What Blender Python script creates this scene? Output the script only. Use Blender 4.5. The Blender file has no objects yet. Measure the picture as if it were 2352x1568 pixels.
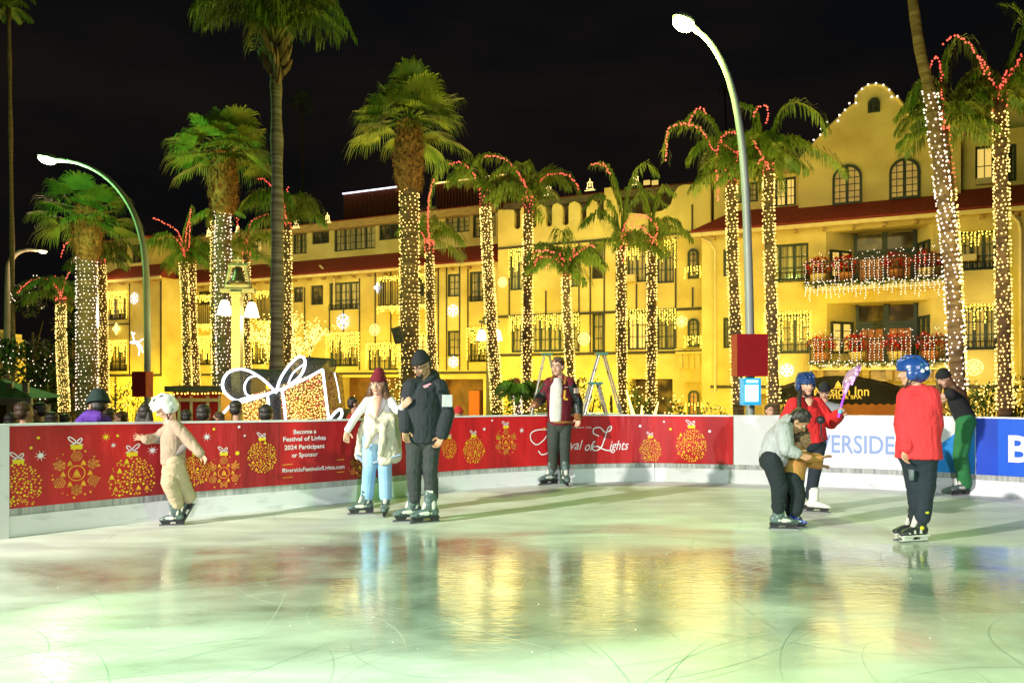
import bpy, bmesh, math, random
from mathutils import Vector, Matrix, noise
from math import sin, cos, pi, radians, sqrt, atan2
# ---------------------------------------------------------------- camera, world, light, exposure
SC = bpy.context.scene
COL = SC.collection
F, CX, HY, HC = 1700.0, 1176.0, 885.0, 1.45      # focal length, centre and horizon in units of a 2352-wide picture, eye height
cam = bpy.data.cameras.new("camera"); cam_o = bpy.data.objects.new("camera", cam); COL.objects.link(cam_o)
cam_o.location = (0, 0, HC); cam_o.rotation_euler = (radians(90), 0, 0)
cam.sensor_width = 36; cam.lens = 36 * F / 2352; cam.shift_y = (HY - 784) / 2352; cam.clip_start = .1; cam.clip_end = 600
SC.camera = cam_o
SC.view_settings.view_transform = 'Standard'; SC.view_settings.look = 'None'
SC.view_settings.exposure = 0; SC.view_settings.gamma = 1
SC.cycles.use_denoising = True
SC.cycles.max_bounces = 6; SC.cycles.diffuse_bounces = 2; SC.cycles.glossy_bounces = 3; SC.cycles.transmission_bounces = 4
SC.cycles.sample_clamp_indirect = 4; SC.cycles.caustics_reflective = False; SC.cycles.caustics_refractive = False
w = bpy.data.worlds.new("World"); SC.world = w; w.use_nodes = True
nt = w.node_tree; nt.nodes.clear()
wo = nt.nodes.new('ShaderNodeOutputWorld'); wb = nt.nodes.new('ShaderNodeBackground'); wb2 = nt.nodes.new('ShaderNodeBackground')
sky = nt.nodes.new('ShaderNodeTexSky'); sky.sky_type = 'NISHITA'; sky.sun_disc = False; sky.sun_elevation = radians(-4); sky.sun_rotation = radians(200)
tc = nt.nodes.new('ShaderNodeTexCoord'); nz = nt.nodes.new('ShaderNodeTexNoise'); nz.inputs['Scale'].default_value = 2.2; nz.inputs['Detail'].default_value = 5
mp = nt.nodes.new('ShaderNodeMapping'); mp.inputs['Scale'].default_value = (1, 1, 3.5)
rp = nt.nodes.new('ShaderNodeValToRGB'); rp.color_ramp.elements[0].position = .38; rp.color_ramp.elements[1].position = .75
rp.color_ramp.elements[0].color = (.0022, .0026, .0030, 1); rp.color_ramp.elements[1].color = (.0105, .0068, .0048, 1)
ad = nt.nodes.new('ShaderNodeAddShader')
nt.links.new(tc.outputs['Generated'], mp.inputs['Vector']); nt.links.new(mp.outputs[0], nz.inputs['Vector']); nt.links.new(nz.outputs['Fac'], rp.inputs[0])
nt.links.new(rp.outputs[0], wb.inputs['Color']); wb.inputs['Strength'].default_value = 1.0
nt.links.new(sky.outputs[0], wb2.inputs['Color']); wb2.inputs['Strength'].default_value = .05
nt.links.new(wb.outputs[0], ad.inputs[0]); nt.links.new(wb2.outputs[0], ad.inputs[1]); nt.links.new(ad.outputs[0], wo.inputs['Surface'])

def spot(name, loc, aim, power, col, size=60, blend=.6, rad=.15):
    l = bpy.data.lights.new(name, 'SPOT'); l.energy = power; l.color = col; l.spot_size = radians(size); l.spot_blend = blend; l.shadow_soft_size = rad
    o = bpy.data.objects.new(name, l); COL.objects.link(o); o.location = loc
    o.rotation_euler = (Vector(aim) - Vector(loc)).to_track_quat('-Z', 'Y').to_euler(); return o
def point(name, loc, power, col, rad=.15, sf=1.0):
    l = bpy.data.lights.new(name, 'POINT'); l.energy = power; l.color = col; l.shadow_soft_size = rad
    l.specular_factor = sf; o = bpy.data.objects.new(name, l); COL.objects.link(o); o.location = loc; return o
# rink floodlights on masts at the near side of the rink (their shadows show in the photograph)
spot('rink_floodlight', (-16, -4.0, 7.4), (1.0, 9.0, .3), 33000, (1, .94, .82), 42)
spot('rink_floodlight', (3.6, -12.0, 5.0), (1.6, 10, .8), 6600, (.97, .96, 1), 44)
spot('rink_floodlight', (8.5, -2.0, 7.0), (2.2, 3.5, 0), 2900, (.38, 1, .14), 54, 1)
spot('rink_floodlight', (-4.0, -3.0, 6.0), (-.8, 3.3, 0), 2900, (.14, 1, .42), 52, 1)
spot('rink_floodlight', (0, -4.0, 5.0), (-.3, 1.6, 0), 2000, (.5, .42, 1), 26, 1)
for x_, y_, tx, ty in ((-9, 20, -9, 30), (-3, 19, -4, 27), (2, 18, 2, 27), (7, 16, 7, 24), (13, 15, 12, 21), (-15, 24, -17, 32)):
    spot('palm_fill_light', (x_, y_, -.3), (tx, ty, 11), 3400, (1, .95, .24), 62, 1, .3)  # added spots that brighten the palm crowns, no fixtures stand here
spot('tree_fill_light', (-18, 22, 0), (-23, 34, 4), 1600, (.85, 1, .35), 70, 1, .3)  # added spot that brightens the dark trees at the left
# ---------------------------------------------------------------- helpers
def P(x, y, Y): return Vector(((x - CX) * Y / F, Y, HC + (HY - y) * Y / F))
def YG(y): return HC * F / (y - HY)               # distance of a point of the ice seen at height y
def G(x, y): Y = YG(y); return Vector(((x - CX) * Y / F, Y, 0))

def mat(name, col, rough=.7, metal=0, emis=None, es=0, var=0, scale=8, bump=0, bscale=None, spec=.5, col2=None, stretch=None, coat=0, sample=False, thr=(.35, .65)):
    m = bpy.data.materials.new(name); m.use_nodes = True; n = m.node_tree; b = n.nodes['Principled BSDF']
    b.inputs['Base Color'].default_value = (*col, 1); b.inputs['Roughness'].default_value = rough; b.inputs['Metallic'].default_value = metal
    b.inputs['Specular IOR Level'].default_value = spec
    if coat: b.inputs['Coat Weight'].default_value = coat; b.inputs['Coat Roughness'].default_value = .08
    if emis: b.inputs['Emission Color'].default_value = (*emis, 1); b.inputs['Emission Strength'].default_value = es
    if var or bump or col2:
        t = n.nodes.new('ShaderNodeTexCoord'); mp = n.nodes.new('ShaderNodeMapping'); n.links.new(t.outputs['Object'], mp.inputs['Vector'])
        if stretch: mp.inputs['Scale'].default_value = stretch
        z = n.nodes.new('ShaderNodeTexNoise'); z.inputs['Scale'].default_value = scale; z.inputs['Detail'].default_value = 6; n.links.new(mp.outputs[0], z.inputs['Vector'])
        if var or col2:
            r = n.nodes.new('ShaderNodeValToRGB'); r.color_ramp.elements[0].position = thr[0]; r.color_ramp.elements[1].position = thr[1]
            c2 = col2 if col2 else tuple(min(1, c * (1 + var)) for c in col); c1 = col if col2 else tuple(c * (1 - var) for c in col)
            r.color_ramp.elements[0].color = (*c1, 1); r.color_ramp.elements[1].color = (*c2, 1)
            n.links.new(z.outputs['Fac'], r.inputs[0]); n.links.new(r.outputs[0], b.inputs['Base Color'])
        if bump:
            z2 = z
            if bscale: z2 = n.nodes.new('ShaderNodeTexNoise'); z2.inputs['Scale'].default_value = bscale; z2.inputs['Detail'].default_value = 5; n.links.new(mp.outputs[0], z2.inputs['Vector'])
            bp = n.nodes.new('ShaderNodeBump'); bp.inputs['Strength'].default_value = bump; bp.inputs['Distance'].default_value = .03
            n.links.new(z2.outputs['Fac'], bp.inputs['Height']); n.links.new(bp.outputs[0], b.inputs['Normal'])
    if emis and not sample: m.cycles.emission_sampling = 'NONE'
    return m

def tag(o, label=None, cat=None, group=None, kind=None):
    if label: o['label'] = label
    if cat: o['category'] = cat
    if group: o['group'] = group
    if kind: o['kind'] = kind
    return o
def empty(name, loc=(0, 0, 0), label=None, cat=None, group=None):
    o = bpy.data.objects.new(name, None); COL.objects.link(o); o.location = loc; o.empty_display_size = .2
    tag(o, label, cat, group); o['_e'] = 1; del o['_e']; return o
def frame_of(d, up=Vector((0, 0, 1))):
    d = d.normalized(); a = d.cross(up)
    if a.length < 1e-4: a = d.cross(Vector((0, 1, 0)))
    a.normalize(); return a, a.cross(d).normalized()
class Fr:                                           # a vertical plane: u along it, z up, o towards the viewer
    def __init__(s, O, t): s.O = Vector(O); s.t = Vector(t).normalized(); s.n = Vector((s.t.y, -s.t.x, 0))
    def pt(s, u, z, o=0): v = s.O + s.t * u + s.n * o; v.z += z; return v
class MB:
    def __init__(s): s.v = []; s.f = []; s.m = []; s.mi = 0
    def face(s, pts):
        b = len(s.v); s.v += [Vector(p) for p in pts]; s.f.append(list(range(b, b + len(pts)))); s.m.append(s.mi)
    def hexa(s, p):                                 # 8 points: bottom ring, top ring
        b = len(s.v); s.v += [Vector(q) for q in p]
        for f in ((3, 2, 1, 0), (4, 5, 6, 7), (0, 1, 5, 4), (1, 2, 6, 5), (2, 3, 7, 6), (3, 0, 4, 7)): s.f.append([b + i for i in f]); s.m.append(s.mi)
    def box(s, c, d, R=None):
        c = Vector(c); x, y, z = (q / 2 for q in d); pts = [Vector(q) for q in ((-x, -y, -z), (x, -y, -z), (x, y, -z), (-x, y, -z), (-x, -y, z), (x, -y, z), (x, y, z), (-x, y, z))]
        s.hexa([c + (R @ q if R else q) for q in pts])
    def fbox(s, fr, u0, u1, z0, z1, o0, o1):
        s.hexa([fr.pt(u0, z0, o1), fr.pt(u1, z0, o1), fr.pt(u1, z0, o0), fr.pt(u0, z0, o0), fr.pt(u0, z1, o1), fr.pt(u1, z1, o1), fr.pt(u1, z1, o0), fr.pt(u0, z1, o0)])
    def prism(s, fr, poly, o0, o1):
        n = len(poly); b = len(s.v)
        s.v += [fr.pt(u, z, o1) for u, z in poly] + [fr.pt(u, z, o0) for u, z in poly]
        s.f.append(list(range(b, b + n))); s.m.append(s.mi); s.f.append([b + n + i for i in reversed(range(n))]); s.m.append(s.mi)
        for i in range(n): j = (i + 1) % n; s.f.append([b + i, b + n + i, b + n + j, b + j]); s.m.append(s.mi)
    def tube(s, pts, r, n=8, cap=True, flat=None):
        pts = [Vector(p) for p in pts]; rs = r if isinstance(r, (list, tuple)) else [r] * len(pts); b = len(s.v); prev = None
        for i, p in enumerate(pts):
            d = (pts[min(i + 1, len(pts) - 1)] - pts[max(i - 1, 0)])
            if prev is None: a, c = frame_of(d)
            else:
                a = prev - d.normalized() * prev.dot(d.normalized())
                a = a.normalized() if a.length > 1e-5 else frame_of(d)[0]; c = a.cross(d.normalized())
            prev = a
            for k in range(n): t = 2 * pi * k / n; s.v.append(p + a * (cos(t) * rs[i]) + c * (sin(t) * rs[i]))
        for i in range(len(pts) - 1):
            for k in range(n): k2 = (k + 1) % n; s.f.append([b + i * n + k, b + i * n + k2, b + (i + 1) * n + k2, b + (i + 1) * n + k]); s.m.append(s.mi)
        if cap:
            s.f.append([b + k for k in reversed(range(n))]); s.m.append(s.mi); e = b + (len(pts) - 1) * n; s.f.append([e + k for k in range(n)]); s.m.append(s.mi)
    def cone(s, p0, r0, p1, r1, n=12):              # rounded limb
        p0 = Vector(p0); p1 = Vector(p1); d = (p1 - p0); L = d.length
        if L < 1e-5: return s.ell(p0, (r0, r0, r0))
        d = d / L; pts = []; rs = []
        for t in (80, 60, 40, 20): pts.append(p0 - d * r0 * sin(radians(t))); rs.append(r0 * cos(radians(t)))
        pts += [p0, p1]; rs += [r0, r1]
        for t in (20, 40, 60, 80): pts.append(p1 + d * r1 * sin(radians(t))); rs.append(r1 * cos(radians(t)))
        s.tube(pts, rs, n)
    def limb(s, pts, rs):
        for i in range(len(pts) - 1): s.cone(pts[i], rs[i], pts[i + 1], rs[i + 1])
    def loft(s, rings, n=20, cap=1.0, cap0=None):                       # rings: (centre, lateral vector, forward vector, rl, rf)
        b = len(s.v); R = []; cap0 = cap if cap0 is None else cap0
        c, a, f, rl, rf = rings[0]; c1 = rings[1][0]; d = (c - c1).normalized() * min(rl, rf) * cap0
        for t in (70, 40): R.append((c + d * sin(radians(t)), a, f, rl * cos(radians(t)), rf * cos(radians(t))))
        R += rings
        c, a, f, rl, rf = rings[-1]; c1 = rings[-2][0]; d = (c - c1).normalized() * min(rl, rf) * cap
        for t in (40, 70): R.append((c + d * sin(radians(t)), a, f, rl * cos(radians(t)), rf * cos(radians(t))))
        for c, a, f, rl, rf in R:
            for k in range(n): t = 2 * pi * k / n; s.v.append(c + a * (cos(t) * rl) + f * (sin(t) * rf))
        for i in range(len(R) - 1):
            for k in range(n): k2 = (k + 1) % n; s.f.append([b + i * n + k, b + i * n + k2, b + (i + 1) * n + k2, b + (i + 1) * n + k]); s.m.append(s.mi)
        s.f.append([b + k for k in reversed(range(n))]); s.m.append(s.mi); e = b + (len(R) - 1) * n; s.f.append([e + k for k in range(n)]); s.m.append(s.mi)
    def ell(s, c, r, M=None, n=14, m=9, z0=-1, z1=1):
        c = Vector(c); b = len(s.v); rows = []
        for i in range(m + 1):
            t = -pi / 2 + pi * i / m; z = sin(t)
            if z < z0 - 1e-6 or z > z1 + 1e-6: continue
            rows.append(t)
        if z0 > -1: rows = [math.asin(z0)] + [t for t in rows if sin(t) > z0 + .02]
        for t in rows:
            for k in range(n):
                a = 2 * pi * k / n; q = Vector((r[0] * cos(t) * cos(a), r[1] * cos(t) * sin(a), r[2] * sin(t)))
                s.v.append(c + (M @ q if M else q))
        for i in range(len(rows) - 1):
            for k in range(n): k2 = (k + 1) % n; s.f.append([b + i * n + k, b + i * n + k2, b + (i + 1) * n + k2, b + (i + 1) * n + k]); s.m.append(s.mi)
        s.f.append([b + k for k in reversed(range(n))]); s.m.append(s.mi); e = b + (len(rows) - 1) * n; s.f.append([e + k for k in range(n)]); s.m.append(s.mi)
    def octa(s, p, r):
        b = len(s.v); p = Vector(p)
        s.v += [p + Vector(q) * r for q in ((1, 0, 0), (0, 1, 0), (-1, 0, 0), (0, -1, 0), (0, 0, 1), (0, 0, -1))]
        for f in ((0, 1, 4), (1, 2, 4), (2, 3, 4), (3, 0, 4), (1, 0, 5), (2, 1, 5), (3, 2, 5), (0, 3, 5)): s.f.append([b + i for i in f]); s.m.append(s.mi)
    def build(s, name, mats, parent=None, smooth=False, origin=None):
        me = bpy.data.meshes.new(name); og = Vector(origin) if origin is not None else (Vector(parent.matrix_world.translation) if parent else Vector((0, 0, 0)))
        if parent:
            og = Vector((0, 0, 0)); p = parent
            while p: og += p.location; p = p.parent
        me.from_pydata([tuple(v - og) for v in s.v], [], s.f)
        if not isinstance(mats, (list, tuple)): mats = [mats]
        for m in mats: me.materials.append(m)
        me.polygons.foreach_set('material_index', [min(i, len(mats) - 1) for i in s.m])
        if smooth: me.polygons.foreach_set('use_smooth', [True] * len(me.polygons))
        me.update(); o = bpy.data.objects.new(name, me); COL.objects.link(o)
        if parent: o.parent = parent
        else: o.location = og
        return o
    def top(s, name, mats, origin, label, cat, group=None, smooth=False, kind=None):
        o = s.build(name, mats, None, smooth, origin); return tag(o, label, cat, group, kind)

def remesh(mb, voxel, smooth=3, fold=0, fscale=9, fstretch=(1, 1, .5), seed=0):
    """fuse overlapping closed shapes of mb into one continuous skin, in place"""
    me = bpy.data.meshes.new('t'); me.from_pydata([tuple(v) for v in mb.v], [], mb.f); o = bpy.data.objects.new('t', me); COL.objects.link(o)
    r = o.modifiers.new('r', 'REMESH'); r.mode = 'VOXEL'; r.voxel_size = voxel; r.adaptivity = 0
    if smooth: q = o.modifiers.new('s', 'SMOOTH'); q.factor = .5; q.iterations = smooth
    dg = bpy.context.evaluated_depsgraph_get(); ev = o.evaluated_get(dg); m2 = bpy.data.meshes.new_from_object(ev)
    v = [x.co.copy() for x in m2.vertices]
    if fold:
        nn = [x.normal.copy() for x in m2.vertices]
        for i, p in enumerate(v):
            q = Vector((p.x * fscale * fstretch[0], p.y * fscale * fstretch[1], p.z * fscale * fstretch[2])) + Vector((seed * 7.1, 0, 0))
            h = .55 * noise.noise(q) + 1.1 * (min(.35, abs(noise.noise(q * 1.7 + Vector((5, 2, 1))))) - .22) + .7 * (min(.3, abs(noise.noise(q * 3.9 + Vector((1, 7, 3))))) - .2)
            v[i] = p + nn[i] * (h * fold * 1.6)
    r = MB(); r.v = v; r.f = [list(p.vertices) for p in m2.polygons]; r.m = [0] * len(r.f)
    bpy.data.objects.remove(o); bpy.data.meshes.remove(me); bpy.data.meshes.remove(m2); return r

def text_geo(body, size, shear=0, align='CENTER', sx=1, bold=0):
    c = bpy.data.curves.new('t', 'FONT'); c.body = body; c.size = size; c.shear = shear; c.align_x = align; c.align_y = 'CENTER'; c.resolution_u = 3; c.offset = bold
    o = bpy.data.objects.new('t', c); COL.objects.link(o); dg = bpy.context.evaluated_depsgraph_get()
    m = bpy.data.meshes.new_from_object(o.evaluated_get(dg)); v = [(p.co.x * sx, p.co.y) for p in m.vertices]; f = [list(p.vertices) for p in m.polygons]
    bpy.data.objects.remove(o); bpy.data.curves.remove(c); bpy.data.meshes.remove(m); return v, f
def put2d(mb, vf, fn):
    b = len(mb.v); mb.v += [fn(x, y) for x, y in vf[0]]
    for f in vf[1]: mb.f.append([b + i for i in f]); mb.m.append(mb.mi)
def stroke2d(pts, w):                               # flat ribbon along 2d points
    v = []; f = []
    n = len(pts); ws = w if isinstance(w, list) else [w] * n
    for i in range(n):
        a = Vector(pts[max(i - 1, 0)]); b = Vector(pts[min(i + 1, n - 1)]); d = (b - a).normalized(); p = Vector(pts[i]); q = Vector((-d.y, d.x)) * ws[i] / 2
        v += [tuple(p + q), tuple(p - q)]
    for i in range(n - 1): f.append([2 * i, 2 * i + 1, 2 * i + 3, 2 * i + 2])
    return v, f
def catmull(pts, k=8):
    pts = [Vector(p) for p in pts]; out = []; Q = [pts[0] * 2 - pts[1]] + pts + [pts[-1] * 2 - pts[-2]]
    for i in range(1, len(Q) - 2):
        a, b, c, d = Q[i - 1:i + 3]
        for j in range(k):
            t = j / k; out.append(.5 * ((2 * b) + (c - a) * t + (2 * a - 5 * b + 4 * c - d) * t * t + (3 * b - a - 3 * c + d) * t ** 3))
    out.append(pts[-1]); return out
def disc2d(cx, cy, r, n=8, r2=None):
    if r2 is None: return [(cx + r * cos(2 * pi * k / n), cy + r * sin(2 * pi * k / n)) for k in range(n)], [list(range(n))]
    v = []; f = []
    for k in range(n): a = 2 * pi * k / n; v += [(cx + r * cos(a), cy + r * sin(a)), (cx + r2 * cos(a), cy + r2 * sin(a))]
    for k in range(n): j = (k + 1) % n; f.append([2 * k, 2 * k + 1, 2 * j + 1, 2 * j])
    return v, f
# ---------------------------------------------------------------- materials
def ice_mat():
    m = bpy.data.materials.new('ice'); m.use_nodes = True; n = m.node_tree; b = n.nodes['Principled BSDF']; L = n.links.new
    t = n.nodes.new('ShaderNodeTexCoord')
    def nzz(scale, det=5, st=(1, 1, 1), dist=0):
        mp = n.nodes.new('ShaderNodeMapping'); mp.inputs['Scale'].default_value = st; L(t.outputs['Object'], mp.inputs[0])
        z = n.nodes.new('ShaderNodeTexNoise'); z.inputs['Scale'].default_value = scale; z.inputs['Detail'].default_value = det; z.inputs['Distortion'].default_value = dist; L(mp.outputs[0], z.inputs['Vector']); return z
    def ramp(src, p0, c0, p1, c1):
        r = n.nodes.new('ShaderNodeValToRGB'); r.color_ramp.elements[0].position = p0; r.color_ramp.elements[1].position = p1
        r.color_ramp.elements[0].color = (*c0, 1); r.color_ramp.elements[1].color = (*c1, 1); L(src, r.inputs[0]); return r
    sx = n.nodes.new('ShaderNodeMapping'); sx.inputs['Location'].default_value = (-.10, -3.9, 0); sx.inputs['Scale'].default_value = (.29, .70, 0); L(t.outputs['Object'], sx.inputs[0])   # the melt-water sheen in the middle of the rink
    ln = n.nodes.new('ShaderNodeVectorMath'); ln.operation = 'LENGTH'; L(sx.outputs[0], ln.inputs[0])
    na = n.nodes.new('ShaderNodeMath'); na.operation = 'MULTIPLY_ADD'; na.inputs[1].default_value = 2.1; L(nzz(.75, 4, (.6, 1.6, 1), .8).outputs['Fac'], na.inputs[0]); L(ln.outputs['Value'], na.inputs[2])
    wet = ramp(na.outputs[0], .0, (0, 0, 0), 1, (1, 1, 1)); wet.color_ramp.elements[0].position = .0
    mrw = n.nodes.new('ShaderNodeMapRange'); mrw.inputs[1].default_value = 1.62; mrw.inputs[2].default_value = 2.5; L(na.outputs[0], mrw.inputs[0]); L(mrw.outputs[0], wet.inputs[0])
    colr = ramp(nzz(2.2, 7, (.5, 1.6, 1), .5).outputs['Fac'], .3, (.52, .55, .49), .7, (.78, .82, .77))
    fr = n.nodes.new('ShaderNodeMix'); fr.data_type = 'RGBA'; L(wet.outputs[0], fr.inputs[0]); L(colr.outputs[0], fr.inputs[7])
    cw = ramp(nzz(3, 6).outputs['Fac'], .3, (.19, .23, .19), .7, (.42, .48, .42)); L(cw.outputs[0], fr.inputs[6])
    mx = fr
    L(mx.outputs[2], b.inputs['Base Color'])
    rr = n.nodes.new('ShaderNodeMapRange'); rr.inputs[3].default_value = .12; rr.inputs[4].default_value = .42; L(wet.outputs[0], rr.inputs[0])
    fine = nzz(9, 5, (.5, 1.4, 1)); f2 = n.nodes.new('ShaderNodeMath'); f2.operation = 'MULTIPLY_ADD'; f2.inputs[1].default_value = .14; L(fine.outputs['Fac'], f2.inputs[0]); L(rr.outputs[0], f2.inputs[2])
    f3 = n.nodes.new('ShaderNodeMath'); f3.operation = 'SUBTRACT'; f3.inputs[1].default_value = .06; L(f2.outputs[0], f3.inputs[0]); L(f3.outputs[0], b.inputs['Roughness'])
    bm_ = n.nodes.new('ShaderNodeBump'); bm_.inputs['Strength'].default_value = .09; bm_.inputs['Distance'].default_value = .02; L(nzz(14, 5, (.4, 1.3, 1), 1).outputs['Fac'], bm_.inputs['Height']); L(bm_.outputs[0], b.inputs['Normal'])
    b.inputs['Specular IOR Level'].default_value = 1.0; b.inputs['Coat Roughness'].default_value = .085; b.inputs['Coat IOR'].default_value = 1.65
    cwt = n.nodes.new('ShaderNodeMapRange'); cwt.inputs[3].default_value = 1; cwt.inputs[4].default_value = 0; L(wet.outputs[0], cwt.inputs[0]); L(cwt.outputs[0], b.inputs['Coat Weight']); L(bm_.outputs[0], b.inputs['Coat Normal'])
    return m
def streak_mat(name, c0, c1):
    return mat(name, c0, .35, col2=c1, scale=3, stretch=(11, 11, .5), thr=(.3, .72))
M = {}
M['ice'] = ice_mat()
M['white_plastic'] = mat('white_plastic', (.50, .52, .54), .42, col2=(.78, .80, .84), scale=2.6, stretch=(1.4, 1.4, 4), thr=(.18, .42), bump=.05)
M['strip'] = streak_mat('scuffed_strip', (.24, .27, .28), (.60, .60, .58))
M['red_vinyl'] = mat('red_vinyl', (.66, .010, .016), .38, col2=(.30, .008, .014), scale=1.1, thr=(.36, .66), bump=.5, bscale=4, stretch=(1.6, 1.6, .35))
M['white_vinyl'] = mat('white_vinyl', (.76, .78, .84), .35, var=.04, scale=2)
M['blue_vinyl'] = mat('blue_vinyl', (.0, .05, .55), .4, var=.1, scale=2)
M['azure_vinyl'] = mat('azure_vinyl', (.0, .25, .75), .4, var=.1, scale=2)
M['gold_print'] = mat('gold_print', (.85, .42, .02), .45, var=.2, scale=14)
M['tan_print'] = mat('tan_print', (.66, .22, .03), .5, var=.2, scale=14)
M['yellow_print'] = mat('yellow_print', (.85, .65, .01), .5)
M['white_print'] = mat('white_print', (.82, .80, .86), .5)
M['blue_print'] = mat('blue_print', (.28, .38, .72), .5)
M['asphalt'] = mat('paving', (.12, .10, .085), .85, var=.25, scale=3, bump=.3)
M['stucco'] = mat('stucco', (.52, .40, .13), .88, col2=(.74, .62, .25), scale=.55, bump=.35, bscale=14, thr=(.28, .62))
M['stucco_dark'] = mat('stucco_shadow_side', (.30, .20, .12), .9, var=.12, scale=2, bump=.2)  # darker stucco copy; shade on the wing's side put into the colour
M['roof_tile'] = mat('roof_tile', (.26, .028, .016), .75, var=.3, scale=5, stretch=(1, 1, 6), bump=.4, bscale=9)
M['trim'] = mat('trim_wood', (.045, .04, .03), .6, var=.3, scale=6)
M['green_wood'] = mat('green_wood', (.028, .045, .04), .5, var=.25, scale=9)
M['fascia'] = mat('fascia', (.36, .25, .12), .7, var=.2, scale=2, stretch=(1, 1, 5))
M['cream'] = mat('cream_paint', (.66, .55, .30), .7, var=.08, scale=3)
M['curtain'] = mat('curtained_glass', (.62, .52, .24), .4, col2=(.26, .21, .10), scale=1.7, stretch=(6, 6, .3), thr=(.38, .62), coat=.5)
M['dark_glass'] = mat('dark_glass', (.05, .04, .03), .12, col2=(.30, .22, .09), scale=1.5, thr=(.45, .7), coat=.5)
M['lit_glass'] = mat('lit_window', (.7, .5, .15), .4, emis=(1, .68, .16), es=.75, col2=(.8, .6, .3), scale=2)
M['warm_glass'] = mat('warm_room', (.35, .12, .03), .3, emis=(1, .3, .04), es=.22, col2=(.2, .05, .02), scale=1.2, thr=(.4, .6))
M['iron'] = mat('dark_iron', (.03, .03, .028), .45, metal=.6)
M['terracotta'] = mat('terracotta', (.42, .15, .05), .8, var=.15, scale=6)
M['pot_yellow'] = mat('pale_pot', (.62, .46, .16), .7, var=.1, scale=6)
M['canvas'] = mat('black_canvas', (.0035, .0035, .004), .8, var=.3, scale=4, bump=.2, spec=.15)
def bulbm(name, c, s): return mat(name, (.3, .3, .3), .4, emis=c, es=s)
M['pink_bulb_'] = None; del M['pink_bulb_']
M['warm_bulb'] = bulbm('warm_bulb', (1, .66, .17), 3.0)
M['gold_bulb'] = mat('gold_bulb', (.3, .3, .3), .4, emis=(1, .64, .06), es=9, sample=True)
M['pink_bulb'] = bulbm('cool_bulb', (1, .80, .62), 2.4)
M['red_bulb'] = bulbm('red_bulb', (1, .07, .06), 1.9); M['motif_white'] = bulbm('motif_white', (.78, .84, 1), 2.2); M['motif_gold'] = bulbm('motif_gold', (1, .78, .25), 2.2)
M['blue_neon'] = bulbm('blue_white_light', (.78, .82, 1), 3.0)
M['wire'] = mat('wire', (.015, .03, .015), .6)
# ---------------------------------------------------------------- ground and ice
def gz(x, y):
    t = min(1, max(0, (y - 17) / 9)); return -.6 - 1.25 * t * t * (3 - 2 * t)
g = MB(); NX, NY = 40, 60
xs = [-260 + 520 * i / NX for i in range(NX + 1)]; ys = [-60 + 30 * i / 6 for i in range(6)] + [-30 + i * 1.5 for i in range(50)] + [45 + 12 * i for i in range(30)]
g.v = [Vector((x, y, gz(x, y))) for y in ys for x in xs]
for j in range(len(ys) - 1):
    for i in range(NX): a = j * (NX + 1) + i; g.f.append([a, a + 1, a + NX + 2, a + NX + 1]); g.m.append(0)
g.top('ground', M['asphalt'], (0, 0, 0), None, None, kind='structure')
# board line: (x, base distance, top height)
BL = [(-8.2, 3.6, 1.09), (-6.3, 5.55, 1.09), (-4.79, 7.04, 1.085), (-3.72, 8.02, 1.06), (-2.9, 8.6, 1.045), (-2.15, 9.12, 1.035), (-.65, 10.30, 1.03), (.9, 11.02, 1.02), (2.1, 11.22, 1.01), (3.3, 10.98, 1.01), (5.1, 10.4, 1.03), (6.2, 9.75, 1.04), (7.1, 9.0, 1.04), (8.6, 7.1, 1.05)]
BP = catmull([(a, b, c) for a, b, c in BL], 12)
BS = [0.0]
for i in range(1, len(BP)): BS.append(BS[-1] + (BP[i].xy - BP[i - 1].xy).length)
def wall_at(s):
    s = min(max(s, 0), BS[-1] - 1e-4); i = max(j for j in range(len(BS) - 1) if BS[j] <= s) if s > 0 else 0
    t = (s - BS[i]) / (BS[i + 1] - BS[i]); p = BP[i].lerp(BP[i + 1], t); d = (BP[i + 1].xy - BP[i].xy).normalized(); return p, Vector((d.y, -d.x, 0))
def wpt(s, z, off=0): p, n = wall_at(s); return Vector((p.x, p.y, z)) + n * off
def s_of(px):
    k = (px - CX) / F; lo, hi = 0, BS[-1]
    for _ in range(40):
        mid = (lo + hi) / 2; p, _n = wall_at(mid)
        if p.x / max(p.y, .1) < k: lo = mid
        else: hi = mid
    return lo
def sz(px, py): s = s_of(px); p, _ = wall_at(s); return s, HC + (HY - py) * p.y / F
ice = MB(); poly = [Vector((p.x, p.y, 0)) for p in BP] + [Vector((9.5, -9, 0)), Vector((-9.5, -9, 0))]
ice.v = poly + [Vector((p.x, p.y, -.62)) for p in poly]; n = len(poly); ice.f.append(list(reversed(range(n)))); ice.m.append(0)
for i in range(n): j = (i + 1) % n; ice.f.append([i, j, n + j, n + i]); ice.m.append(0)
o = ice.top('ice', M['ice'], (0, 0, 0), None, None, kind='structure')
me = o.data
rm = random.Random(77); cut = MB()
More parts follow.
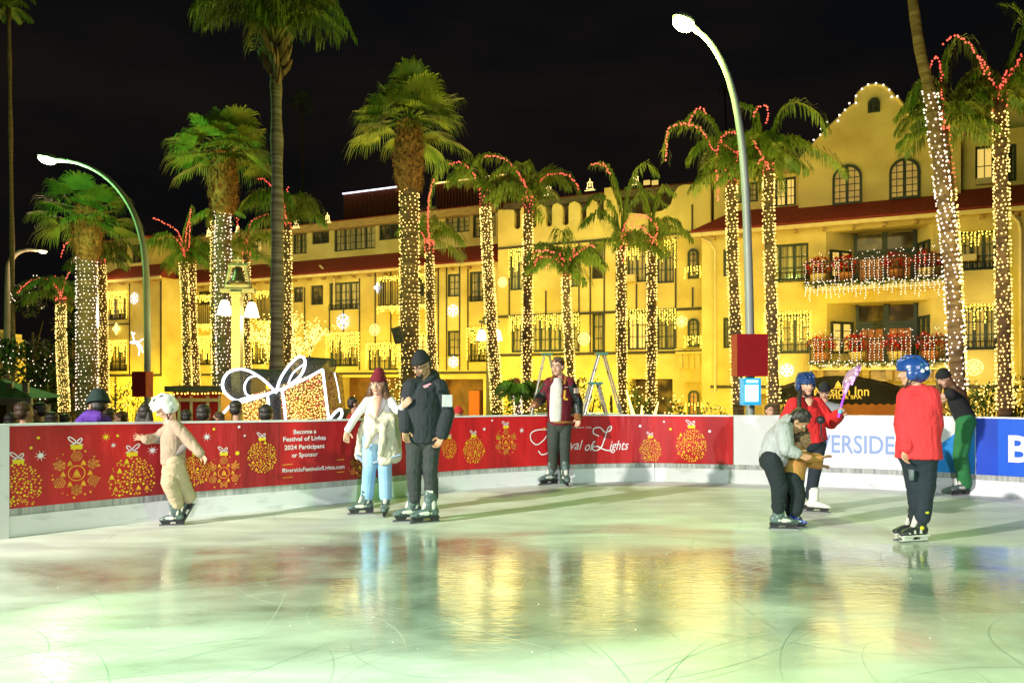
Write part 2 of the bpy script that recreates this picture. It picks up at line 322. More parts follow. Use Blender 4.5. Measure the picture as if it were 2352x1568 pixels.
for _ in range(560):
    x, y = rm.uniform(-6, 7), rm.uniform(1.5, 9.5) if rm.random() < .6 else rm.uniform(1.5, 4.5); p = Vector((x, y)); a = rm.uniform(0, 2 * pi); cv = rm.gauss(0, .9); L_ = rm.uniform(.2, 1.7); n_ = 14; w_ = rm.uniform(.0012, .003); pts = []
    for i in range(n_): pts.append((p.x, p.y)); p = p + Vector((cos(a), sin(a))) * L_ / n_; a += cv * L_ / n_
    if any(((abs(q_[0]) > 6.5 and q_[1] > 5) or q_[1] > 10) for q_ in pts): continue
    v_, f_ = stroke2d(pts, [w_ * sin(pi * (.04 + .92 * i / (n_ - 1))) for i in range(n_)]); cut.mi = 0 if rm.random() < .75 else 1; b0 = len(cut.v); cut.v += [Vector((q_[0], q_[1], .002)) for q_ in v_]
    for f in f_: cut.f.append([b0 + i for i in f]); cut.m.append(cut.mi)
cut.mi = 1
for _ in range(220):
    x, y = rm.uniform(-5, 6), rm.uniform(1.6, 9); r_ = rm.uniform(.002, .005); cut.octa((x, y, r_ * .3), r_)
cut.top('skate_marks', [mat('cut_dark', (.22, .32, .27), .6), mat('ice_snow', (.86, .88, .84), .9)], (0, 0, 0), 'fine curved blade cuts and snow shavings scattered over the ice', 'skate marks', None, False, 'stuff')  # most cuts dark green, the other cuts and the shavings white
if me.polygons[0].normal.z < 0: me.flip_normals()
# ---------------------------------------------------------------- rink barrier
def strip(mb, s0, s1, z0, z1, o0, o1, top=None, step=.15):
    k = max(1, int((s1 - s0) / step)); pr = None
    for i in range(k + 1):
        s = s0 + (s1 - s0) * i / k; p, _ = wall_at(s); zt = (p.z + z1) if top else z1
        q = [wpt(s, z0, o0), wpt(s, z0, o1), wpt(s, zt, o1), wpt(s, zt, o0)]; b = len(mb.v); mb.v += q
        if pr is None: mb.f.append([b, b + 1, b + 2, b + 3]); mb.m.append(mb.mi)
        else:
            for a in range(4): c = (a + 1) % 4; mb.f.append([pr + a, b + a, b + c, pr + c]); mb.m.append(mb.mi)
        pr = b
    mb.f.append([pr + 3, pr + 2, pr + 1, pr]); mb.m.append(mb.mi)
bar = empty('rink_barrier', (0, 11, 0), 'low white board wall curving round the far side of the ice, dressed with sponsor banners', 'barrier')
E = BS[-1]
b = MB(); strip(b, 0, E, .0, .205, -.06, .0); b.build('kick_plate', M['white_plastic'], bar)
b = MB(); strip(b, 0, E, .206, .275, -.06, -.012); b.build('scuffed_strip', M['strip'], bar)
b = MB(); strip(b, 0, E, .276, -.02, -.06, -.012, True); b.build('board', M['white_plastic'], bar)
b = MB(); strip(b, 0, E, .99, .0, -.075, .004, True); 
for i in range(len(b.v)): pass
b = MB()
k = 140; pr = None
for i in range(k + 1):
    s = E * i / k; p, _ = wall_at(s); q = [wpt(s, p.z - .022, -.075), wpt(s, p.z - .022, .006), wpt(s, p.z, .006), wpt(s, p.z, -.075)]; c0 = len(b.v); b.v += q
    if pr is not None:
        for a in range(4): c = (a + 1) % 4; b.f.append([pr + a, c0 + a, c0 + c, pr + c]); b.m.append(0)
    pr = c0
b.build('top_rail', M['white_plastic'], bar)
s = s_of(10); b = MB()
fr_ = wall_at(s)[0]; strip(b, s_of(-60), s_of(20), .0, -.003, .001, .03, True); b.build('end_post', M['white_plastic'], bar)
for px in (1500, 2096, 1300): 
    b = MB(); s = s_of(px); strip(b, s - .012, s + .012, .0, .272, .0005, .012); b.build('joint_cover', M['white_plastic'], bar)
PR = .004
def decal(mb, vf, s0, z0, k=1):
    put2d(mb, vf, lambda x, y: wpt(s0 + x * k, z0 + y * k, PR))
rnd = random.Random(5)
def snow2d(cx, cy, r, w):
    out = []
    for a in range(3):
        t = a * pi / 3 + .5; out.append(stroke2d([(cx - r * cos(t), cy - r * sin(t)), (cx + r * cos(t), cy + r * sin(t))], w))
    for a in range(6):
        t = a * pi / 3 + .5
        for sg in (-1, 1): out.append(stroke2d([(cx + .55 * r * cos(t), cy + .55 * r * sin(t)), (cx + .55 * r * cos(t) + .4 * r * cos(t + sg * .9), cy + .55 * r * sin(t) + .4 * r * sin(t + sg * .9))], w * .8))
    return out
def bell2d(cx, cy, r): return [([(cx - r * .75, cy - r * .6), (cx + r * .75, cy - r * .6), (cx + r * .45, cy + r * .3), (cx + r * .18, cy + r * .6), (cx, cy + r * 1.1), (cx - r * .18, cy + r * .6), (cx - r * .45, cy + r * .3)], [list(range(7))]),
    ([(cx - r * .95, cy - r * .95), (cx + r * .95, cy - r * .95), (cx + r * .9, cy - r * .72), (cx - r * .9, cy - r * .72)], [[0, 1, 2, 3]])]
def ornament(gold, tan, yel, whi, px, py, rp, typ, cap=True):
    s0, z0 = sz(px, py); Yd = wall_at(s0)[0].y; R = rp * Yd / F
    zmin = .29
    def add(mb, vf):
        if min(y for _, y in vf[0]) * 1 + z0 > zmin: decal(mb, vf, s0, z0)
    if typ == 'A':
        for k in range(6):
            a = k * pi / 3 + pi / 2; cx, cy = R * .78 * cos(a), R * .78 * sin(a)
            if k % 2: 
                for q in snow2d(cx, cy, R * .25, R * .07): add(tan, q)
            else: add(tan, disc2d(cx, cy, R * .25, 6, R * .19)); add(tan, disc2d(cx, cy, R * .15, 6, R * .10)); add(tan, disc2d(cx, cy, R * .06, 6))
        for k in range(6):
            a = k * pi / 3 + pi / 3 * .5 + pi / 2
            for q in bell2d(R * .55 * cos(a), R * .55 * sin(a), R * .13): add(gold, q)
        add(gold, disc2d(0, 0, R * .36, 20, R * .32))
        for q in bell2d(0, 0, R * .19): add(gold, q)
        for k in range(26):
            a = 2 * pi * k / 26 + rnd.uniform(-.05, .05)
            if k % 4: add(gold, disc2d(R * (1 + rnd.uniform(-.06, .04)) * cos(a), R * (1.08 + rnd.uniform(-.06, .04)) * sin(a), R * rnd.uniform(.025, .055), 8))
    else:
        pts = []
        for _ in range(900):
            a = rnd.uniform(0, 2 * pi); r = sqrt(rnd.random()) * R; x, y = r * cos(a), 1.12 * r * sin(a); big = rnd.random() < .12
            q = R * (.15 if big else rnd.uniform(.03, .062))
            if all((x - u) ** 2 + (y - v) ** 2 > (q * 1.1 + w_) ** 2 for u, v, w_ in pts):
                pts.append((x, y, q * (1.1 if big else 1.2)))
                if big:
                    for g_ in bell2d(x, y, q * .85): add(yel if y > -R * .2 else gold, g_)
                else: add(gold if rnd.random() < .6 else yel, disc2d(x, y, q, 8))
            if len(pts) > 150: break
    if cap:
        h = R * 1.1 if typ == 'A' else R * 1.14
        add(yel, ([(-R * .24, h), (R * .24, h), (R * .24, h + R * .2), (-R * .24, h + R * .2)], [[0, 1, 2, 3]]))
        y0 = h + R * .34
        tl = .75 if (px % 2) < 1 else 1.2
        for sg in (-1, 1):
            loop = [(sg * R * (.02 + .42 * sin(t) * .9), y0 + R * (.36 * (1 - cos(t)) * .5 + .06 * sin(2 * t) * sg + .12 * sin(t))) for t in [i * pi * 2 / 16 for i in range(17)]]
            loop = [(sg * R * .13 * (1 - cos(t)) * (tl if sg > 0 else 2 - tl) + sg * R * .02, y0 - R * .03 + R * .085 * sin(t) * 1.1 + R * .09 * (1 - cos(t)) * (tl if sg > 0 else 2 - tl)) for t in [i * pi * 2 / 16 for i in range(17)]]
            add(whi, stroke2d(loop, R * .05)); add(whi, stroke2d([(0, y0), (sg * R * .12, y0 - R * .1), (sg * R * .26, y0 - R * .16)], R * .05))
def star(mb, px, py, rp, rays):
    s0, z0 = sz(px, py); R = rp * wall_at(s0)[0].y / F
    decal(mb, disc2d(0, 0, R * (.5 if rays else .8), 10), s0, z0)
    if rays:
        for k in range(8): a = k * pi / 4 + .2; decal(mb, stroke2d([(.45 * R * cos(a), .45 * R * sin(a)), (1.15 * R * cos(a), 1.15 * R * sin(a))], [R * .16, R * .03]), s0, z0)
RB = empty('banner', (0, 10.6, .6), 'long red festival banner with gold ornaments and white lettering on the rink boards', 'banner')
b = MB(); strip(b, s_of(20), s_of(1684), .277, -.022, -.010, .0, True); b.build('fabric', M['red_vinyl'], RB)
gold, tan, yel, whi = MB(), MB(), MB(), MB()
for px in (640, 985, 1290): b = MB(); s = s_of(px); strip(b, s - .004, s + .004, .28, -.03, .0005, .0015, True); b.build('seam', mat('seam', (.16, .005, .01), .6), RB)
for a in ((42, 1118, 47, 'B'), (176, 1086, 50, 'A'), (303, 1103, 49, 'B'), (449, 1080, 31, 'B'), (514, 1085, 36, 'A'), (602, 1049, 33, 'B'), (826, 1072, 26, 'A'), (1032, 1030, 20, 'B'), (1088, 1034, 27, 'B'), (1162, 1014, 28, 'A'), (1494, 1034, 25, 'B'), (1588, 1022, 34, 'B')): ornament(gold, tan, yel, whi, *a)
for a in ((88, 1005, 4, 0), (71, 1028, 4, 0), (243, 1003, 9, 1), (270, 1000, 4, 0), (545, 1040, 6, 0), (491, 985, 4, 0), (1145, 1005, 5, 0), (1250, 985, 4, 0), (1540, 985, 4, 0), (1015, 1005, 5, 0)): star(yel, *a)
for a in ((93, 1046, 11, 1), (260, 1022, 6, 1), (350, 1034, 10, 1), (475, 1003, 9, 1), (549, 980, 4, 0), (562, 1000, 3, 0), (1112, 985, 4, 0), (1198, 988, 6, 1), (1470, 978, 4, 0), (1130, 965, 3, 0), (1525, 968, 3, 0), (1630, 990, 4, 0)): star(whi, *a)
def wtext(mb, body, px, py, hp, wp=None, shear=0, bold=0):
    s0, z0 = sz(px, py); Y = wall_at(s0)[0].y; size = hp * 1.42 * Y / F; vf = text_geo(body, size, shear, 'CENTER', 1, bold)
    if wp:
        x0 = min(x for x, _ in vf[0]); x1 = max(x for x, _ in vf[0]); want = s_of(px + wp / 2) - s_of(px - wp / 2); k = want / (x1 - x0); vf = ([(x * k, y) for x, y in vf[0]], vf[1])
    decal(mb, vf, s0, z0)
for t, y, wd in (('Become a', 989, 52), ('Festival of Lights', 1007, 98), ('2024 Participant', 1026, 92), ('or Sponsor', 1044, 60)): wtext(whi, t, 700, y + (2 if wd < 60 else 0), 10, wd, 0, .0016)
wtext(whi, 'RiversideFestivalofLights.com', 722, 1076, 9, 142, 0, .0014)
for y, w_ in ((1061, 142), (1090, 142)):
    s0, z0 = sz(722, y); h = (s_of(722 + 71) - s_of(722 - 71)) / 2; decal(gold, stroke2d([(-h, -.01), (h, .012)], .008), s0, z0)
# script lettering
wtext(whi, 'Mission Inn', 1332, 981, 5, 52)
s0, z0 = sz(1223, 1020); kx = (s_of(1323) - s_of(1223)) / 100
def sw(pts, w_=2.4): decal(whi, stroke2d([tuple(q) for q in catmull([(x * kx, -(y - 1020) * kx) for x, y in pts], 6)], w_ * kx), s0, z0)
sw([(32, 1003), (25, 1012), (10, 1021), (-3, 1012), (-4, 998), (8, 991), (30, 990), (60, 994), (78, 990)]); sw([(52, 993), (47, 1015), (38, 1036), (22, 1042), (13, 1034)]); sw([(36, 1016), (50, 1014), (62, 1017)], 2)
wtext(whi, 'estival', 1302, 1023, 22, 66, .35, .001); wtext(whi, 'of', 1350, 1025, 22, 24, .4, .001)
sw([(152, 1006), (140, 1000), (141, 990), (155, 988), (166, 998), (178, 994), (180, 986), (173, 989), (164, 1015), (156, 1032), (143, 1037), (137, 1031), (148, 1028), (166, 1036), (182, 1038)], 2.6)
wtext(whi, 'ights', 1420, 1023, 22, 44, .35, .001)
gold.build('gold_print', M['gold_print'], RB); tan.build('snowflake_print', M['tan_print'], RB); yel.build('yellow_print', M['yellow_print'], RB); whi.build('white_print', M['white_print'], RB)
WBn = empty('banner', (4.5, 10.6, .6), 'white sponsor banner with pale blue city lettering on the rink boards', 'banner')
b = MB(); strip(b, s_of(1684) + .01, s_of(2240), .277, -.022, -.010, .0, True); b.build('fabric', M['white_vinyl'], WBn)
b = MB(); wtext(b, 'RIVERSIDE', 1945, 1022, 41, 212, 0, .004); b.build('lettering', M['blue_print'], WBn)
b = MB(); sA, zA = sz(2076, 1090); sB, zB = sz(2240, 962); k = 14
for i in range(k):
    a0 = sA + (sB - sA) * i / k; a1 = sA + (sB - sA) * (i + 1) / k; t0, t1 = .277 + .001 + (zB - .277) * i / k, .278 + (zB - .277) * (i + 1) / k
    b.face([wpt(a0, .2785, .0025), wpt(a1, .2785, .0025), wpt(a1, min(t1, wall_at(a1)[0].z - .03), .0025), wpt(a0, t0, .0025)])
b.build('azure_print', M['azure_vinyl'], WBn)
BBn = empty('banner', (6.6, 9.6, .6), 'blue sponsor banner with a large white letter B at the right end of the boards', 'banner')
b = MB(); strip(b, s_of(2240) + .01, E, .277, -.022, -.010, .0, True); b.build('fabric', M['blue_vinyl'], BBn)
b = MB(); strip(b, s_of(2292), s_of(2470), .28, -.03, .001, .002, True); b.build('azure_print', mat('mid_blue_vinyl', (.0, .10, .72), .4), BBn)
b = MB(); PR = .006; wtext(b, 'B', 2338, 1034, 60, 50, 0, .012); PR = .004; b.build('lettering', M['white_print'], BBn)
# ---------------------------------------------------------------- hotel
A0 = 40.0; TT = Vector((.912, -.4104, 0)).normalized(); WF = Fr((0, A0, 0), TT)
def q(px, py, o=0):
    k = (px - CX) / F; Y = (-WF.n.y * A0 - o) / (-WF.n.y - WF.n.x * k); u = TT.x * k * Y + TT.y * (Y - A0); return u, HC + (HY - py) * Y / F
def rect(x0, x1, y0, y1, o=0):
    u0, _ = q(x0, 0, o); u1, _ = q(x1, 0, o); xm = (x0 + x1) / 2; _, zt = q(xm, y0, o); _, zb = q(xm, y1, o); return u0, u1, zb, zt
HOT = empty('hotel', WF.pt(0, -1.85, -5), 'long yellow stucco hotel with red tiled eaves, gables and balconies outlined in festive lights', 'building')
def wall_open(name, u0, u1, z0, z1, o, holes, depth=.28, m=None):
    b = MB(); U = sorted({u0, u1} | {h[0] for h in holes} | {h[1] for h in holes}); Z = sorted({z0, z1} | {h[2] for h in holes} | {h[3] for h in holes})
    U = [u for u in U if u0 <= u <= u1]; Z = [z for z in Z if z0 <= z <= z1]
    for i in range(len(U) - 1):
        for j in range(len(Z) - 1):
            cu, cz = (U[i] + U[i + 1]) / 2, (Z[j] + Z[j + 1]) / 2
            if any(h[0] < cu < h[1] and h[2] < cz < h[3] for h in holes): continue
            b.face([WF.pt(U[i], Z[j], o), WF.pt(U[i + 1], Z[j], o), WF.pt(U[i + 1], Z[j + 1], o), WF.pt(U[i], Z[j + 1], o)])
    for h in holes:
        a, c, d, e = h[:4]; dp = h[4] if len(h) > 4 else depth
        for p1, p2 in (((a, d), (c, d)), ((c, d), (c, e)), ((c, e), (a, e)), ((a, e), (a, d))):
            b.face([WF.pt(*p1, o), WF.pt(*p2, o), WF.pt(*p2, o - dp), WF.pt(*p1, o - dp)])
    # returns and back so the block is solid
    bk = o - 9
    for uu in (u0, u1): b.face([WF.pt(uu, z0, o), WF.pt(uu, z1, o), WF.pt(uu, z1, bk), WF.pt(uu, z0, bk)])
    b.face([WF.pt(u0, z1, o), WF.pt(u1, z1, o), WF.pt(u1, z1, bk), WF.pt(u0, z1, bk)])
    return b.build(name, m or M['stucco'], HOT)
def window(u0, u1, z0, z1, o, n=3, pane='curtain', fr=WF, rows=3, cols=2, fw=.09):
    f = MB(); d0, d1 = o - .10, o
    f.fbox(fr, u0, u1, z0, z0 + fw, d0, d1); f.fbox(fr, u0, u1, z1 - fw, z1, d0, d1)
    f.fbox(fr, u0, u0 + fw, z0 + fw, z1 - fw, d0, d1); f.fbox(fr, u1 - fw, u1, z0 + fw, z1 - fw, d0, d1)
    w_ = (u1 - u0) / n
    for i in range(1, n): f.fbox(fr, u0 + w_ * i - fw * .6, u0 + w_ * i + fw * .6, z0 + fw, z1 - fw, d0, d1 - .005)
    for i in range(n):
        a, c = u0 + w_ * i + fw * .7, u0 + w_ * (i + 1) - fw * .7
        for j in range(1, cols): x = a + (c - a) * j / cols; f.fbox(fr, x - .014, x + .014, z0 + fw, z1 - fw, d0 + .02, d1 - .04)
        for j in range(1, rows): z = z0 + fw + (z1 - z0 - 2 * fw) * j / rows; f.fbox(fr, a, c, z - .014, z + .014, d0 + .02, d1 - .045)
    fo = f.build('window', M['green_wood'], HOT)
    p = MB(); p.face([fr.pt(u0 + .02, z0 + .02, o - .09), fr.pt(u1 - .02, z0 + .02, o - .09), fr.pt(u1 - .02, z1 - .02, o - .09), fr.pt(u0 + .02, z1 - .02, o - .09)]); p.build('pane', M[pane], fo)
    return fo
def bars(u0, u1, z0, z1, o, name='window_rail'):      # small iron balconet in front of a window
    b = MB(); b.fbox(WF, u0, u1, z1 - .04, z1, o, o + .04); b.fbox(WF, u0, u1, z0, z0 + .04, o, o + .04)
    n = int((u1 - u0) / .14)
    for i in range(n + 1): x = u0 + (u1 - u0) * i / n; b.fbox(WF, x - .012, x + .012, z0 + .04, z1 - .04, o + .01, o + .03)
    b.build(name, M['iron'], HOT)
GB = -2.0
def block(name, x0, x1, ytop, o, wins, extra=(), m=None, ref=None):
    u0, _ = q(x0, 0, o); u1, _ = q(x1, 0, o); _, zt = q(ref or x0, ytop, o)
    holes = []; rs = []
    for w_ in wins:
        r = rect(*w_[:4], o); rs.append((r, w_)); holes.append(r)
    wall_open(name, u0, u1, GB, zt, o, holes + list(extra), m=m)
    for r, w_ in rs: window(*r, o - .1, *(w_[4:]))
    return u0, u1, zt
# A: projecting left wing
OA = 2.8
block('wall', 236, 372, 637, OA, [(250, 292, 675, 733, 2, 'curtain', WF, 3, 2), (250, 292, 785, 852, 2, 'curtain')], ref=344)
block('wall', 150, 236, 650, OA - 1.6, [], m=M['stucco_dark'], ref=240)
block('upper_wall', 236, 336, 552, OA - 1.2, [(262, 292, 560, 604, 2, 'dark_glass'), (302, 325, 560, 604, 1, 'dark_glass')], ref=290)
# B: main range
OB = 0
winsB = [(381, 408, 776, 829, 1, 'dark_glass'), (453, 489, 776, 838, 2, 'curtain'), (576, 617, 771, 836, 2, 'curtain'), (673, 696, 659, 694, 1, 'dark_glass'), (713, 742, 655, 700, 1, 'dark_glass'),
    (756, 826, 648, 711, 3, 'curtain'), (958, 976, 630, 680, 1, 'dark_glass'), (1027, 1055, 629, 681, 1, 'curtain'), (1078, 1116, 623, 692, 2, 'curtain'), (757, 822, 768, 841, 3, 'curtain'),
    (845, 915, 790, 850, 3, 'curtain'), (956, 980, 768, 812, 1, 'lit_glass'), (1027, 1055, 759, 818, 1, 'curtain'), (1078, 1118, 757, 831, 2, 'curtain'), (455, 485, 668, 700, 1, 'dark_glass')]
arc = rect(640, 1140, 864, 950)
u0, u1, zt = block('wall', 372, 1144, 641, OB, winsB, [(*rect(690, 760, 866, 980), .9), (*rect(775, 925, 866, 980), 1.2), (*rect(1005, 1110, 870, 980), .9)], ref=576)
for x0, x1 in ((690, 760), (775, 925), (1005, 1110)):
    r = rect(x0, x1, 866, 980); b = MB(); b.fbox(WF, r[0], r[1], r[2], r[3], -1.3, -1.21 if x0 == 775 else -.91); b.build('shopfront', mat('shopfront', (.16, .07, .02), .5, var=.4, scale=1.5), HOT)
r = rect(1077, 1101, 897, 990, -.4); b = MB(); b.fbox(WF, r[0], r[1], r[2], r[3], -.5, -.4); b.build('door', mat('orange_door', (.42, .10, .02), .5), HOT)
winsBu = [(575, 600, 550, 592, 1, 'lit_glass'), (636, 662, 546, 590, 1, 'dark_glass'), (672, 705, 535, 583, 2, 'curtain'), (716, 756, 531, 560, 2, 'dark_glass'), (767, 862, 520, 574, 4, 'curtain'), (870, 921, 514, 550, 2, 'dark_glass'), (950, 990, 510, 548, 2, 'dark_glass'), (1023, 1078, 495, 534, 2, 'curtain'), (1086, 1138, 492, 544, 2, 'curtain')]
block('upper_wall', 400, 1144, 515, OB - 1.3, winsBu, ref=763)
# C: middle block with battlement
OC = 1.0
winsC = [(1171, 1206, 574, 666, 2, 'curtain'), (1300, 1327, 590, 659, 1, 'curtain'), (1359, 1385, 560, 640, 1, 'dark_glass'), (1440, 1484, 557, 648, 2, 'curtain'), (1508, 1548, 560, 650, 2, 'curtain'),
    (1174, 1329, 727, 808, 7, 'curtain', WF, 3, 2), (1360, 1386, 719, 808, 1, 'curtain'), (1441, 1484, 716, 803, 2, 'lit_glass'), (1508, 1550, 715, 803, 2, 'curtain')]
u0, u1, ztC = block('wall', 1144, 1632, 570, OC, winsC, [(*rect(1190, 1330, 872, 985, OC), .9), (*rect(1450, 1545, 870, 985, OC), .9)], ref=1146)
r = rect(1190, 1545, 872, 985, OC); b = MB(); b.fbox(WF, r[0] - .2, r[1] + .2, r[2], r[3], OC - 1.1, OC - .91); b.build('shopfront', M['dark_glass'], HOT)
top = [(1144, 482)]
slots = [(1188, 526), (1225, 523), (1261, 520), (1299, 517), (1340, 514), (1380, 505)]
for i, (cx, yb) in enumerate(slots):
    w_ = 7; yt = 482 - i * 3.6
    top += [(cx - w_ - 2, yt), (cx - w_, yt + 8), (cx - w_, yb - 5), (cx - w_ * .5, yb), (cx + w_ * .5, yb), (cx + w_, yb - 5), (cx + w_, yt + 4), (cx + w_ + 2, yt - 4)]
    if i < 5: top += [((cx + slots[i + 1][0]) / 2, yt - 9)]
top += [(1388, 432), (1404, 430), (1410, 448), (1420, 470), (1440, 488), (1480, 492), (1520, 484), (1540, 470), (1550, 440), (1560, 428), (1572, 424), (1618, 424), (1632, 424)]
b = MB(); pl = [q(x, y, OC) for x, y in top]; pl = [(u0, ztC + .0)] + pl + [(u1, ztC + .0)]
b.prism(WF, list(reversed(pl)), OC - .35, OC); b.build('battlement', M['stucco'], HOT)
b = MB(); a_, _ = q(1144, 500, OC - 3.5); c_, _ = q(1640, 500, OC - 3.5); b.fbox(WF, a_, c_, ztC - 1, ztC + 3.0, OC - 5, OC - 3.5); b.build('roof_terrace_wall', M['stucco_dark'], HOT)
# D: right block with gable
OD = 2.5
al1 = rect(1897, 2144, 522, 664, OD); al2 = rect(1899, 2142, 692, 842, OD)
winsD = [(1661, 1678, 572, 634, 1, 'curtain'), (1759, 1857, 560, 644, 3, 'curtain'), (2204, 2289, 530, 618, 3, 'curtain'), (1661, 1678, 729, 799, 1, 'curtain'), (1761, 1858, 721, 810, 3, 'curtain'), (2213, 2292, 704, 802, 3, 'curtain')]
u0, u1, ztD = block('wall', 1612, 2520, 534, OD, winsD, [(*al1, 2.0), (*al2, 2.0), (*rect(1700, 2180, 905, 1010, OD), 1.5)], ref=1612)
r = rect(1700, 2180, 905, 1010, OD - 1.5); b = MB(); b.fbox(WF, r[0], r[1], r[2], r[3], OD - 1.6, OD - 1.5); b.build('entrance_glazing', M['warm_glass'], HOT)
DU = OD - 1.2
winsDu = [(1665, 1741, 420, 466, 2, 'curtain'), (1760, 1828, 408, 474, 3, 'lit_glass')]
block('upper_wall', 1640, 1836, 390, DU, winsDu, ref=1740)
gab = [(1834, 500), (1834, 372), (1850, 352), (1866, 336), (1878, 322), (1888, 312), (1897, 300), (1912, 286), (1929, 270), (1940, 258), (1953, 247), (1960, 243), (1966, 238), (1967, 226), (1972, 214), (1982, 204), (1995, 197), (2010, 195), (2026, 197), (2040, 205), (2049, 216), (2054, 224), (2062, 227), (2073, 240), (2082, 258), (2092, 272), (2108, 288), (2126, 300), (2150, 307), (2182, 309), (2207, 311), (2207, 500)]
DG = OD - .9
b = MB(); b.prism(WF, [q(x, y, DG) for x, y in reversed(gab)], DG - .6, DG); b.build('gable', M['stucco'], HOT)
b = MB(); e = [q(x, y, DG) for x, y in gab[1:-1]]
b.tube([WF.pt(u, z, DG + .0) for u, z in e], .07, 6); b.build('gable_coping', M['stucco'], HOT)
bl = MB()
for x, y in ((1869, 322), (1884, 310), (1886, 296), (1900, 281), (1925, 278), (1928, 265), (1941, 253), (1951, 238), (1966, 237), (1966, 221), (1980, 205), (1994, 195), (2012, 192), (2029, 196), (2042, 207), (2048, 223), (2061, 222)):
    u, z = q(x, y, DG + .1); bl.ell(WF.pt(u, z, DG + .12), (.045, .045, .045), n=6, m=4)
bl.top('string_lights', M['pink_bulb'], WF.pt(q(1970, 240, DG)[0], 8, DG), 'white globe bulbs spaced along the curved edge of the scrolled gable', 'string lights')
def arch_window(x0, x1, y0, y1, o, pane, n=2, rows=6, cols=4, niche=False):
    u0, u1, z0, z1 = rect(x0, x1, y0, y1, o); r = (u1 - u0) / 2; zc = z1 - r; uc = (u0 + u1) / 2
    out = [(u0, z0), (u1, z0)] + [(uc + r * cos(t), zc + r * sin(t)) for t in [i * pi / 12 for i in range(13)]]
    f = MB(); fw = .1; n_ = len(out)
    inn = [(u0 + fw, z0 + fw), (u1 - fw, z0 + fw)] + [(uc + (r - fw) * cos(t), zc + (r - fw) * sin(t)) for t in [i * pi / 12 for i in range(13)]]
    for i in range(n_):
        j = (i + 1) % n_; f.hexa([WF.pt(*out[i], o), WF.pt(*out[j], o), WF.pt(*inn[j], o), WF.pt(*inn[i], o), WF.pt(*out[i], o + .09), WF.pt(*out[j], o + .09), WF.pt(*inn[j], o + .09), WF.pt(*inn[i], o + .09)])
    if not niche: f.fbox(WF, uc - .06, uc + .06, z0 + fw, z1 - fw, o + .02, o + .08)
    for i in range(1, cols): x = u0 + (u1 - u0) * i / cols; zz = zc + sqrt(max(0, (r - fw) ** 2 - (x - uc) ** 2)); f.fbox(WF, x - .015, x + .015, z0 + fw, zz, o + .02, o + .06)
    for i in range(1, rows): z = z0 + (z1 - z0) * i / rows; hw = r - fw if z < zc else sqrt(max(.01, (r - fw) ** 2 - (z - zc) ** 2)); f.fbox(WF, uc - hw, uc + hw, z - .015, z + .015, o + .02, o + .055)
    fo = f.build('arched_window', M['green_wood'], HOT); p = MB(); p.face([WF.pt(*a, o + .015) for a in inn]); p.build('pane', M[pane], fo)
M['dim_glass'] = mat('dim_room', (.4, .3, .1), .3, emis=(1, .62, .14), es=.28, col2=(.15, .1, .04), scale=1.2, thr=(.4, .6)); arch_window(1912, 1980, 379, 470, DG, 'dim_glass'); arch_window(2042, 2113, 364, 457, DG, 'dim_glass'); arch_window(1993, 2021, 227, 259, DG, 'dark_glass', rows=2, cols=2)
# right end above the eave
block('upper_wall', 2207, 2540, 306, DU, [(2240, 2285, 334, 425, 1, 'lit_glass', WF, 2, 2), (2313, 2336, 330, 416, 1, 'curtain', WF, 5, 2)], ref=2230)
block('tower_wall', 2262, 2540, 205, DU - .4, [], ref=2300); block('tower_wall', 2205, 2262, 235, DU - 2.0, [(2229, 2255, 240, 278, 1, 'dark_glass')], ref=2230)
b = MB(); a_ = rect(2206, 2263, 292, 312, DU); b.hexa([WF.pt(a_[0] - .1, a_[2], DU + .35), WF.pt(a_[1], a_[2], DU + .35), WF.pt(a_[1], a_[2] + .05, DU - .2), WF.pt(a_[0] - .1, a_[2] + .05, DU - .2), WF.pt(a_[0] - .1, a_[2] + .08, DU + .36), WF.pt(a_[1], a_[2] + .08, DU + .36), WF.pt(a_[1], a_[3] + .1, DU - .2), WF.pt(a_[0] + .3, a_[3] + .1, DU - .2)]); b.build('small_roof', M['roof_tile'], HOT)
# pent roofs with fascia
def pent(x0, x1, yb, ref, o, rise, out=.55, back=1.25, hipl=0, hipr=0):
    u0, _ = q(x0, 0, o); u1, _ = q(x1, 0, o); _, z = q(ref, yb, o + out)
    b = MB(); b.hexa([WF.pt(u0 - out * (hipl > 0), z, o + out), WF.pt(u1 + out * (hipr > 0), z, o + out), WF.pt(u1, z + .02, o - back), WF.pt(u0, z + .02, o - back),
        WF.pt(u0 - out * (hipl > 0), z + .1, o + out + .02), WF.pt(u1 + out * (hipr > 0), z + .1, o + out + .02), WF.pt(u1 - hipr, z + rise, o - back + .02), WF.pt(u0 + hipl, z + rise, o - back + .02)]); b.build('roof', M['roof_tile'], HOT)
    f = MB(); f.fbox(WF, u0 - out * (hipl > 0), u1 + out * (hipr > 0), z - .16, z - .004, o + out - .04, o + out + .07); f.build('gutter', M['cream'], HOT)
    f = MB(); n = int((u1 - u0) / 1.1)
    for i in range(n): x = u0 + (u1 - u0) * (i + .5) / n; f.fbox(WF, x - .05, x + .05, z - .3, z - .17, o + .002, o + out * .7)
    f.build('rafter_tails', M['fascia'], HOT)
pent(372, 1144, 641, 576, OB, 1.25); pent(236, 372, 640, 290, OA, 1.15, back=1.2, hipr=.8); pent(1612, 2540, 534, 1612, OD, 1.18, out=.45, back=1.2, hipl=1.2)
pent(150, 236, 652, 236, OA - 1.6, .9, hipl=.5)
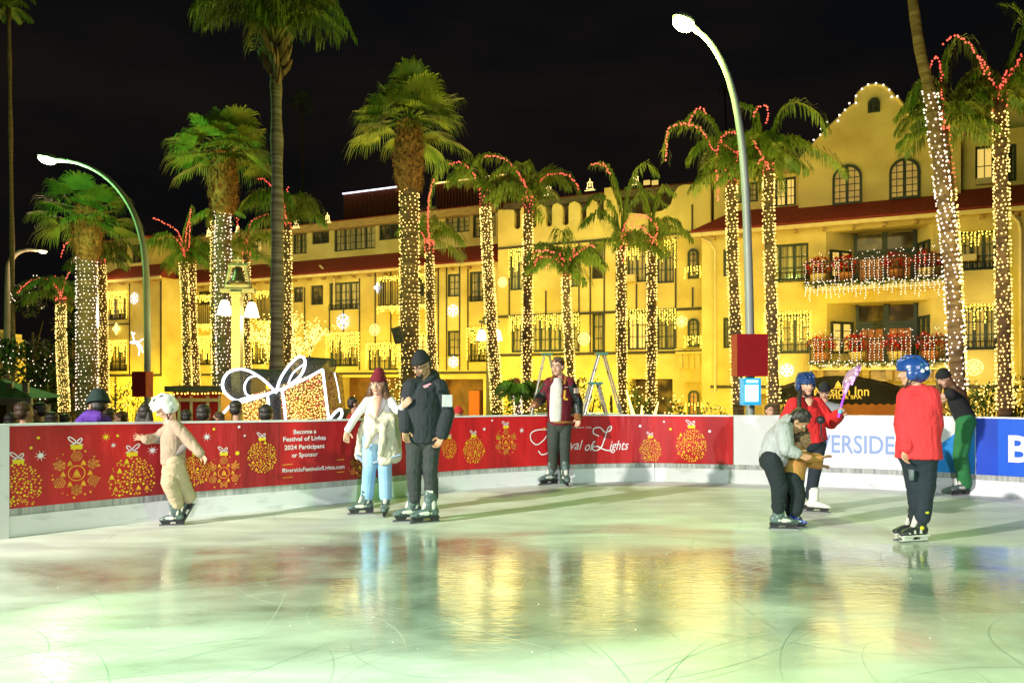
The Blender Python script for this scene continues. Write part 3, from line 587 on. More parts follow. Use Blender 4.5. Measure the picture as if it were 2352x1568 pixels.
def cornice(x0, x1, y, ref, o, h=.42):
    u0, _ = q(x0, 0, o); u1, _ = q(x1, 0, o); _, z = q(ref, y, o + .4); b = MB(); b.fbox(WF, u0, u1, z - h, z, o - .2, o + .4); b.build('cornice', M['fascia'], HOT)
    b = MB(); b.hexa([WF.pt(u0, z + .003, o + .35), WF.pt(u1, z + .003, o + .35), WF.pt(u1, z + .003, o - 6), WF.pt(u0, z + .003, o - 6), WF.pt(u0, z + .08, o + .35), WF.pt(u1, z + .08, o + .35), WF.pt(u1, z + 1.2, o - 6), WF.pt(u0, z + 1.2, o - 6)]); b.build('roof', M['roof_tile'], HOT)
cornice(400, 1146, 510, 763, OB - 1.3); cornice(230, 340, 548, 290, OA - 1.2, .3); cornice(1636, 1838, 386, 1740, DU, .3); cornice(1144, 1640, 470, 1146, OC - 3.3, .35)
# timber lines
tb = MB()
def vline(x, y0, y1, o, w_=.07, ref=None): u, _ = q(x, 0, o); _, a = q(x, y0, o); _, c = q(x, y1, o); tb.fbox(WF, u - w_ / 2, u + w_ / 2, c, a, o + .001, o + .035)
def hline(x0, x1, y, ref, o, w_=.1): u0, _ = q(x0, 0, o); u1, _ = q(x1, 0, o); _, z = q(ref, y, o); tb.fbox(WF, u0, u1, z - w_ / 2, z + w_ / 2, o + .001, o + .045)
for x, y0, y1 in ((757, 712, 766), (789, 712, 766), (826, 640, 850), (862, 625, 850), (898, 622, 850), (1007, 608, 850), (1026, 605, 850), (1056, 602, 850), (1075, 600, 850), (700, 660, 850), (640, 664, 850), (420, 690, 850)): vline(x, y0, y1, OB)
hline(372, 1144, 857, 900, OB, .14)
for x, y0, y1 in ((1170, 574, 730), (1207, 668, 724), (1254, 668, 724), (1330, 556, 808), (1356, 554, 808), (1388, 552, 808), (1416, 550, 806), (1438, 548, 806), (1462, 652, 712), (1486, 548, 806), (1506, 546, 806), (1552, 545, 800), (1590, 470, 535), (1591, 660, 705), (1630, 545, 806)): vline(x, y0, y1, OC)
hline(1144, 1632, 571, 1146, OC, .12); hline(1144, 1632, 728, 1146, OC, .12); hline(1144, 1632, 816, 1146, OC, .13)
hline(236, 372, 862, 300, OA, .14); vline(236, 640, 862, OA); vline(298, 650, 860, OA); vline(370, 645, 862, OA, .12); hline(236, 296, 745, 270, OA, .07)
hline(1632, 2520, 888, 1905, OD, .13)
tb.build('timber_trim', M['trim'], HOT)
# bay with arched niches, corbel
b = MB(); u0, u1, z0, z1 = rect(1562, 1630, 808, 852, OC); uc, hw = (u0 + u1) / 2, (u1 - u0) / 2
for k_, (za, zb, ww, dd) in enumerate(((z1 - .12, z1, hw + .1, .55), (z0 + .1, z1 - .121, hw, .45), (z0 - .5, z0 + .099, hw - .15, .3))): b.fbox(WF, uc - ww, uc + ww, za, zb, OC + .002, OC + dd)
for k_ in range(5): x = u0 + .15 + (u1 - u0 - .3) * k_ / 4; b.fbox(WF, x - .05, x + .05, z0 + .15, z1 - .15, OC + .451, OC + .5)
b.build('corbelled_balcony', M['stucco'], HOT)
arch_window(1580, 1605, 571, 640, OC, 'curtain', rows=5, cols=2, niche=True); arch_window(1580, 1606, 731, 796, OC, 'curtain', rows=5, cols=2, niche=True); arch_window(1581, 1606, 896, 955, OC, 'warm_glass', rows=4, cols=2, niche=True)
# downspouts
for pts, o in (([(1613, 548), (1630, 556), (1643, 575), (1643, 900)], OD), ([(2318, 488), (2340, 510), (2344, 530), (2344, 950)], OD), ([(735, 610), (768, 640), (768, 700)], OB), ([(2200, 320), (2200, 450)], DU)):
    b = MB(); b.tube([WF.pt(*q(x, y, o + .1), o + .12) for x, y in pts], .06, 7); b.build('downspout', M['cream'], HOT)
# window rails
for x0, x1, y0, y1, o in ((250, 292, 722, 734, OA), (250, 292, 838, 852, OA), (576, 617, 820, 836, OB), (453, 489, 824, 838, OB), (757, 822, 826, 841, OB), (1078, 1118, 816, 831, OB), (1757, 1858, 625, 648, OD), (1759, 1859, 790, 812, OD), (2203, 2290, 600, 620, OD), (2213, 2293, 782, 803, OD), (1078, 1116, 680, 692, OB), (756, 826, 698, 711, OB)):
    r = rect(x0, x1, y0, y1, o); bars(r[0], r[1], r[2], r[3], o + .003)
for x0, x1, y0, y1, o in ((2206, 2240, 586, 600, OD), (2240, 2282, 412, 426, DU), (1441, 1462, 632, 648, OC), (1150, 1166, 560, 572, OB)):
    r = rect(x0, x1, y0, y1, o); b = MB(); b.fbox(WF, r[0], r[1], r[2], r[3], o + .01, o + .3)
    for i in range(4): z = r[2] + (r[3] - r[2]) * (i + .5) / 4; b.fbox(WF, r[0] + .04, r[1] - .04, z - .012, z + .012, o + .301, o + .315)
    b.build('air_conditioner', M['cream'], HOT)
# alcoves
def alcove(al, ytop, ydoor0, xs):
    u0, u1, z0, z1 = al; xl, xr = xs
    ul, _ = q(xl, 0, OD - 1.2); ur, _ = q(xr, 0, OD - 1.2)
    b = MB(); b.fbox(WF, ul, ur, z0, z1, OD - 1.4, OD - 1.25); b.face([WF.pt(u0, z0, OD - .02), WF.pt(ul, z0, OD - 1.25), WF.pt(ul, z1, OD - 1.25), WF.pt(u0, z1, OD - .02)]); b.face([WF.pt(ur, z0, OD - 1.25), WF.pt(u1, z0, OD - .02), WF.pt(u1, z1, OD - .02), WF.pt(ur, z1, OD - 1.25)])
    b.build('alcove_wall', M['stucco'], HOT)
    b = MB(); b.fbox(WF, ul + .02, ur - .02, z1 - .8, z1 - .05, OD - 1.24, OD - 1.2); d = b.build('transom', M['dark_glass'], HOT)
    window(ul + .02, ur - .02, z0, z1 - .85, OD - 1.12, 2, 'warm_glass', WF, 3, 3, .2)
    b = MB(); b.fbox(WF, ul, ur, z1 - .86, z1 - .74, OD - 1.24, OD - 1.05); b.fbox(WF, ul, ul + .12, z0, z1 - .01, OD - 1.24, OD - 1.06); b.fbox(WF, ur - .12, ur, z0, z1 - .01, OD - 1.24, OD - 1.06); b.fbox(WF, (ul + ur) / 2 - .1, (ul + ur) / 2 + .1, z1 - .73, z1 - .01, OD - 1.24, OD - 1.07); b.build('door_frame', M['green_wood'], HOT)
    p0 = WF.pt(u0, 0, OD - .02); p1 = WF.pt(ul, 0, OD - 1.25); L = (p1 - p0).length; f1 = Fr(p0, p1 - p0); window(L * .12, L * .85, z0 + .6, z1 - .75, .09, 2, 'lit_glass', f1, 4, 1)
    p0 = WF.pt(ur, 0, OD - 1.25); p1 = WF.pt(u1, 0, OD - .02); L = (p1 - p0).length; f1 = Fr(p0, p1 - p0); window(L * .15, L * .85, z0 + .6, z1 - .6, .09, 2, 'dark_glass', f1, 4, 1)
alcove(al1, 0, 0, (1962, 2104)); alcove(al2, 0, 0, (1966, 2106))
# balconies of the right block
def balcony(x0, x1, yr0, yr1, o=OD, dep=1.0):
    u0, u1, z0, z1 = rect(x0, x1, yr0, yr1, o + dep)
    bal = MB(); bal.fbox(WF, u0, u1, z0 - .3, z0 - .02, o + .003, o + dep + .05); bo = bal.build('balcony', M['cream'], HOT)
    r = MB(); r.fbox(WF, u0, u1, z1 - .05, z1, o + dep - .04, o + dep); r.fbox(WF, u0, u1, z0, z0 + .05, o + dep - .04, o + dep)
    n = int((u1 - u0) / .16)
    for i in range(n + 1): x = u0 + (u1 - u0) * i / n; r.fbox(WF, x - .014, x + .014, z0 + .05, z1 - .05, o + dep - .035, o + dep - .01)
    for uu in (u0, u1): 
        for k_ in range(6): oo = o + dep * k_ / 6; r.fbox(WF, uu - .014, uu + .014, z0, z1, oo + .01, oo + .035)
    r.build('railing', M['iron'], bo); return u0, u1, z0, z1, o + dep
BAL = [balcony(1850, 2172, 592, 645), balcony(1860, 2180, 776, 832)]
u0, u1, z0, z1, oo = BAL[1]; b = MB(); b.fbox(WF, u0 + .1, u1 - .1, z0 - .75, z0 - .301, OD + .003, oo - .15)
for i in range(6): x = u0 + .4 + (u1 - u0 - .8) * i / 5; b.fbox(WF, x - .12, x + .12, z0 - .7, z0 - .31, oo - .149, oo + .1)
b.build('balcony_brackets', M['fascia'], HOT)
BALB = []
for x0, x1, y0, y1 in ((380, 506, 702, 745), (590, 650, 690, 736), (869, 985, 655, 700)):
    u0, u1, z0, z1, oo = balcony(x0, x1, y0 - 22, y1, OB, .7); BALB.append((u0, u1, z0, z1, oo))
# canopy
can = []; k_ = 16
for i in range(k_ + 1):
    t = i / k_; x = 1782 + (2076 - 1782) * t; can.append((x, 908 - 44 * sin(pi * (.08 + .84 * t)) ** .8 + 6))
oc = OD + .4; dp = 2.6
def cq(x, y, d): u, z = q(x, y, oc + dp); return WF.pt(u, z, oc + d)
b = MB()
for i in range(k_):
    (xa, ya), (xb, yb) = can[i], can[i + 1]
    b.face([cq(xa, 918, dp), cq(xb, 918, dp), cq(xb, yb, dp * .9), cq(xa, ya, dp * .9)]); b.face([cq(xa, ya, dp * .9), cq(xb, yb, dp * .9), cq(xb, yb - 12, 0), cq(xa, ya - 12, 0)])
    b.face([cq(xa, 918, dp), cq(xb, 918, dp), cq(xb, 926, dp + .01), cq((xa + xb) / 2, 930, dp + .01), cq(xa, 926, dp + .01)])
b.face([cq(1782, 918, dp), cq(*can[0], dp * .9), cq(can[0][0], can[0][1] - 12, 0), cq(1782, 918, 0)]); b.face([cq(2076, 918, dp), cq(*can[-1], dp * .9), cq(can[-1][0], can[-1][1] - 12, 0), cq(2076, 918, 0)])
co = b.build('canopy', M['canvas'], HOT)
b = MB(); fcan = Fr(WF.pt(0, 0, oc + dp + .02), TT)
def cput(mb, vf, px, py, k): u, z = q(px, py, oc + dp); put2d(mb, vf, lambda x, y: WF.pt(u + x * k, z + y * k, oc + dp + .03 - (.012 * 0)))
cput(b, text_geo('Mission Inn', .50, sx=.86, bold=.006), 1932, 899, 1); cput(b, text_geo('HOTEL & SPA', .19, sx=1.25, bold=.004), 1932, 912, 1)
for vf in bell2d(0, 0, .16): cput(b, vf, 1925, 883, 1)
b.build('lettering', mat('dull_gold', (.38, .28, .08), .6), co)
# roof pavilions with lit edges
def pavilion(x0, x1, y0, y1, o, dy):
    u0, u1, z0, z1 = rect(x0, x1, y0, y1, o); b = MB(); n = 22
    for i in range(n): a = u0 + (u1 - u0) * i / n; b.fbox(WF, a, a + (u1 - u0) / n * .55, z0, z1 - .02, o - .1, o)
    b.fbox(WF, u0, u1, z0, z1 - .05, o - 3, o - .3); b.build('roof_screen', mat('red_slats', (.22, .05, .03), .7), HOT)
    l = MB(); l.fbox(WF, u0 - .1, u1 + .1, z1, z1 + .07, o - .05, o + .05); return l, WF.pt((u0 + u1) / 2, z1, o)
l, p = pavilion(790, 914, 438, 505, -6, 0); l.top('light_bar', M['blue_neon'], p, 'blue-white light strip along the roof screen left of the shaggy fan palm', 'light strip')
l, p = pavilion(1002, 1160, 412, 490, -6, 0); l.top('light_bar', M['warm_bulb'], p, 'warm white light strip on the roof screen above the middle of the hotel', 'light strip')
for x in (1478, 1497): b = MB(); r = rect(x, x + 14, 414, 424, -4); b.fbox(WF, *r, -4.1, -4); b.build('rooflight', M['lit_glass'], HOT)
# added warm point lights that brighten the hotel front, no fixtures there
for i in range(13):
    u = -26 + i * 3.9; o = 4.7; gl = gz(0, 30)
    point('facade_fill_light', WF.pt(u, .6, o + OD * (u > 9)), (880 if u > -8 else 760) * (.08 if 11 < u < 19 else .86), (1, .69, .07), .6)
for u in (-27, -20, -13, -6.5, 0, 6, 11.5, 17): point('upper_facade_fill_light', WF.pt(u, 8.4, 4.5 + OD * (u > 9)), 400, (1, .80, .28), 2.1)  # added lights hanging free before the upper storeys to brighten them
point('balcony_fill_light', WF.pt(16, 2.9, OD + 5.2), 620, (1, .74, .10), .8)  # this and the next: lights added above the canopy to brighten the balconies
point('balcony_fill_light', WF.pt(13, 2.4, OD + 4.6), 420, (1, .74, .10), .8)
# ---------------------------------------------------------------- palms
M['frond'] = mat('palm_leaf', (.10, .17, .015), .5, col2=(.30, .34, .05), scale=1.6, thr=(.35, .65))
M['frond_dark'] = mat('palm_leaf_dark', (.07, .13, .014), .5, col2=(.18, .24, .035), scale=1.6)  # darker leaf copy; the dim light on these palms put into the colour
M['frond_dry'] = mat('dry_frond', (.16, .06, .015), .85, col2=(.34, .16, .05), scale=5)
M['trunk'] = mat('palm_trunk', (.085, .05, .028), .9, col2=(.17, .10, .055), scale=2.2, stretch=(.6, .6, 5), bump=.7, bscale=6, thr=(.4, .6))
M['trunk_grey'] = mat('grey_palm_trunk', (.12, .085, .06), .9, col2=(.26, .20, .14), scale=1.6, stretch=(.35, .35, 6), bump=.7, bscale=6, thr=(.42, .58))
M['trunk_light'] = mat('ringed_palm_trunk', (.20, .14, .09), .9, col2=(.42, .31, .22), scale=1.6, stretch=(.35, .35, 6), bump=.7, bscale=6, thr=(.42, .58))
M['trunk_brown'] = mat('brown_palm_trunk', (.16, .085, .045), .9, col2=(.30, .18, .10), scale=2.2, stretch=(.6, .6, 5), bump=.7, bscale=6, thr=(.4, .6))
M['bark'] = mat('bark', (.09, .06, .035), .9, var=.3, scale=6, bump=.5)
R3 = random.Random(11)
UP = Vector((0, 0, 1))
def fan_leaf(mb, base, d, lp, lb, rr, dry=0, nl=24):
    a, u = frame_of(d); sag = -.10 if not dry else -.35
    tip = base + d * lp + Vector((0, 0, sag * lp))
    mb.tube([base, base + d * lp * .5 + Vector((0, 0, .02)), tip], [.022, .018, .012], 3, False)
    tilt = rr.uniform(-.5, .5); a2 = a * cos(tilt) + u * sin(tilt); cup = rr.uniform(.1, .35)
    for i in range(nl):
        t = (i / (nl - 1) - .5) * 2; an = t * 1.35; L = lb * (1 - .22 * abs(t) ** 1.5) * rr.uniform(.86, 1.08)
        dd = (d * cos(an) + a2 * sin(an)).normalized(); ku = u * (-cup * abs(t)) + Vector((0, 0, 0))
        p0 = tip; p1 = tip + dd * L * .5 + ku * L * .2 + Vector((0, 0, -.03 * L)); p2 = tip + dd * L * .78 + Vector((0, 0, -.16 * L)); p3 = tip + dd * L * .92 + Vector((rr.uniform(-.03, .03), rr.uniform(-.03, .03), -(.36 + .2 * rr.random()) * L))
        sd = dd.cross(u); sd = sd.normalized() if sd.length > 1e-3 else a
        w1 = L * .030
        mb.face([p0, p1 - sd * w1, p2, p1 + sd * w1]) if rr.random() < .0 else (mb.face([p0, p1 - sd * w1, p1 + sd * w1]), mb.face([p1 - sd * w1, p2 - sd * w1 * .5, p2 + sd * w1 * .5, p1 + sd * w1]), mb.face([p2 - sd * w1 * .5, p3, p2 + sd * w1 * .5]))
def feather(mb, pts, ll, rr, n=34, droop=.9, w_=.019):
    pts = [Vector(p) for p in pts]; pts = catmull(pts, 6) if len(pts) < 14 else pts
    cum = [0]
    for i in range(1, len(pts)): cum.append(cum[-1] + (pts[i] - pts[i - 1]).length)
    T = cum[-1]; mb.tube(pts[::2] + [pts[-1]], [.03 * (1 - .75 * i / max(1, len(pts[::2]))) for i in range(len(pts[::2]) + 1)], 3, False)
    for k in range(n):
        t = .12 + .88 * k / (n - 1); s = t * T; i = max(j for j in range(len(cum) - 1) if cum[j] <= s + 1e-9); f = (s - cum[i]) / max(1e-6, cum[i + 1] - cum[i]); p = pts[i].lerp(pts[i + 1], f)
        d = (pts[i + 1] - pts[i]).normalized(); a = d.cross(UP); a = a.normalized() if a.length > .05 else Vector((1, 0, 0))
        L = ll * (sin(pi * (.12 + .8 * t)) ** .6) * rr.uniform(.6, 1.15)
        for sg in (-1, 1):
            o_ = (a * sg * rr.uniform(.5, .9) + d * rr.uniform(.35, .7) + UP * rr.uniform(-.1, .35)).normalized()
            p1 = p + o_ * L * .42; p2 = p1 + (o_ * .5 + Vector((0, 0, -droop))).normalized() * L * .38; p3 = p2 + (o_ * .15 + Vector((0, 0, -1))).normalized() * L * .28
            sd = o_.cross(UP); sd = (sd.normalized() if sd.length > .05 else a) * w_ + d * w_ * .4
            mb.face([p, p1 - sd, p1 + sd]); mb.face([p1 - sd, p2 - sd * .7, p2 + sd * .7, p1 + sd]); mb.face([p2 - sd * .7, p3, p2 + sd * .7])
def arc_pts(c, az, L, up, rr, k=9):
    h = Vector((cos(az), sin(az), 0)); out = []
    for i in range(k):
        t = i / (k - 1); out.append(c + h * (L * (t ** 1.15) * .8) + Vector((0, 0, L * (up * t - (up + .55) * t ** 2.1 * .62))))
    return out
def interp(path, t):
    n = len(path) - 1; x = min(t * n, n - 1e-6); i = int(x); return path[i].lerp(path[i + 1], x - i)
def trunk_path(px, Y, ypad=0):
    pts = [P(x, y, Y) for x, y in px]; b = pts[-1]; z = gz(b.x, Y); pts.append(Vector((b.x, b.y, z))); return pts
STR = {}
def wrap(mb, path, r, z0, z1, dz, dc, rr, bulb=.024, mi=0):
    """bulbs wound round a trunk between heights z0 and z1"""
    zs = [p.z for p in path]
    def at(z):
        for i in range(len(path) - 1):
            a, b_ = path[i], path[i + 1]
            if b_.z <= z <= a.z + 1e-6: return b_.lerp(a, (z - b_.z) / max(1e-6, a.z - b_.z))
        return path[0] if z > path[0].z else path[-1]
    z = z0; ph = rr.random() * 6; mb.mi = mi
    while z < z1:
        c = at(z); rad = r(z) if callable(r) else r; n = max(5, int(2 * pi * rad / dc)); 
        for k in range(n):
            t = 2 * pi * (k + rr.uniform(-.22, .22)) / n + ph; zz = z + dz * k / n + rr.uniform(-.025, .025)
            if rr.random() < .10: continue
            mb.octa(c + Vector(((rad + .02) * cos(t), (rad + .02) * sin(t), zz - z)), bulb * rr.choice((.7, .9, 1, 1.15)))
        z += dz * rr.uniform(.85, 1.2); ph += rr.uniform(.3, .9)
def bulbs_on(mb, pts, step, rr, bulb=.026, mi=0, jit=.02):
    mb.mi = mi; acc = 0
    for i in range(len(pts) - 1):
        a, b_ = pts[i], pts[i + 1]; L = (b_ - a).length; 
        while acc < L: p = a.lerp(b_, acc / L); mb.octa(p + Vector((rr.uniform(-jit, jit), rr.uniform(-jit, jit), rr.uniform(-jit, jit))), bulb); acc += step
        acc -= L
def palm(kind, path, Y, wpx, label, lit=None, bulb='warm_bulb', red=(), fronds=(), nf=14, R=None, skirt=None, seed=1, dc=.125, dz=.13, group=None, lt=None, elev=None, tm=None, leafm='frond', wtop=None, bs=.029, upr=(.25, 2.0)):
    rr = random.Random(seed * 13 + 5); pts = trunk_path(path, Y); base = pts[-1]; r0 = wpx * .5 * Y / F; rt = (wtop or wpx * .8) * .5 * Y / F
    root = empty('palm_tree', base, label, 'palm tree', group or ('fan palms' if kind == 'fan' else 'feather palms'))
    full = catmull(pts, 6); H = full[0].z - full[-1].z
    t = MB(); rs = []
    for i, p in enumerate(full):
        f = (p.z - base.z) / H; rs.append(r0 + (rt - r0) * f + (.03 if i % 3 == 0 else 0) * (1 if kind != 'plain' else .3))
    rs[-1] = r0 * 1.25; t.tube(full, rs, 12); t.build('trunk', M[tm or 'trunk'], root, True)
    c = full[0]; cr = MB(); Rm = (R or 100) * Y / F
    if kind == 'fan' or kind == 'fan_far':
        nl = nf; gold_ = 2.39996
        for i in range(nl):
            f = (i + .5) / nl; lo = elev if elev is not None else -.45; z = 1 - f * (1 - lo); az = i * gold_ + rr.uniform(-.2, .2); h = sqrt(max(0, 1 - z * z))
            d = Vector((h * cos(az), h * sin(az), z + .05)).normalized(); L = Rm * rr.uniform(.88, 1.1)
            fan_leaf(cr, c + Vector((0, 0, rr.uniform(-.1, .2))), d, L * .50, L * .60, rr, nl=32 if kind == 'fan' else 10)
    else:
        for fr_ in fronds: feather(cr, [P(x, y, Y + (fr_[2] if len(fr_) > 2 else 0) * i) for i, (x, y) in enumerate(fr_[0])], fr_[1] * Y / F, rr, 60)
        for i in range(nf):
            az = i * 2.39996 + rr.uniform(-.3, .3); up = rr.uniform(*upr); L = Rm * rr.uniform(.95, 1.3)
            feather(cr, arc_pts(c, az, L, up, rr), L * .42, rr, 52)
    cr.build('crown', M[leafm], root)
    if skirt:                                        # shag of dead fronds hanging under the crown
        sk = MB(); (sx0, sx1, sy0, sy1) = skirt; zt = P(0, sy0, Y).z; zb = P(0, sy1, Y).z; rw = (sx1 - sx0) * .5 * Y / F; cc = P((sx0 + sx1) / 2, sy1, Y)
        n = 620
        prof = lambda f: rw * (.72 + .28 * sin(pi * min(1, f * 1.1)) ) * (1 if f > .12 else .8 + f)
        body = [(Vector((cc.x, cc.y, zb + (zt - zb) * k / 8)), prof(k / 8) * .86) for k in range(9)]; sk.tube([a for a, _ in body], [b_ for _, b_ in body], 12)
        for i in range(n):
            f = rr.random(); az = rr.uniform(0, 2 * pi); z = zb + (zt - zb) * f; rad = prof(f) * rr.uniform(.82, 1.0); h = Vector((cos(az), sin(az), 0)); sd = Vector((-sin(az), cos(az), 0)) * rr.uniform(.03, .055)
            p = Vector((cc.x, cc.y, z)) + h * rad * .8; L = rr.uniform(.18, .42)
            p1 = p + h * L * .45 + UP * L * .25; p2 = p1 + h * L * rr.uniform(-.1, .3) - UP * L * .7
            sk.face([p - sd, p + sd, p1 + sd * .8, p1 - sd * .8]); sk.face([p1 - sd * .8, p1 + sd * .8, p2])
        sk.build('dead_frond_skirt', M['frond_dry'], root)
    if kind == 'boots': pass
    if lit:
        l = MB(); zt, zb = P(0, lit[0], Y).z, P(0, lit[1], Y).z
        fr_ = lambda z: (r0 + (rt - r0) * (z - base.z) / H) + .03
        wrap(l, full, fr_, zb, zt, dz, dc, rr, bs, 0)
        if lt: wrap(l, full, fr_, zt, P(0, lt, Y).z, .15, .16, rr, .026, 1)
        for poly in red: bulbs_on(l, catmull([P(x, y, Y - .45) for x, y in poly], 8), .075, rr, .034, 1, .03)
        kind_w = 'white' if bulb == 'pink_bulb' else 'warm yellow'
        l.top('string_lights', [M[bulb], M['red_bulb']], base, None, 'string lights', 'string lights wound round the palms')
        return root, bpy.context.scene.collection.objects[-1]
    return root, None
def lab(pr, txt):
    if pr[1]: pr[1]['label'] = txt
RD = .0
# fan palms
lab(palm('fan', [(200, 500), (199, 620), (200, 945)], 30, 40, 'stocky fan palm at the left, trunk netted in white lights beneath a dark shag', (598, 945), 'pink_bulb', nf=28, R=112, skirt=(166, 236, 462, 600), seed=2, dz=.15, dc=.15, leafm='frond_dark', bs=.028, wtop=38), 'white net of bulbs on the thick fan palm trunk left of the hotel wing')
lab(palm('fan', [(514, 352), (512, 560), (518, 900)], 28, 36, 'fan palm with long brown shag behind the mission bell lantern, trunk in white lights', (492, 900), 'pink_bulb', nf=32, R=124, skirt=(480, 548, 352, 494), seed=3, dz=.14, dc=.14, elev=-.35, bs=.027), 'widely spaced white bulbs on the fan palm trunk behind the tall bell lantern')
lab(palm('fan', [(940, 282), (940, 450), (941, 945)], 26, 42, 'largest fan palm, behind the man in the black hoodie, with long brown shag', (440, 945), 'warm_bulb', nf=34, R=142, skirt=(904, 976, 285, 442), seed=4, dz=.135, dc=.15, elev=-.4, bs=.026, wtop=38), 'neat rows of warm bulbs on the thick palm trunk behind the black hoodie man')
# tall palm in front of all, unlit trunk with boots
pr = palm('feather', [(632, 92), (634, 200), (637, 480), (636, 850)], 19, 34, 'tallest palm, bare grey ringed trunk without lights behind the gift box sculpture', nf=13, R=175, seed=7, tm='trunk_light', wtop=22, upr=(1.25, 2.3),
     fronds=[([(632, 92), (610, 20), (560, -10), (490, 10), (445, 50)], 60), ([(632, 92), (650, 20), (710, -8), (780, 30), (812, 80)], 62), ([(632, 92), (640, 10), (645, -60), (640, -120)], 60), ([(632, 92), (660, 40), (700, 20), (750, 40), (790, 70)], 50), ([(632, 92), (600, 50), (550, 30), (500, 40), (470, 60)], 48)])
b = MB(); rr = random.Random(3)
for i in range(46):
    f = rr.random(); az = rr.uniform(0, 2 * pi); p = P(636, 196 - 100 * f, 19); h = Vector((cos(az), sin(az), 0)); r_ = .20 + .09 * sin(pi * f)
    p = p + h * r_ * .55; b.tube([p, p + h * .14 + UP * .18, p + h * .22 + UP * .36], [.07, .05, .015], 4)
b.build('frond_stubs', mat('frond_stubs', (.30, .17, .07), .85, var=.35, scale=4), pr[0])
b = MB()
for pts in ([(632, 96), (622, 55), (612, 28)], [(634, 96), (640, 50), (638, 0), (636, -60)], [(636, 96), (650, 72), (660, 60)]): b.tube([P(x, y, 18.85) for x, y in pts], [.055, .04, .03][:len(pts)] + [.02] * (len(pts) - 3), 6)
b.build('frond_stalk', mat('frond_stalk', (.34, .24, .06), .7), pr[0])
# thin leaning and edge palms without lights
palm('feather', [(20, 20), (24, 300), (30, 800)], 34, 9, 'very thin bare palm trunk rising out of the picture at the far left edge', nf=12, R=50, seed=8, tm='trunk', leafm='frond_dark')
palm('fan_far', [(694, 235), (696, 480), (696, 800)], 70, 6, 'small dim palm far behind the hotel, right of the tallest palm', nf=26, R=36, seed=9, leafm='frond_dark')
palm('fan_far', [(1664, 208), (1668, 330), (1668, 700)], 75, 5, 'small dim palm far behind the hotel, left of the right street lamp pole', nf=20, R=20, seed=10, leafm='frond_dark')
# feather palms wound with lights
lab(palm('feather', [(140, 688), (141, 800), (148, 945)], 33, 20, 'short feather palm at the far left with red lit fronds before dark trees', (700, 945), nf=12, R=78, seed=21, lt=650, red=[[(40, 672), (62, 650), (90, 640), (118, 645), (140, 680)], [(140, 680), (135, 655), (128, 632)], [(140, 680), (148, 650), (160, 625)]], fronds=[([(140, 680), (118, 645), (90, 640), (62, 650), (40, 672)], 34)], leafm='frond_dark', dc=.085, dz=.10), 'warm bulbs with a red arching top on the leftmost lit palm')
lab(palm('feather', [(232, 600), (236, 700), (240, 945)], 34, 18, 'slim feather palm just right of the white-netted fan palm', (608, 945), nf=11, R=75, seed=22, lt=568, leafm='frond_dark', dc=.115, dz=.12, red=[[(232, 590), (215, 555), (180, 545), (150, 560), (140, 590)]]), 'warm bulbs on the slim trunk right beside the white-netted fan palm')
lab(palm('feather', [(420, 590), (426, 700), (430, 890)], 33, 17, 'left of a close pair of slender palms, with red lit spreading fronds', (600, 895), nf=12, R=88, seed=23, lt=540, dc=.115, dz=.12, red=[[(424, 590), (410, 555), (385, 542), (358, 550)], [(424, 590), (412, 540), (392, 520), (350, 500)], [(424, 590), (428, 530), (440, 480)], [(424, 590), (434, 560), (436, 510)]],
     fronds=[([(424, 590), (410, 555), (385, 542), (350, 560)], 36), ([(424, 590), (428, 530), (442, 475)], 34)]), 'warm bulbs and red sprays on the left of the close pair of slender palms')
lab(palm('feather', [(441, 600), (443, 720), (451, 890)], 33.6, 15, 'right of a close pair of slender palms, trunk touching its neighbour', (612, 895), nf=9, R=70, seed=24, lt=580, dc=.115, dz=.12), 'warm bulbs on the right of the close pair of slender palms')
lab(palm('feather', [(494, 500), (494, 700), (497, 895)], 29.5, 17, 'slim palm pressed against the left side of the shaggy palm by the lantern', (505, 895), nf=6, R=60, seed=25, dc=.115, dz=.12), 'yellow bulbs on the slim trunk left against the white-netted palm by the bell lantern')
lab(palm('feather', [(566, 585), (567, 700), (569, 870)], 32, 14, 'thin palm showing right behind the bell lantern post', (600, 872), nf=9, R=78, seed=26, lt=550, dc=.115, dz=.12, red=[[(566, 575), (572, 520), (590, 500), (615, 492)], [(566, 560), (550, 540), (545, 500)]]), 'warm bulbs and red sparks on the thin trunk just right of the bell lantern')
lab(palm('feather', [(658, 520), (660, 650), (661, 870)], 30, 19, 'palm half hidden right behind the tallest bare trunk', (535, 870), nf=13, R=105, seed=27, lt=480, dc=.115, dz=.12, leafm='frond_dark', red=[[(656, 500), (640, 450), (610, 415), (590, 410)], [(656, 500), (655, 460), (662, 430)]]), 'warm bulbs on the trunk peeking out right of the tallest bare palm')
lab(palm('feather', [(986, 560), (988, 700), (995, 890)], 30, 20, 'palm right of the largest fan palm, its red lit stem curving up like a hook', (585, 900), nf=9, R=88, seed=28, lt=500, dc=.115, dz=.12, red=[[(986, 570), (984, 500), (986, 450), (996, 408)], [(986, 560), (965, 530), (958, 480)], [(984, 560), (982, 500), (988, 440)]], fronds=[([(986, 560), (984, 480), (996, 408), (1030, 372), (1065, 400)], 44)]), 'warm bulbs under a tall red hook of lights right of the largest fan palm')
lab(palm('feather', [(1113, 440), (1118, 560), (1127, 720), (1142, 945)], 28, 24, 'slightly bent palm at the seam between the two wings, above the small lantern', (480, 945), nf=12, R=96, seed=29, lt=425, dc=.095, dz=.105, red=[[(1035, 378), (1055, 372), (1075, 385), (1095, 410)]]), 'dense warm bulbs on the bent trunk right above the small twin lantern')
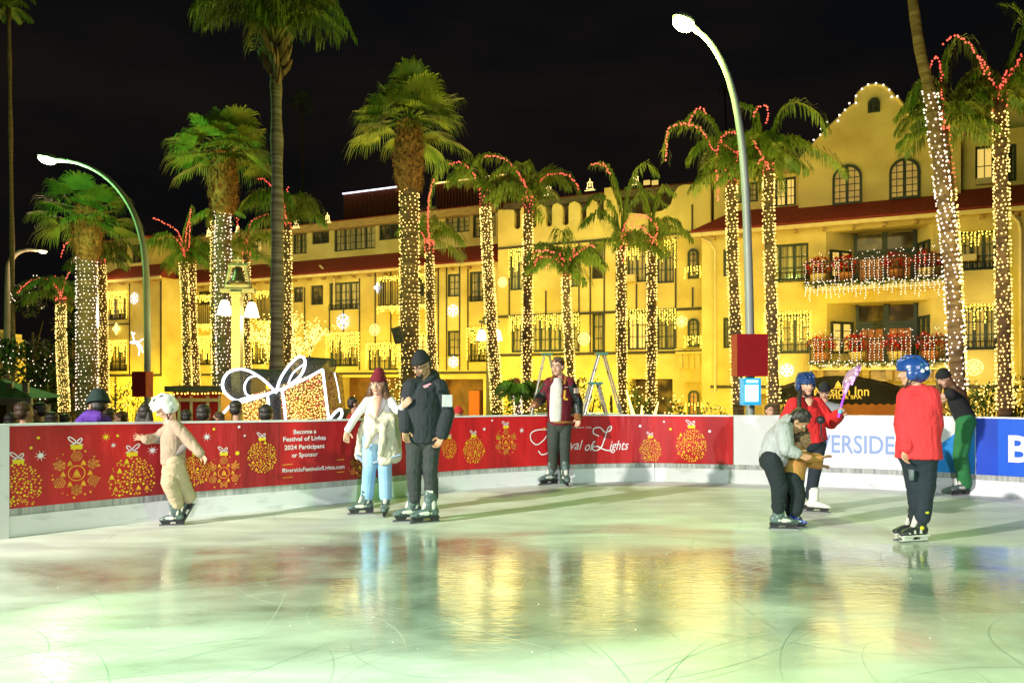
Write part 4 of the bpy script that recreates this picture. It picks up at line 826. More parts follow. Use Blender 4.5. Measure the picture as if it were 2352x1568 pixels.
lab(palm('feather', [(1212, 455), (1212, 620), (1210, 945)], 27, 22, 'palm before the battlement with the longest red arch of lit frond', (495, 945), nf=13, R=108, seed=30, lt=430, dc=.115, dz=.12, red=[[(1212, 460), (1202, 420), (1180, 385), (1150, 362), (1112, 358)], [(1212, 455), (1206, 425), (1190, 395)], [(1240, 415), (1262, 402), (1290, 398), (1315, 410), (1332, 438)]],
     fronds=[([(1212, 455), (1202, 420), (1180, 385), (1150, 362), (1105, 360), (1080, 385)], 46), ([(1212, 455), (1225, 430), (1262, 402), (1300, 398), (1332, 440)], 44)]), 'warm bulbs with long red arches on the palm before the left of the battlement')
lab(palm('feather', [(1300, 615), (1302, 720), (1312, 900)], 24, 18, 'short bushy palm in front of the middle hotel block, crown below the battlement', (640, 900), nf=18, R=92, seed=31, lt=600, dc=.1, dz=.105, red=[[(1300, 612), (1285, 585), (1255, 576), (1225, 578)], [(1300, 612), (1290, 590), (1270, 600), (1250, 622)], [(1300, 612), (1312, 590), (1322, 572)], [(1300, 612), (1280, 600), (1250, 590), (1232, 600), (1222, 630)], [(1315, 590), (1350, 565), (1370, 568)]]), 'warm bulbs and looping red ones on the short bushy palm below the battlement')
lab(palm('feather', [(1427, 560), (1427, 700), (1430, 945)], 27, 20, 'left of two palms rising before the tall middle windows', (562, 945), nf=6, R=98, seed=32, lt=545, dc=.115, dz=.12, fronds=[([(1427, 560), (1426, 470), (1408, 402), (1385, 376), (1358, 380)], 40), ([(1427, 560), (1435, 470), (1452, 405), (1485, 375), (1512, 400)], 44), ([(1427, 560), (1440, 485), (1480, 440), (1530, 470)], 40), ([(1427, 560), (1410, 480), (1370, 450), (1340, 480)], 38)], red=[[(1427, 550), (1440, 510), (1470, 492), (1500, 510)], [(1360, 378), (1385, 378), (1402, 402)]]), 'warm bulbs on the left of the two palms before the tall middle windows')
lab(palm('feather', [(1497, 560), (1497, 700), (1496, 945)], 27, 20, 'right of two palms rising before the tall middle windows', (575, 945), nf=7, R=92, seed=33, lt=545, dc=.115, dz=.12, fronds=[([(1497, 560), (1500, 490), (1520, 430), (1550, 445)], 40), ([(1497, 560), (1490, 480), (1465, 420), (1440, 430)], 38)], red=[[(1497, 560), (1510, 530), (1505, 510)], [(1425, 575), (1440, 530), (1460, 505), (1490, 500), (1510, 520)], [(1497, 545), (1470, 520), (1450, 530), (1430, 600)]]), 'warm bulbs and red loops on the right palm before the tall middle windows')
lab(palm('feather', [(1680, 400), (1682, 560), (1696, 930)], 24, 24, 'palm left of the right street lamp pole with drooping red lit fronds', (430, 930), nf=15, R=108, seed=34, lt=385, dc=.115, dz=.12, red=[[(1682, 400), (1690, 370), (1700, 340)], [(1640, 345), (1612, 300), (1580, 285), (1545, 290), (1532, 310), (1530, 370)], [(1582, 290), (1592, 262), (1610, 248), (1625, 262)], [(1650, 460), (1646, 380), (1655, 320), (1680, 303), (1697, 310)], [(1660, 330), (1680, 345), (1702, 350)]],
     fronds=[([(1680, 400), (1640, 345), (1600, 295), (1550, 288), (1530, 320), (1528, 370)], 48), ([(1680, 400), (1660, 330), (1690, 300), (1650, 320), (1646, 400)], 30), ([(1680, 400), (1660, 330), (1625, 270), (1590, 262), (1560, 300)], 46)]), 'warm bulbs and hanging red chains on the palm left of the right lamp pole')
lab(palm('feather', [(1766, 385), (1766, 520), (1778, 925)], 23, 24, 'palm right of the right street lamp pole beneath the scrolled gable', (400, 925), nf=13, R=112, seed=35, lt=375, dc=.115, dz=.12, red=[[(1766, 385), (1745, 350), (1722, 310)], [(1766, 385), (1750, 365), (1740, 375)], [(1730, 265), (1745, 245), (1762, 248), (1762, 285)]],
     fronds=[([(1766, 385), (1772, 330), (1790, 260), (1830, 235), (1880, 260), (1900, 300)], 52), ([(1766, 385), (1800, 345), (1860, 335), (1920, 370), (1945, 400)], 46), ([(1766, 385), (1745, 330), (1735, 260), (1700, 240)], 46)]), 'warm bulbs on the palm right of the right street lamp pole')
lab(palm('feather', [(2165, 300), (2178, 420), (2192, 600), (2205, 900)], 20, 24, 'palm with a full drooping crown and a red lit hooked frond right of the gable', (440, 900), nf=15, R=118, seed=36, lt=240, dc=.105, dz=.11, red=[[(2133, 165), (2145, 135), (2158, 140), (2164, 200), (2168, 300)], [(2170, 100), (2190, 85), (2215, 92), (2240, 120), (2262, 170)]],
     fronds=[([(2165, 300), (2170, 180), (2190, 95), (2240, 110), (2262, 200)], 56), ([(2165, 300), (2150, 200), (2110, 190), (2085, 250)], 50)]), 'warm bulbs topped by a tall red hook on the palm right of the gable')
lab(palm('plain', [(2092, -30), (2112, 110), (2135, 215), (2160, 400), (2185, 620), (2200, 900)], 19, 34, 'leaning palm whose bare upper trunk leaves the top of the picture at the right', (215, 900), 'pink_bulb', nf=0, R=60, seed=37, dc=.13, dz=.135, tm='trunk_brown', wtop=20, bs=.031), 'white bulbs on the leaning trunk that rises out of the top of the picture')
lab(palm('feather', [(2296, 225), (2300, 420), (2308, 940)], 20, 28, 'rightmost palm, lit trunk with red fronds cut by the picture edge', (255, 940), 'warm_bulb', nf=14, R=112, seed=38, lt=190, dc=.105, dz=.115, red=[[(2296, 225), (2300, 190), (2320, 160), (2350, 150)], [(2296, 220), (2280, 190), (2262, 150), (2250, 130)], [(2300, 200), (2320, 175), (2352, 120)]],
     fronds=[([(2296, 225), (2320, 150), (2352, 60), (2330, 20), (2300, 10)], 50), ([(2296, 225), (2330, 160), (2370, 130), (2420, 160)], 50)]), 'warm bulbs on the rightmost palm trunk')
# ---------------------------------------------------------------- festive lights on the facade
R4 = random.Random(4)
def icicles(x0, x1, yt, yb, o, label, bulb='gold_bulb', side=True, dens=.12, full=.85, mixd=.6, bs=.029):
    u0, u1, z0, z1 = rect(x0, x1, yt, yb, o); l = MB(); o += .16; H = z1 - z0; n = int((u1 - u0) / dens)
    l.mi = 1; l.fbox(WF, u0, u1, z1 - .01, z1 + .01, o - .01, o + .005); l.mi = 0
    for i in range(n + 1):
        u = u0 + (u1 - u0) * i / n; L = H * (1 if (side and i in (0, n)) else full * R4.choice((.35, .6, .8, 1)) )
        k = max(1, int(L / .10))
        l.mi = 1; l.fbox(WF, u - .004, u + .004, z1 - L, z1 - .011, o - .006, o); l.mi = 0
        for j in range(k): l.octa(WF.pt(u + R4.uniform(-.02, .02), z1 - .1 * (j + R4.random() * .5), o + .015), bs)
    return l.top('icicle_lights', [M[bulb], M['wire']], WF.pt((u0 + u1) / 2, z1, o), label, 'icicle lights', 'icicle lights hung on the hotel front')
for a in ((248, 296, 670, 735, OA, 'curtain of bulbs over the upper window of the far left hotel wing'), (248, 296, 782, 840, OA, 'curtain of bulbs over the lower window of the far left hotel wing'),
    (574, 619, 768, 838, OB, 'curtain of bulbs over the window just left of the tallest bare palm'), (451, 491, 772, 838, OB, 'curtain of bulbs over the window behind the pair of slender palms'),
    (754, 828, 764, 835, OB, 'curtain of bulbs over the wide lower window right of the gold tree'), (954, 983, 765, 812, OB, 'small curtain of bulbs over the bright window right of the largest fan palm'),
    (1076, 1122, 753, 828, OB, 'curtain of bulbs on the lower window left of the small twin lantern'), (1172, 1206, 573, 640, OC, 'curtain of bulbs over the upper window right of the bent palm'),
    (1173, 1331, 724, 770, OC, 'longest row of icicle bulbs, over the seven-part window of the middle block'), (1438, 1486, 553, 610, OC, 'icicle bulbs over the upper window between the two middle palms'),
    (1506, 1552, 553, 620, OC, 'icicle bulbs over the upper window right of the two middle palms'), (1438, 1486, 711, 765, OC, 'icicle bulbs over the lower window between the two middle palms'),
    (1506, 1552, 711, 760, OC, 'icicle bulbs over the lower window right of the two middle palms'), (1757, 1862, 717, 800, OD, 'curtain of bulbs over the wide lower window left of the balconies'),
    (2210, 2296, 700, 770, OD, 'curtain of bulbs over the lower window at the far right'), (2204, 2290, 533, 575, OD - .1, 'curtain of bulbs over the upper window at the far right'),
    (1575, 1610, 613, 647, OC + .1, 'little cluster of bulbs round the upper arched niche'), (1575, 1612, 772, 806, OC + .1, 'little cluster of bulbs round the middle arched niche'), (1577, 1612, 925, 952, OC + .1, 'little cluster of bulbs round the lowest arched niche'),
    (845, 917, 788, 850, OB, 'curtain of bulbs on the window left of the largest fan palm')): icicles(*a)
for i, (u0, u1, z0, z1, oo) in enumerate(BALB):
    l = MB(); 
    for zt, H in ((z1, .55), (z0 - .02, .6)):
        n = int((u1 - u0) / .12)
        for k in range(n + 1):
            u = u0 + (u1 - u0) * k / n; m = R4.randint(2, 5)
            for j in range(m): l.octa(WF.pt(u + R4.uniform(-.03, .03), zt - .1 * j - R4.random() * .05, oo + .05), .03)
    l.top('icicle_lights', M['gold_bulb'], WF.pt((u0 + u1) / 2, z0, oo), ('two rows of icicle bulbs on the balcony behind the pair of slender palms', 'two rows of icicle bulbs on the balcony left behind the tallest palm', 'two rows of icicle bulbs on the balcony behind the largest fan palm')[i], 'icicle lights', 'icicle lights hung on the hotel front')
# leaves
def leafs(mb, c, r, n, ls, rr, hollow=.0):
    for _ in range(n):
        while True:
            q_ = Vector((rr.uniform(-1, 1), rr.uniform(-1, 1), rr.uniform(-1, 1)))
            if hollow < q_.length <= 1: break
        p = Vector(c) + Vector((q_.x * r[0], q_.y * r[1], q_.z * r[2])); d = Vector((rr.uniform(-1, 1), rr.uniform(-1, 1), rr.uniform(-.6, .8))).normalized(); a, u = frame_of(d); L = ls * rr.uniform(.6, 1.3)
        mb.face([p - d * L, p + a * L * .35, p + d * L, p - a * L * .35])
M['leaf'] = mat('leaf', (.04, .09, .015), .55, col2=(.10, .17, .03), scale=3)
M['leaf_dark'] = mat('leaf_dark', (.02, .045, .012), .6, col2=(.05, .085, .02), scale=2)
M['leaf_bright'] = mat('leaf_bright', (.12, .24, .02), .55, var=.3, scale=4)
M['poinsettia'] = mat('poinsettia', (.55, .015, .012), .6, var=.3, scale=9)
pn = 0
PL = [('far left of the upper balcony', 0, .1, 0), ('second from the left on the upper balcony', 0, .3, 1), ('middle right of the upper balcony', 0, .66, 1), ('far right of the upper balcony', 0, .88, 0),
      ('far left of the lower balcony', 1, .09, 1), ('second from the left on the lower balcony', 1, .36, 0), ('third from the left on the lower balcony', 1, .64, 0), ('far right of the lower balcony', 1, .88, 1)]
for where, bi, f, kind in PL:
    u0, u1, z0, z1, oo = BAL[bi]; u = u0 + (u1 - u0) * f; o = oo - .35; c = WF.pt(u, z0 - .02, o)
    root = empty('planter', c, ('terracotta' if kind else 'pale yellow') + ' pot of red poinsettias, ' + where, 'planter', 'poinsettia pots on the balconies')
    b = MB(); b.tube([c, c + UP * .35, c + UP * .40, c + UP * .46], [.22, .31, .34, .33], 14); b.build('pot', M['terracotta' if kind else 'pot_yellow'], root, True)
    b = MB(); leafs(b, c + UP * .8, (.62, .36, .42), 260, .12, R4); b.build('flowers', M['poinsettia'], root)
    b = MB(); leafs(b, c + UP * .6, (.4, .3, .22), 70, .09, R4); b.build('leaves', M['leaf'], root)
for bi, (u0, u1, z0, z1, oo) in enumerate(BAL):
    nm = ('upper', 'lower')[bi]
    b = MB(); n = 60
    for i in range(n): leafs(b, WF.pt(u0 + (u1 - u0) * i / n, z0 - .06 + .05 * sin(i * .9), oo + .1), (.14, .1, .13), 16, .07, R4)
    b.top('garland', M['leaf'], WF.pt((u0 + u1) / 2, z0, oo), 'green leafy garland draped along the foot of the ' + nm + ' balcony railing', 'garland')
    l = MB()
    for i in range(int((u1 - u0) / .16)):
        u = u0 + .16 * i
        if R4.random() < .6:
            for j in range(9): l.octa(WF.pt(u + R4.uniform(-.02, .02), z0 + .1 + (z1 - z0) * j / 9, oo + .02), .022)
        for j in range(3): l.octa(WF.pt(u + R4.uniform(-.08, .08), z0 - R4.uniform(-.1, .16), oo + .22), .026)
        for j in range(3): l.octa(WF.pt(u + R4.uniform(-.08, .08), z1 + R4.uniform(-.3, .38), oo - R4.uniform(.0, .3)), .02)
        if bi == 0:
            for j in range(R4.randint(2, 6)): l.octa(WF.pt(u + R4.uniform(-.03, .03), z0 - .18 - .1 * j, oo + .1), .027)
    l.top('string_lights', M['pink_bulb'], WF.pt((u0 + u1) / 2, z0, oo), 'white bulbs covering the railing and flower pots of the ' + nm + ' balcony', 'string lights')
# motifs
def motif(kind, px, py, rp, o, m, label, cat):
    u, z = q(px, py, o + .1); Y = WF.pt(u, z, o + .1).y; R = rp * Y / F; b = MB(); c = lambda a, r, dx=0, dz_=0: WF.pt(u + dx + r * cos(a), z + dz_ + r * sin(a), o + .1); tr = max(.016, R * .045)
    if kind == 'flake':
        for k in range(6):
            a = k * pi / 3 + .52; b.tube([c(0, 0), c(a, R)], tr, 5)
            for s_ in (-1, 1): b.tube([c(a, R * .6), c(a + s_ * .42, R * .92)], tr * .8, 5)
        b.tube([c(i * pi / 9, R * .35) for i in range(19)], tr * .8, 5)
    elif kind == 'ring':
        b.tube([c(i * pi / 10, R) for i in range(21)], tr, 5)
        for k in range(6): a = k * pi / 3; b.tube([c(i * pi / 4, R * .24, R * .58 * cos(a), R * .58 * sin(a)) for i in range(9)], tr * .9, 5)
        b.tube([c(i * pi / 4, R * .2) for i in range(9)], tr, 5)
    elif kind == 'cross':
        for dx, dz_ in ((0, .5), (0, -.5), (.5, 0), (-.5, 0)): b.tube([c(i * pi / 4, R * .3, R * dx, R * dz_) for i in range(9)], tr * 1.4, 5)
        b.tube([c(pi / 2, R), c(-pi / 2, R)], tr * 1.5, 5); b.tube([c(0, R * .8), c(pi, R * .8)], tr * 1.5, 5)
    elif kind == 'bell':
        for pl in ([(-.6, -.7), (.6, -.7), (.42, -.3), (.36, .25), (0, .7), (-.36, .25), (-.42, -.3), (-.6, -.7)], [(-.9, -.95), (.9, -.95)], [(-.5, .3), (.5, .3)], [(-.2, -.3), (0, .2), (.2, -.3), (-.2, -.3)]): b.tube([WF.pt(u + x * R, z + y * R, o + .1) for x, y in pl], tr * 1.3, 5)
        b.tube([WF.pt(u, z + .7 * R, o + .1), WF.pt(u, z + R, o + .1)], tr, 5)
    elif kind == 'deer':
        for pl in ([(-.9, .2), (-.3, .35), (.3, .1), (.8, -.3)], [(-.3, .35), (-.5, .9), (-.7, 1.3)], [(-.5, .9), (-.25, 1.2)], [(.3, .1), (.5, -.5), (.35, -1.2)], [(.8, -.3), (.95, -.9)], [(-.1, .2), (.6, .3), (1.0, .5)], [(.0, .1), (.3, -.3), (.5, -.5)], [(-.9, .2), (-.5, .1), (.0, .1)]): b.tube([WF.pt(u + x * R, z + y * R, o + .1) for x, y in pl], tr * 1.5, 5)
    elif kind == 'candle':
        for pl in ([(0, -1.4), (.06, 0), (0, 1.4), (-.12, .6), (-.1, -.8), (0, -1.4)], [(.1, 1.0), (.12, -.6)]): b.tube([WF.pt(u + x * R, z + y * R, o + .1) for x, y in pl], tr * 2.2, 5)
    b.top('light_motif', M[{'blue_neon': 'motif_white'}.get(m, 'motif_gold')], WF.pt(u, z, o + .1), label, cat)
    return b
for a in (('flake', 308, 685, 14, OA, 'blue_neon', 'small white snowflake light high on the far left wing', 'snowflake light'), ('cross', 267, 755, 14, OA, 'warm_bulb', 'yellow cross-shaped light between the two windows of the far left wing', 'cross light'),
    ('deer', 313, 790, 22, OA + .3, 'blue_neon', 'bright white leaping figure made of light on the far left wing', 'light figure'), ('candle', 224, 718, 25, OA + .3, 'blue_neon', 'tall blue-white spindle of light beside the white-netted fan palm', 'light figure'),
    ('cross', 868, 660, 13, OB, 'blue_neon', 'white cross-shaped snowflake light left of the largest fan palm crown trunk', 'snowflake light'), ('ring', 860, 757, 13, OB, 'gold_bulb', 'yellow wheel-shaped light left of the largest fan palm', 'snowflake light'),
    ('flake', 787, 738, 19, OB, 'blue_neon', 'white six-armed snowflake light right of the gold tree', 'snowflake light'), ('flake', 1040, 713, 15, OB, 'blue_neon', 'white snowflake light between two narrow windows', 'snowflake light'),
    ('flake', 1041, 831, 14, OB, 'blue_neon', 'white six-armed snowflake light beneath the lower narrow window', 'snowflake light'), ('ring', 1154, 648, 11, OC, 'gold_bulb', 'small yellow wheel light left of the middle block windows', 'snowflake light'),
    ('ring', 1341, 778, 14, OC, 'warm_bulb', 'yellow wheel light at the end of the seven-part window', 'snowflake light'), ('flake', 1566, 738, 14, OC, 'warm_bulb', 'yellow snowflake light left of the middle arched niche', 'snowflake light'),
    ('flake', 1807, 850, 16, OD, 'blue_neon', 'white snowflake light above the left end of the black canopy', 'snowflake light'), ('ring', 2237, 843, 18, OD, 'warm_bulb', 'large yellow snowflake light at the far right under the window', 'snowflake light'), ('ring', 390, 851, 9, OB, 'warm_bulb', 'small yellow ring light low on the wall by the left wing corner', 'snowflake light'),
    ('bell', 1260, 435, 14, -3, 'gold_bulb', 'lit bell outline on the roof, leftmost above the battlement', 'bell light'), ('bell', 1355, 424, 14, -3, 'gold_bulb', 'lit bell outline on the roof, middle one above the battlement', 'bell light'), ('bell', 1460, 411, 14, -3, 'gold_bulb', 'lit bell outline on the roof left of two small rooflights', 'bell light'),
    ('bell', 680, 511, 13, -1, 'gold_bulb', 'lit bell outline on the roof just right of the tallest palm trunk', 'bell light'), ('bell', 752, 500, 12, -1, 'gold_bulb', 'lit bell outline on the roof left of the red roof screen', 'bell light'), ('bell', 479, 533, 10, -1, 'gold_bulb', 'lit bell outline on the roof left of the white-netted palm by the lantern', 'bell light'), ('bell', 546, 524, 9, -1, 'gold_bulb', 'small lit bell outline right of the white-netted palm by the lantern', 'bell light')): motif(*a)
# ---------------------------------------------------------------- street furniture
M['pole_grey'] = mat('painted_steel', (.33, .36, .33), .5, metal=.2, var=.12, scale=3, stretch=(1, 1, .4))
M['pole_warm'] = mat('painted_concrete', (.30, .27, .22), .6, var=.15, scale=3)
M['lamp_lens'] = mat('lamp_lens', (.9, .9, .9), .3, emis=(.80, 1, .50), es=9)
M['sodium_lens'] = mat('sodium_lens', (.9, .9, .9), .3, emis=(1, .72, .38), es=7)
M['sign_red'] = mat('red_panel', (.36, .012, .018), .4, var=.15, scale=1.2)
M['cream_post'] = mat('cream_post', (.60, .52, .32), .7, var=.1, scale=3)
M['shade'] = mat('frosted_shade', (.8, .8, .75), .4, emis=(1, .88, .55), es=3.2)
M['stone'] = mat('lantern_stone', (.50, .44, .32), .8, var=.15, scale=4, bump=.2)
def street_lamp(pts, Y, w0, w1, head, hs, tilt, label, lens, power, col, m='pole_grey'):
    path = [P(x, y, Y) for x, y in pts]; b_ = path[-1]; base = Vector((b_.x, b_.y, gz(b_.x, Y))); path.append(base)
    root = empty('street_lamp', base, label, 'street lamp'); full = catmull(path, 6); n = len(full); rs = [(w1 + (w0 - w1) * min(1, i / n * 1.3)) * .5 * Y / F for i in range(n)]
    b = MB(); b.tube(full, rs, 14); b.tube([base, base + UP * .35], [rs[-1] * 1.7, rs[-1] * 1.6], 14); b.build('pole', M[m], root, True)
    c = P(*head, Y); R = Matrix.Rotation(radians(tilt), 3, 'Y'); s = Y / F
    b = MB(); b.ell(c + UP * hs[1] * .12 * s, (hs[0] * .5 * s, hs[0] * .36 * s, hs[1] * .42 * s), R, 18, 10, -.05, 1); b.cone(c + R @ Vector((hs[0] * .3 * s, 0, .02)), hs[1] * .2 * s, full[0], rs[0] * 1.2); b.build('lamp_head', M[m], root, True)
    b = MB(); b.ell(c - UP * hs[1] * .02 * s, (hs[0] * .47 * s, hs[0] * .33 * s, hs[1] * .45 * s), R, 18, 10); b.build('lens', M[lens], root, True)
    point('street_lamp_light', c - UP * (hs[1] * .5 * s + .12), power, col, .42)
    return root
street_lamp([(1604, 72), (1632, 100), (1662, 150), (1684, 215), (1700, 300), (1710, 400), (1716, 520), (1721, 700), (1723, 860)], 15, 20, 12, (1570, 53), (56, 40), 24, 'large curved street lamp carrying a red panel and blue screen, at the right', 'lamp_lens', 1500, (.70, 1, .22))
street_lamp([(152, 369), (185, 376), (225, 394), (262, 423), (296, 468), (320, 525), (334, 600), (338, 720), (339, 850)], 23, 15, 8, (109, 365), (44, 25), 12, 'curved street lamp with a small red panel on its pole, at the left', 'lamp_lens', 2300, (.36, 1, .28))
street_lamp([(95, 575), (60, 574), (38, 582), (24, 600), (20, 640), (17, 870)], 36, 17, 6, (98, 577), (20, 10), 5, 'distant street lamp with a warm orange light at the far left edge', 'sodium_lens', 300, (1, .7, .4), 'pole_warm')
def panel(x0, x1, y0, y1, Y, th, m, label, cat, name, yaw=.25, emis=None):
    c = P((x0 + x1) / 2, (y0 + y1) / 2, Y); w_ = (x1 - x0) * Y / F / cos(yaw) - th * sin(yaw); h = (y1 - y0) * Y / F; R = Matrix.Rotation(yaw, 3, 'Z'); root = empty(name, c - UP * h / 2, label, cat)
    b = MB(); b.box(c, (w_, th, h), R); b.build('panel', m, root)
    return c, w_, h, R, root
panel(1683, 1760, 768, 864, 14.7, .28, M['sign_red'], 'plain red square panel on the pole of the right street lamp, above a blue screen', 'sign', 'sign_panel', .12)
panel(312, 343, 853, 911, 22.7, .3, M['sign_red'], 'plain red panel on the pole of the left street lamp', 'sign', 'sign_panel', -.3)
M['screen'] = mat('screen', (.5, .7, .9), .3, emis=(.40, .85, 1), es=1.5, col2=(.8, .9, 1), scale=2)
c, w_, h, R, root = panel(1702, 1745, 868, 930, 14.6, .2, mat('screen_case', (.05, .35, .55), .4, emis=(0, .45, .9), es=.55), 'glowing blue-white screen box on the pole of the right street lamp', 'screen', 'display_box', .12)
b = MB(); b.box(c + R @ Vector((-.02, -.105, -.03)), (w_ * .78, .012, h * .62), R); b.box(c + R @ Vector((-.01, -.105, h * .38)), (w_ * .7, .012, h * .1), R); b.build('screen', M['screen'], root)
def bell_lantern(px, ytop, ybase, Y, sh, label, bell, sc=1.0):
    s = Y / F; base = P(px, ybase, Y); base.z = gz(base.x, Y); root = empty('lantern_post', base, label, 'lantern post'); b = MB(); top = P(px, ytop, Y)
    w_ = 20 * s * sc; b.box((top + base) / 2, (w_, w_, top.z - base.z)); b.box(base + UP * .3, (w_ * 1.8, w_ * 1.8, .6)); b.box(top - UP * .05, (w_ * 1.3, w_ * 1.3, .12)); b.build('post', M['cream_post'], root)
    b = MB(); x0, x1 = sh[0][0] - 8 * sc, sh[1][0] + 8 * sc; cc = (P(x0, ytop, Y) + P(x1, ytop, Y)) / 2; b.box(cc + UP * .06, ((x1 - x0) * s, w_ * .8, 8 * s * sc)); b.box(cc + UP * (.06 + 10 * s * sc), ((x1 - x0) * s * .7, w_ * .9, 7 * s * sc)); b.build('crossbar', M['stone'], root)
    for (x, y) in sh:
        c = P(x, y, Y); r_ = 15 * s * sc; b = MB(); b.tube([c - UP * 17 * s * sc, c - UP * 12 * s * sc, c + UP * 2 * s * sc, c + UP * 14 * s * sc, c + UP * 18 * s * sc], [r_ * 1.2, r_ * 1.05, r_ * .85, r_ * .6, r_ * .25], 14); b.build('lamp_shade', M['shade'], root, True)
        b = MB(); b.tube([c + UP * 18 * s * sc, P(x, ytop, Y)], .015, 6); b.ell(c + UP * 19 * s * sc, (r_ * .35, r_ * .35, r_ * .25)); b.build('shade_hanger', M['iron'], root)
        point('lantern_light', c - UP * (24 * s * sc), 60 * sc, (1, .85, .5), .1, .3)
    if bell:
        bx0, bx1, by0, by1 = bell; cx = (bx0 + bx1) / 2; b = MB(); W_ = (bx1 - bx0)
        def bar(a, c_, t): b.tube([P(*a, Y), P(*c_, Y)], t * s * sc, 5)
        bar((bx0, by1), (bx0 + W_ * .22, by0 + 8), 4.5); bar((bx1, by1), (bx1 - W_ * .22, by0 + 8), 4.5); bar((bx0 + W_ * .1, by0 + 8), (bx1 - W_ * .1, by0 + 8), 5); bar((bx0 - 3, by1), (bx1 + 3, by1), 4); bar((cx, by0 + 8), (cx, by0 - 12), 3); bar((cx - 10 * sc, by0 - 5), (cx + 10 * sc, by0 - 5), 3)
        b.build('bell_frame', M['stone'], root)
        b = MB(); t_ = P(cx, by0 + 14, Y); H_ = (by1 - by0 - 26) * s; b.tube([t_, t_ - UP * .1 * H_, t_ - UP * .45 * H_, t_ - UP * .8 * H_, t_ - UP * H_], [W_ * .08 * s, W_ * .17 * s, W_ * .2 * s, W_ * .27 * s, W_ * .33 * s], 14); b.build('bell', mat('bronze', (.10, .085, .06), .45, metal=.6, var=.3, scale=6), root, True)
    return root
bell_lantern(545, 672, 905, 24, [(516, 706), (578, 711)], 'tall cream lantern post crowned by a bell, two glowing shades, left of the tallest palm', (519, 575, 602, 662))
bell_lantern(1124, 742, 950, 30, [(1106, 769), (1142, 769)], 'smaller cream lantern post with two glowing shades behind the rink in the middle', (1112, 1138, 702, 742), .72)
# ladders
M['alu'] = mat('aluminium', (.40, .40, .38), .45, metal=.6)
def ladder(px, yt, yb, hw, Y, label, tool=True):
    s = Y / F; top = P(px, yt, Y); zb = P(px, yb, Y).z; zb = gz(top.x, Y); root = empty('stepladder', Vector((top.x, Y, zb)), label, 'stepladder', 'aluminium stepladders behind the rink'); H = top.z - zb; sp = hw * s * H / ((yb - yt) * s)
    for sg in (-1, 1):
        b = MB()
        for dy in (-.28, .28): b.tube([top + Vector((sg * .06, dy * .7, 0)), Vector((top.x + sg * sp, Y + dy, zb))], .024, 6)
        n = int(H / .33)
        for i in range(1, n): t = i / n; p = Vector((top.x + sg * (.06 + (sp - .06) * t), Y, top.z + (zb - top.z) * t)); b.box(p, (.09 if sg < 0 else .03, .5, .03))
        b.build('rail_pair', M['alu'], root)
    b = MB(); b.box(top + UP * .02, (.28, .48, .05)); b.build('top_cap', mat('cap_plastic', (.05, .25, .2), .5), root)
    b = MB(); z = top.z + (zb - top.z) * .5
    for dy in (-.2, .2): b.tube([Vector((top.x - sp * .5, Y + dy, z)), Vector((top.x + sp * .5, Y + dy, z))], .012, 5)
    b.build('spreader', M['alu'], root)
ladder(1381, 815, 955, 44, 18, 'tall aluminium stepladder standing right of the man in the maroon jacket')
ladder(1305 + 62, 882, 955, 22, 15.5, 'low aluminium stepladder in front of the tall one')
ladder(1256, 815, 955, 34, 19, 'aluminium stepladder half hidden behind the man in the maroon jacket')
# gift box sculpture with ribbon loops
Yg = 16.0
gb = empty('gift_box_sculpture', P(660, 1000, Yg) * 1.0, 'tilted giant gift box of golden lights with a white-edged bow, behind the boards', 'light sculpture'); gb.location.z = gz(0, Yg)
M['tinsel'] = mat('gold_tinsel', (.24, .11, .03), .8, col2=(.62, .34, .1), scale=14, thr=(.42, .58), emis=(1, .5, .12), es=.02)
M['mesh_grey'] = mat('ribbon_mesh', (.07, .085, .085), .7, col2=(.17, .18, .15), scale=24)
fl = [(548, 917), (741, 850), (755, 985), (575, 1010)]; dpt = 1.0; sh = (58, 0)
for nm, al in (('tinsel', .55), ('mesh_grey', .6)): M[nm].node_tree.nodes['Principled BSDF'].inputs['Alpha'].default_value = al
b = MB(); f4 = [P(x, y, Yg) for x, y in fl]; k4 = [P(x + 45, y + 10, Yg + dpt) for x, y in fl]; b.hexa([f4[3], f4[2], k4[2], k4[3], f4[0], f4[1], k4[1], k4[0]]); b.build('box', M['tinsel'], gb)
M['amber_lamp'] = bulbm('amber_lamp', (1, .5, .08), 2.2); l = MB(); rr = random.Random(8)
A_, B_, C_, D_ = [P(x, y, Yg - .05) for x, y in ((546, 918), (741, 851), (756, 985), (574, 1010))]
for i in range(46):
    for j in range(22):
        u, v = (i + .5) / 46, (j + .5) / 22
        if .33 < u < .47: continue
        p = A_.lerp(B_, u).lerp(D_.lerp(C_, u), v) + Vector((rr.uniform(-.02, .02), 0, rr.uniform(-.02, .02))); l.mi = 0 if rr.random() < .55 else (1 if rr.random() < .7 else 2); l.octa(p, .017)
l.build('face_lights', [M['warm_bulb'], M['amber_lamp'], M['red_bulb']], gb)
def neon(name, pts, r=.028, Y=Yg - .12, close=False, dy=0):
    b = MB(); b.tube(catmull([P(x, y, Y + dy) for x, y in pts], 7), r, 6); return b.build(name, M['blue_neon'], gb, True)
neon('edge_tube', [(506, 955), (546, 920), (620, 902), (690, 875), (741, 848)]); neon('edge_tube', [(741, 848), (746, 890), (752, 940), (757, 975)]); neon('edge_tube', [(614, 905), (618, 940), (620, 975)]); neon('edge_tube', [(648, 898), (653, 930), (657, 980)])
neon('edge_tube', [(768, 855), (776, 890), (781, 925)], .012, dy=.4)
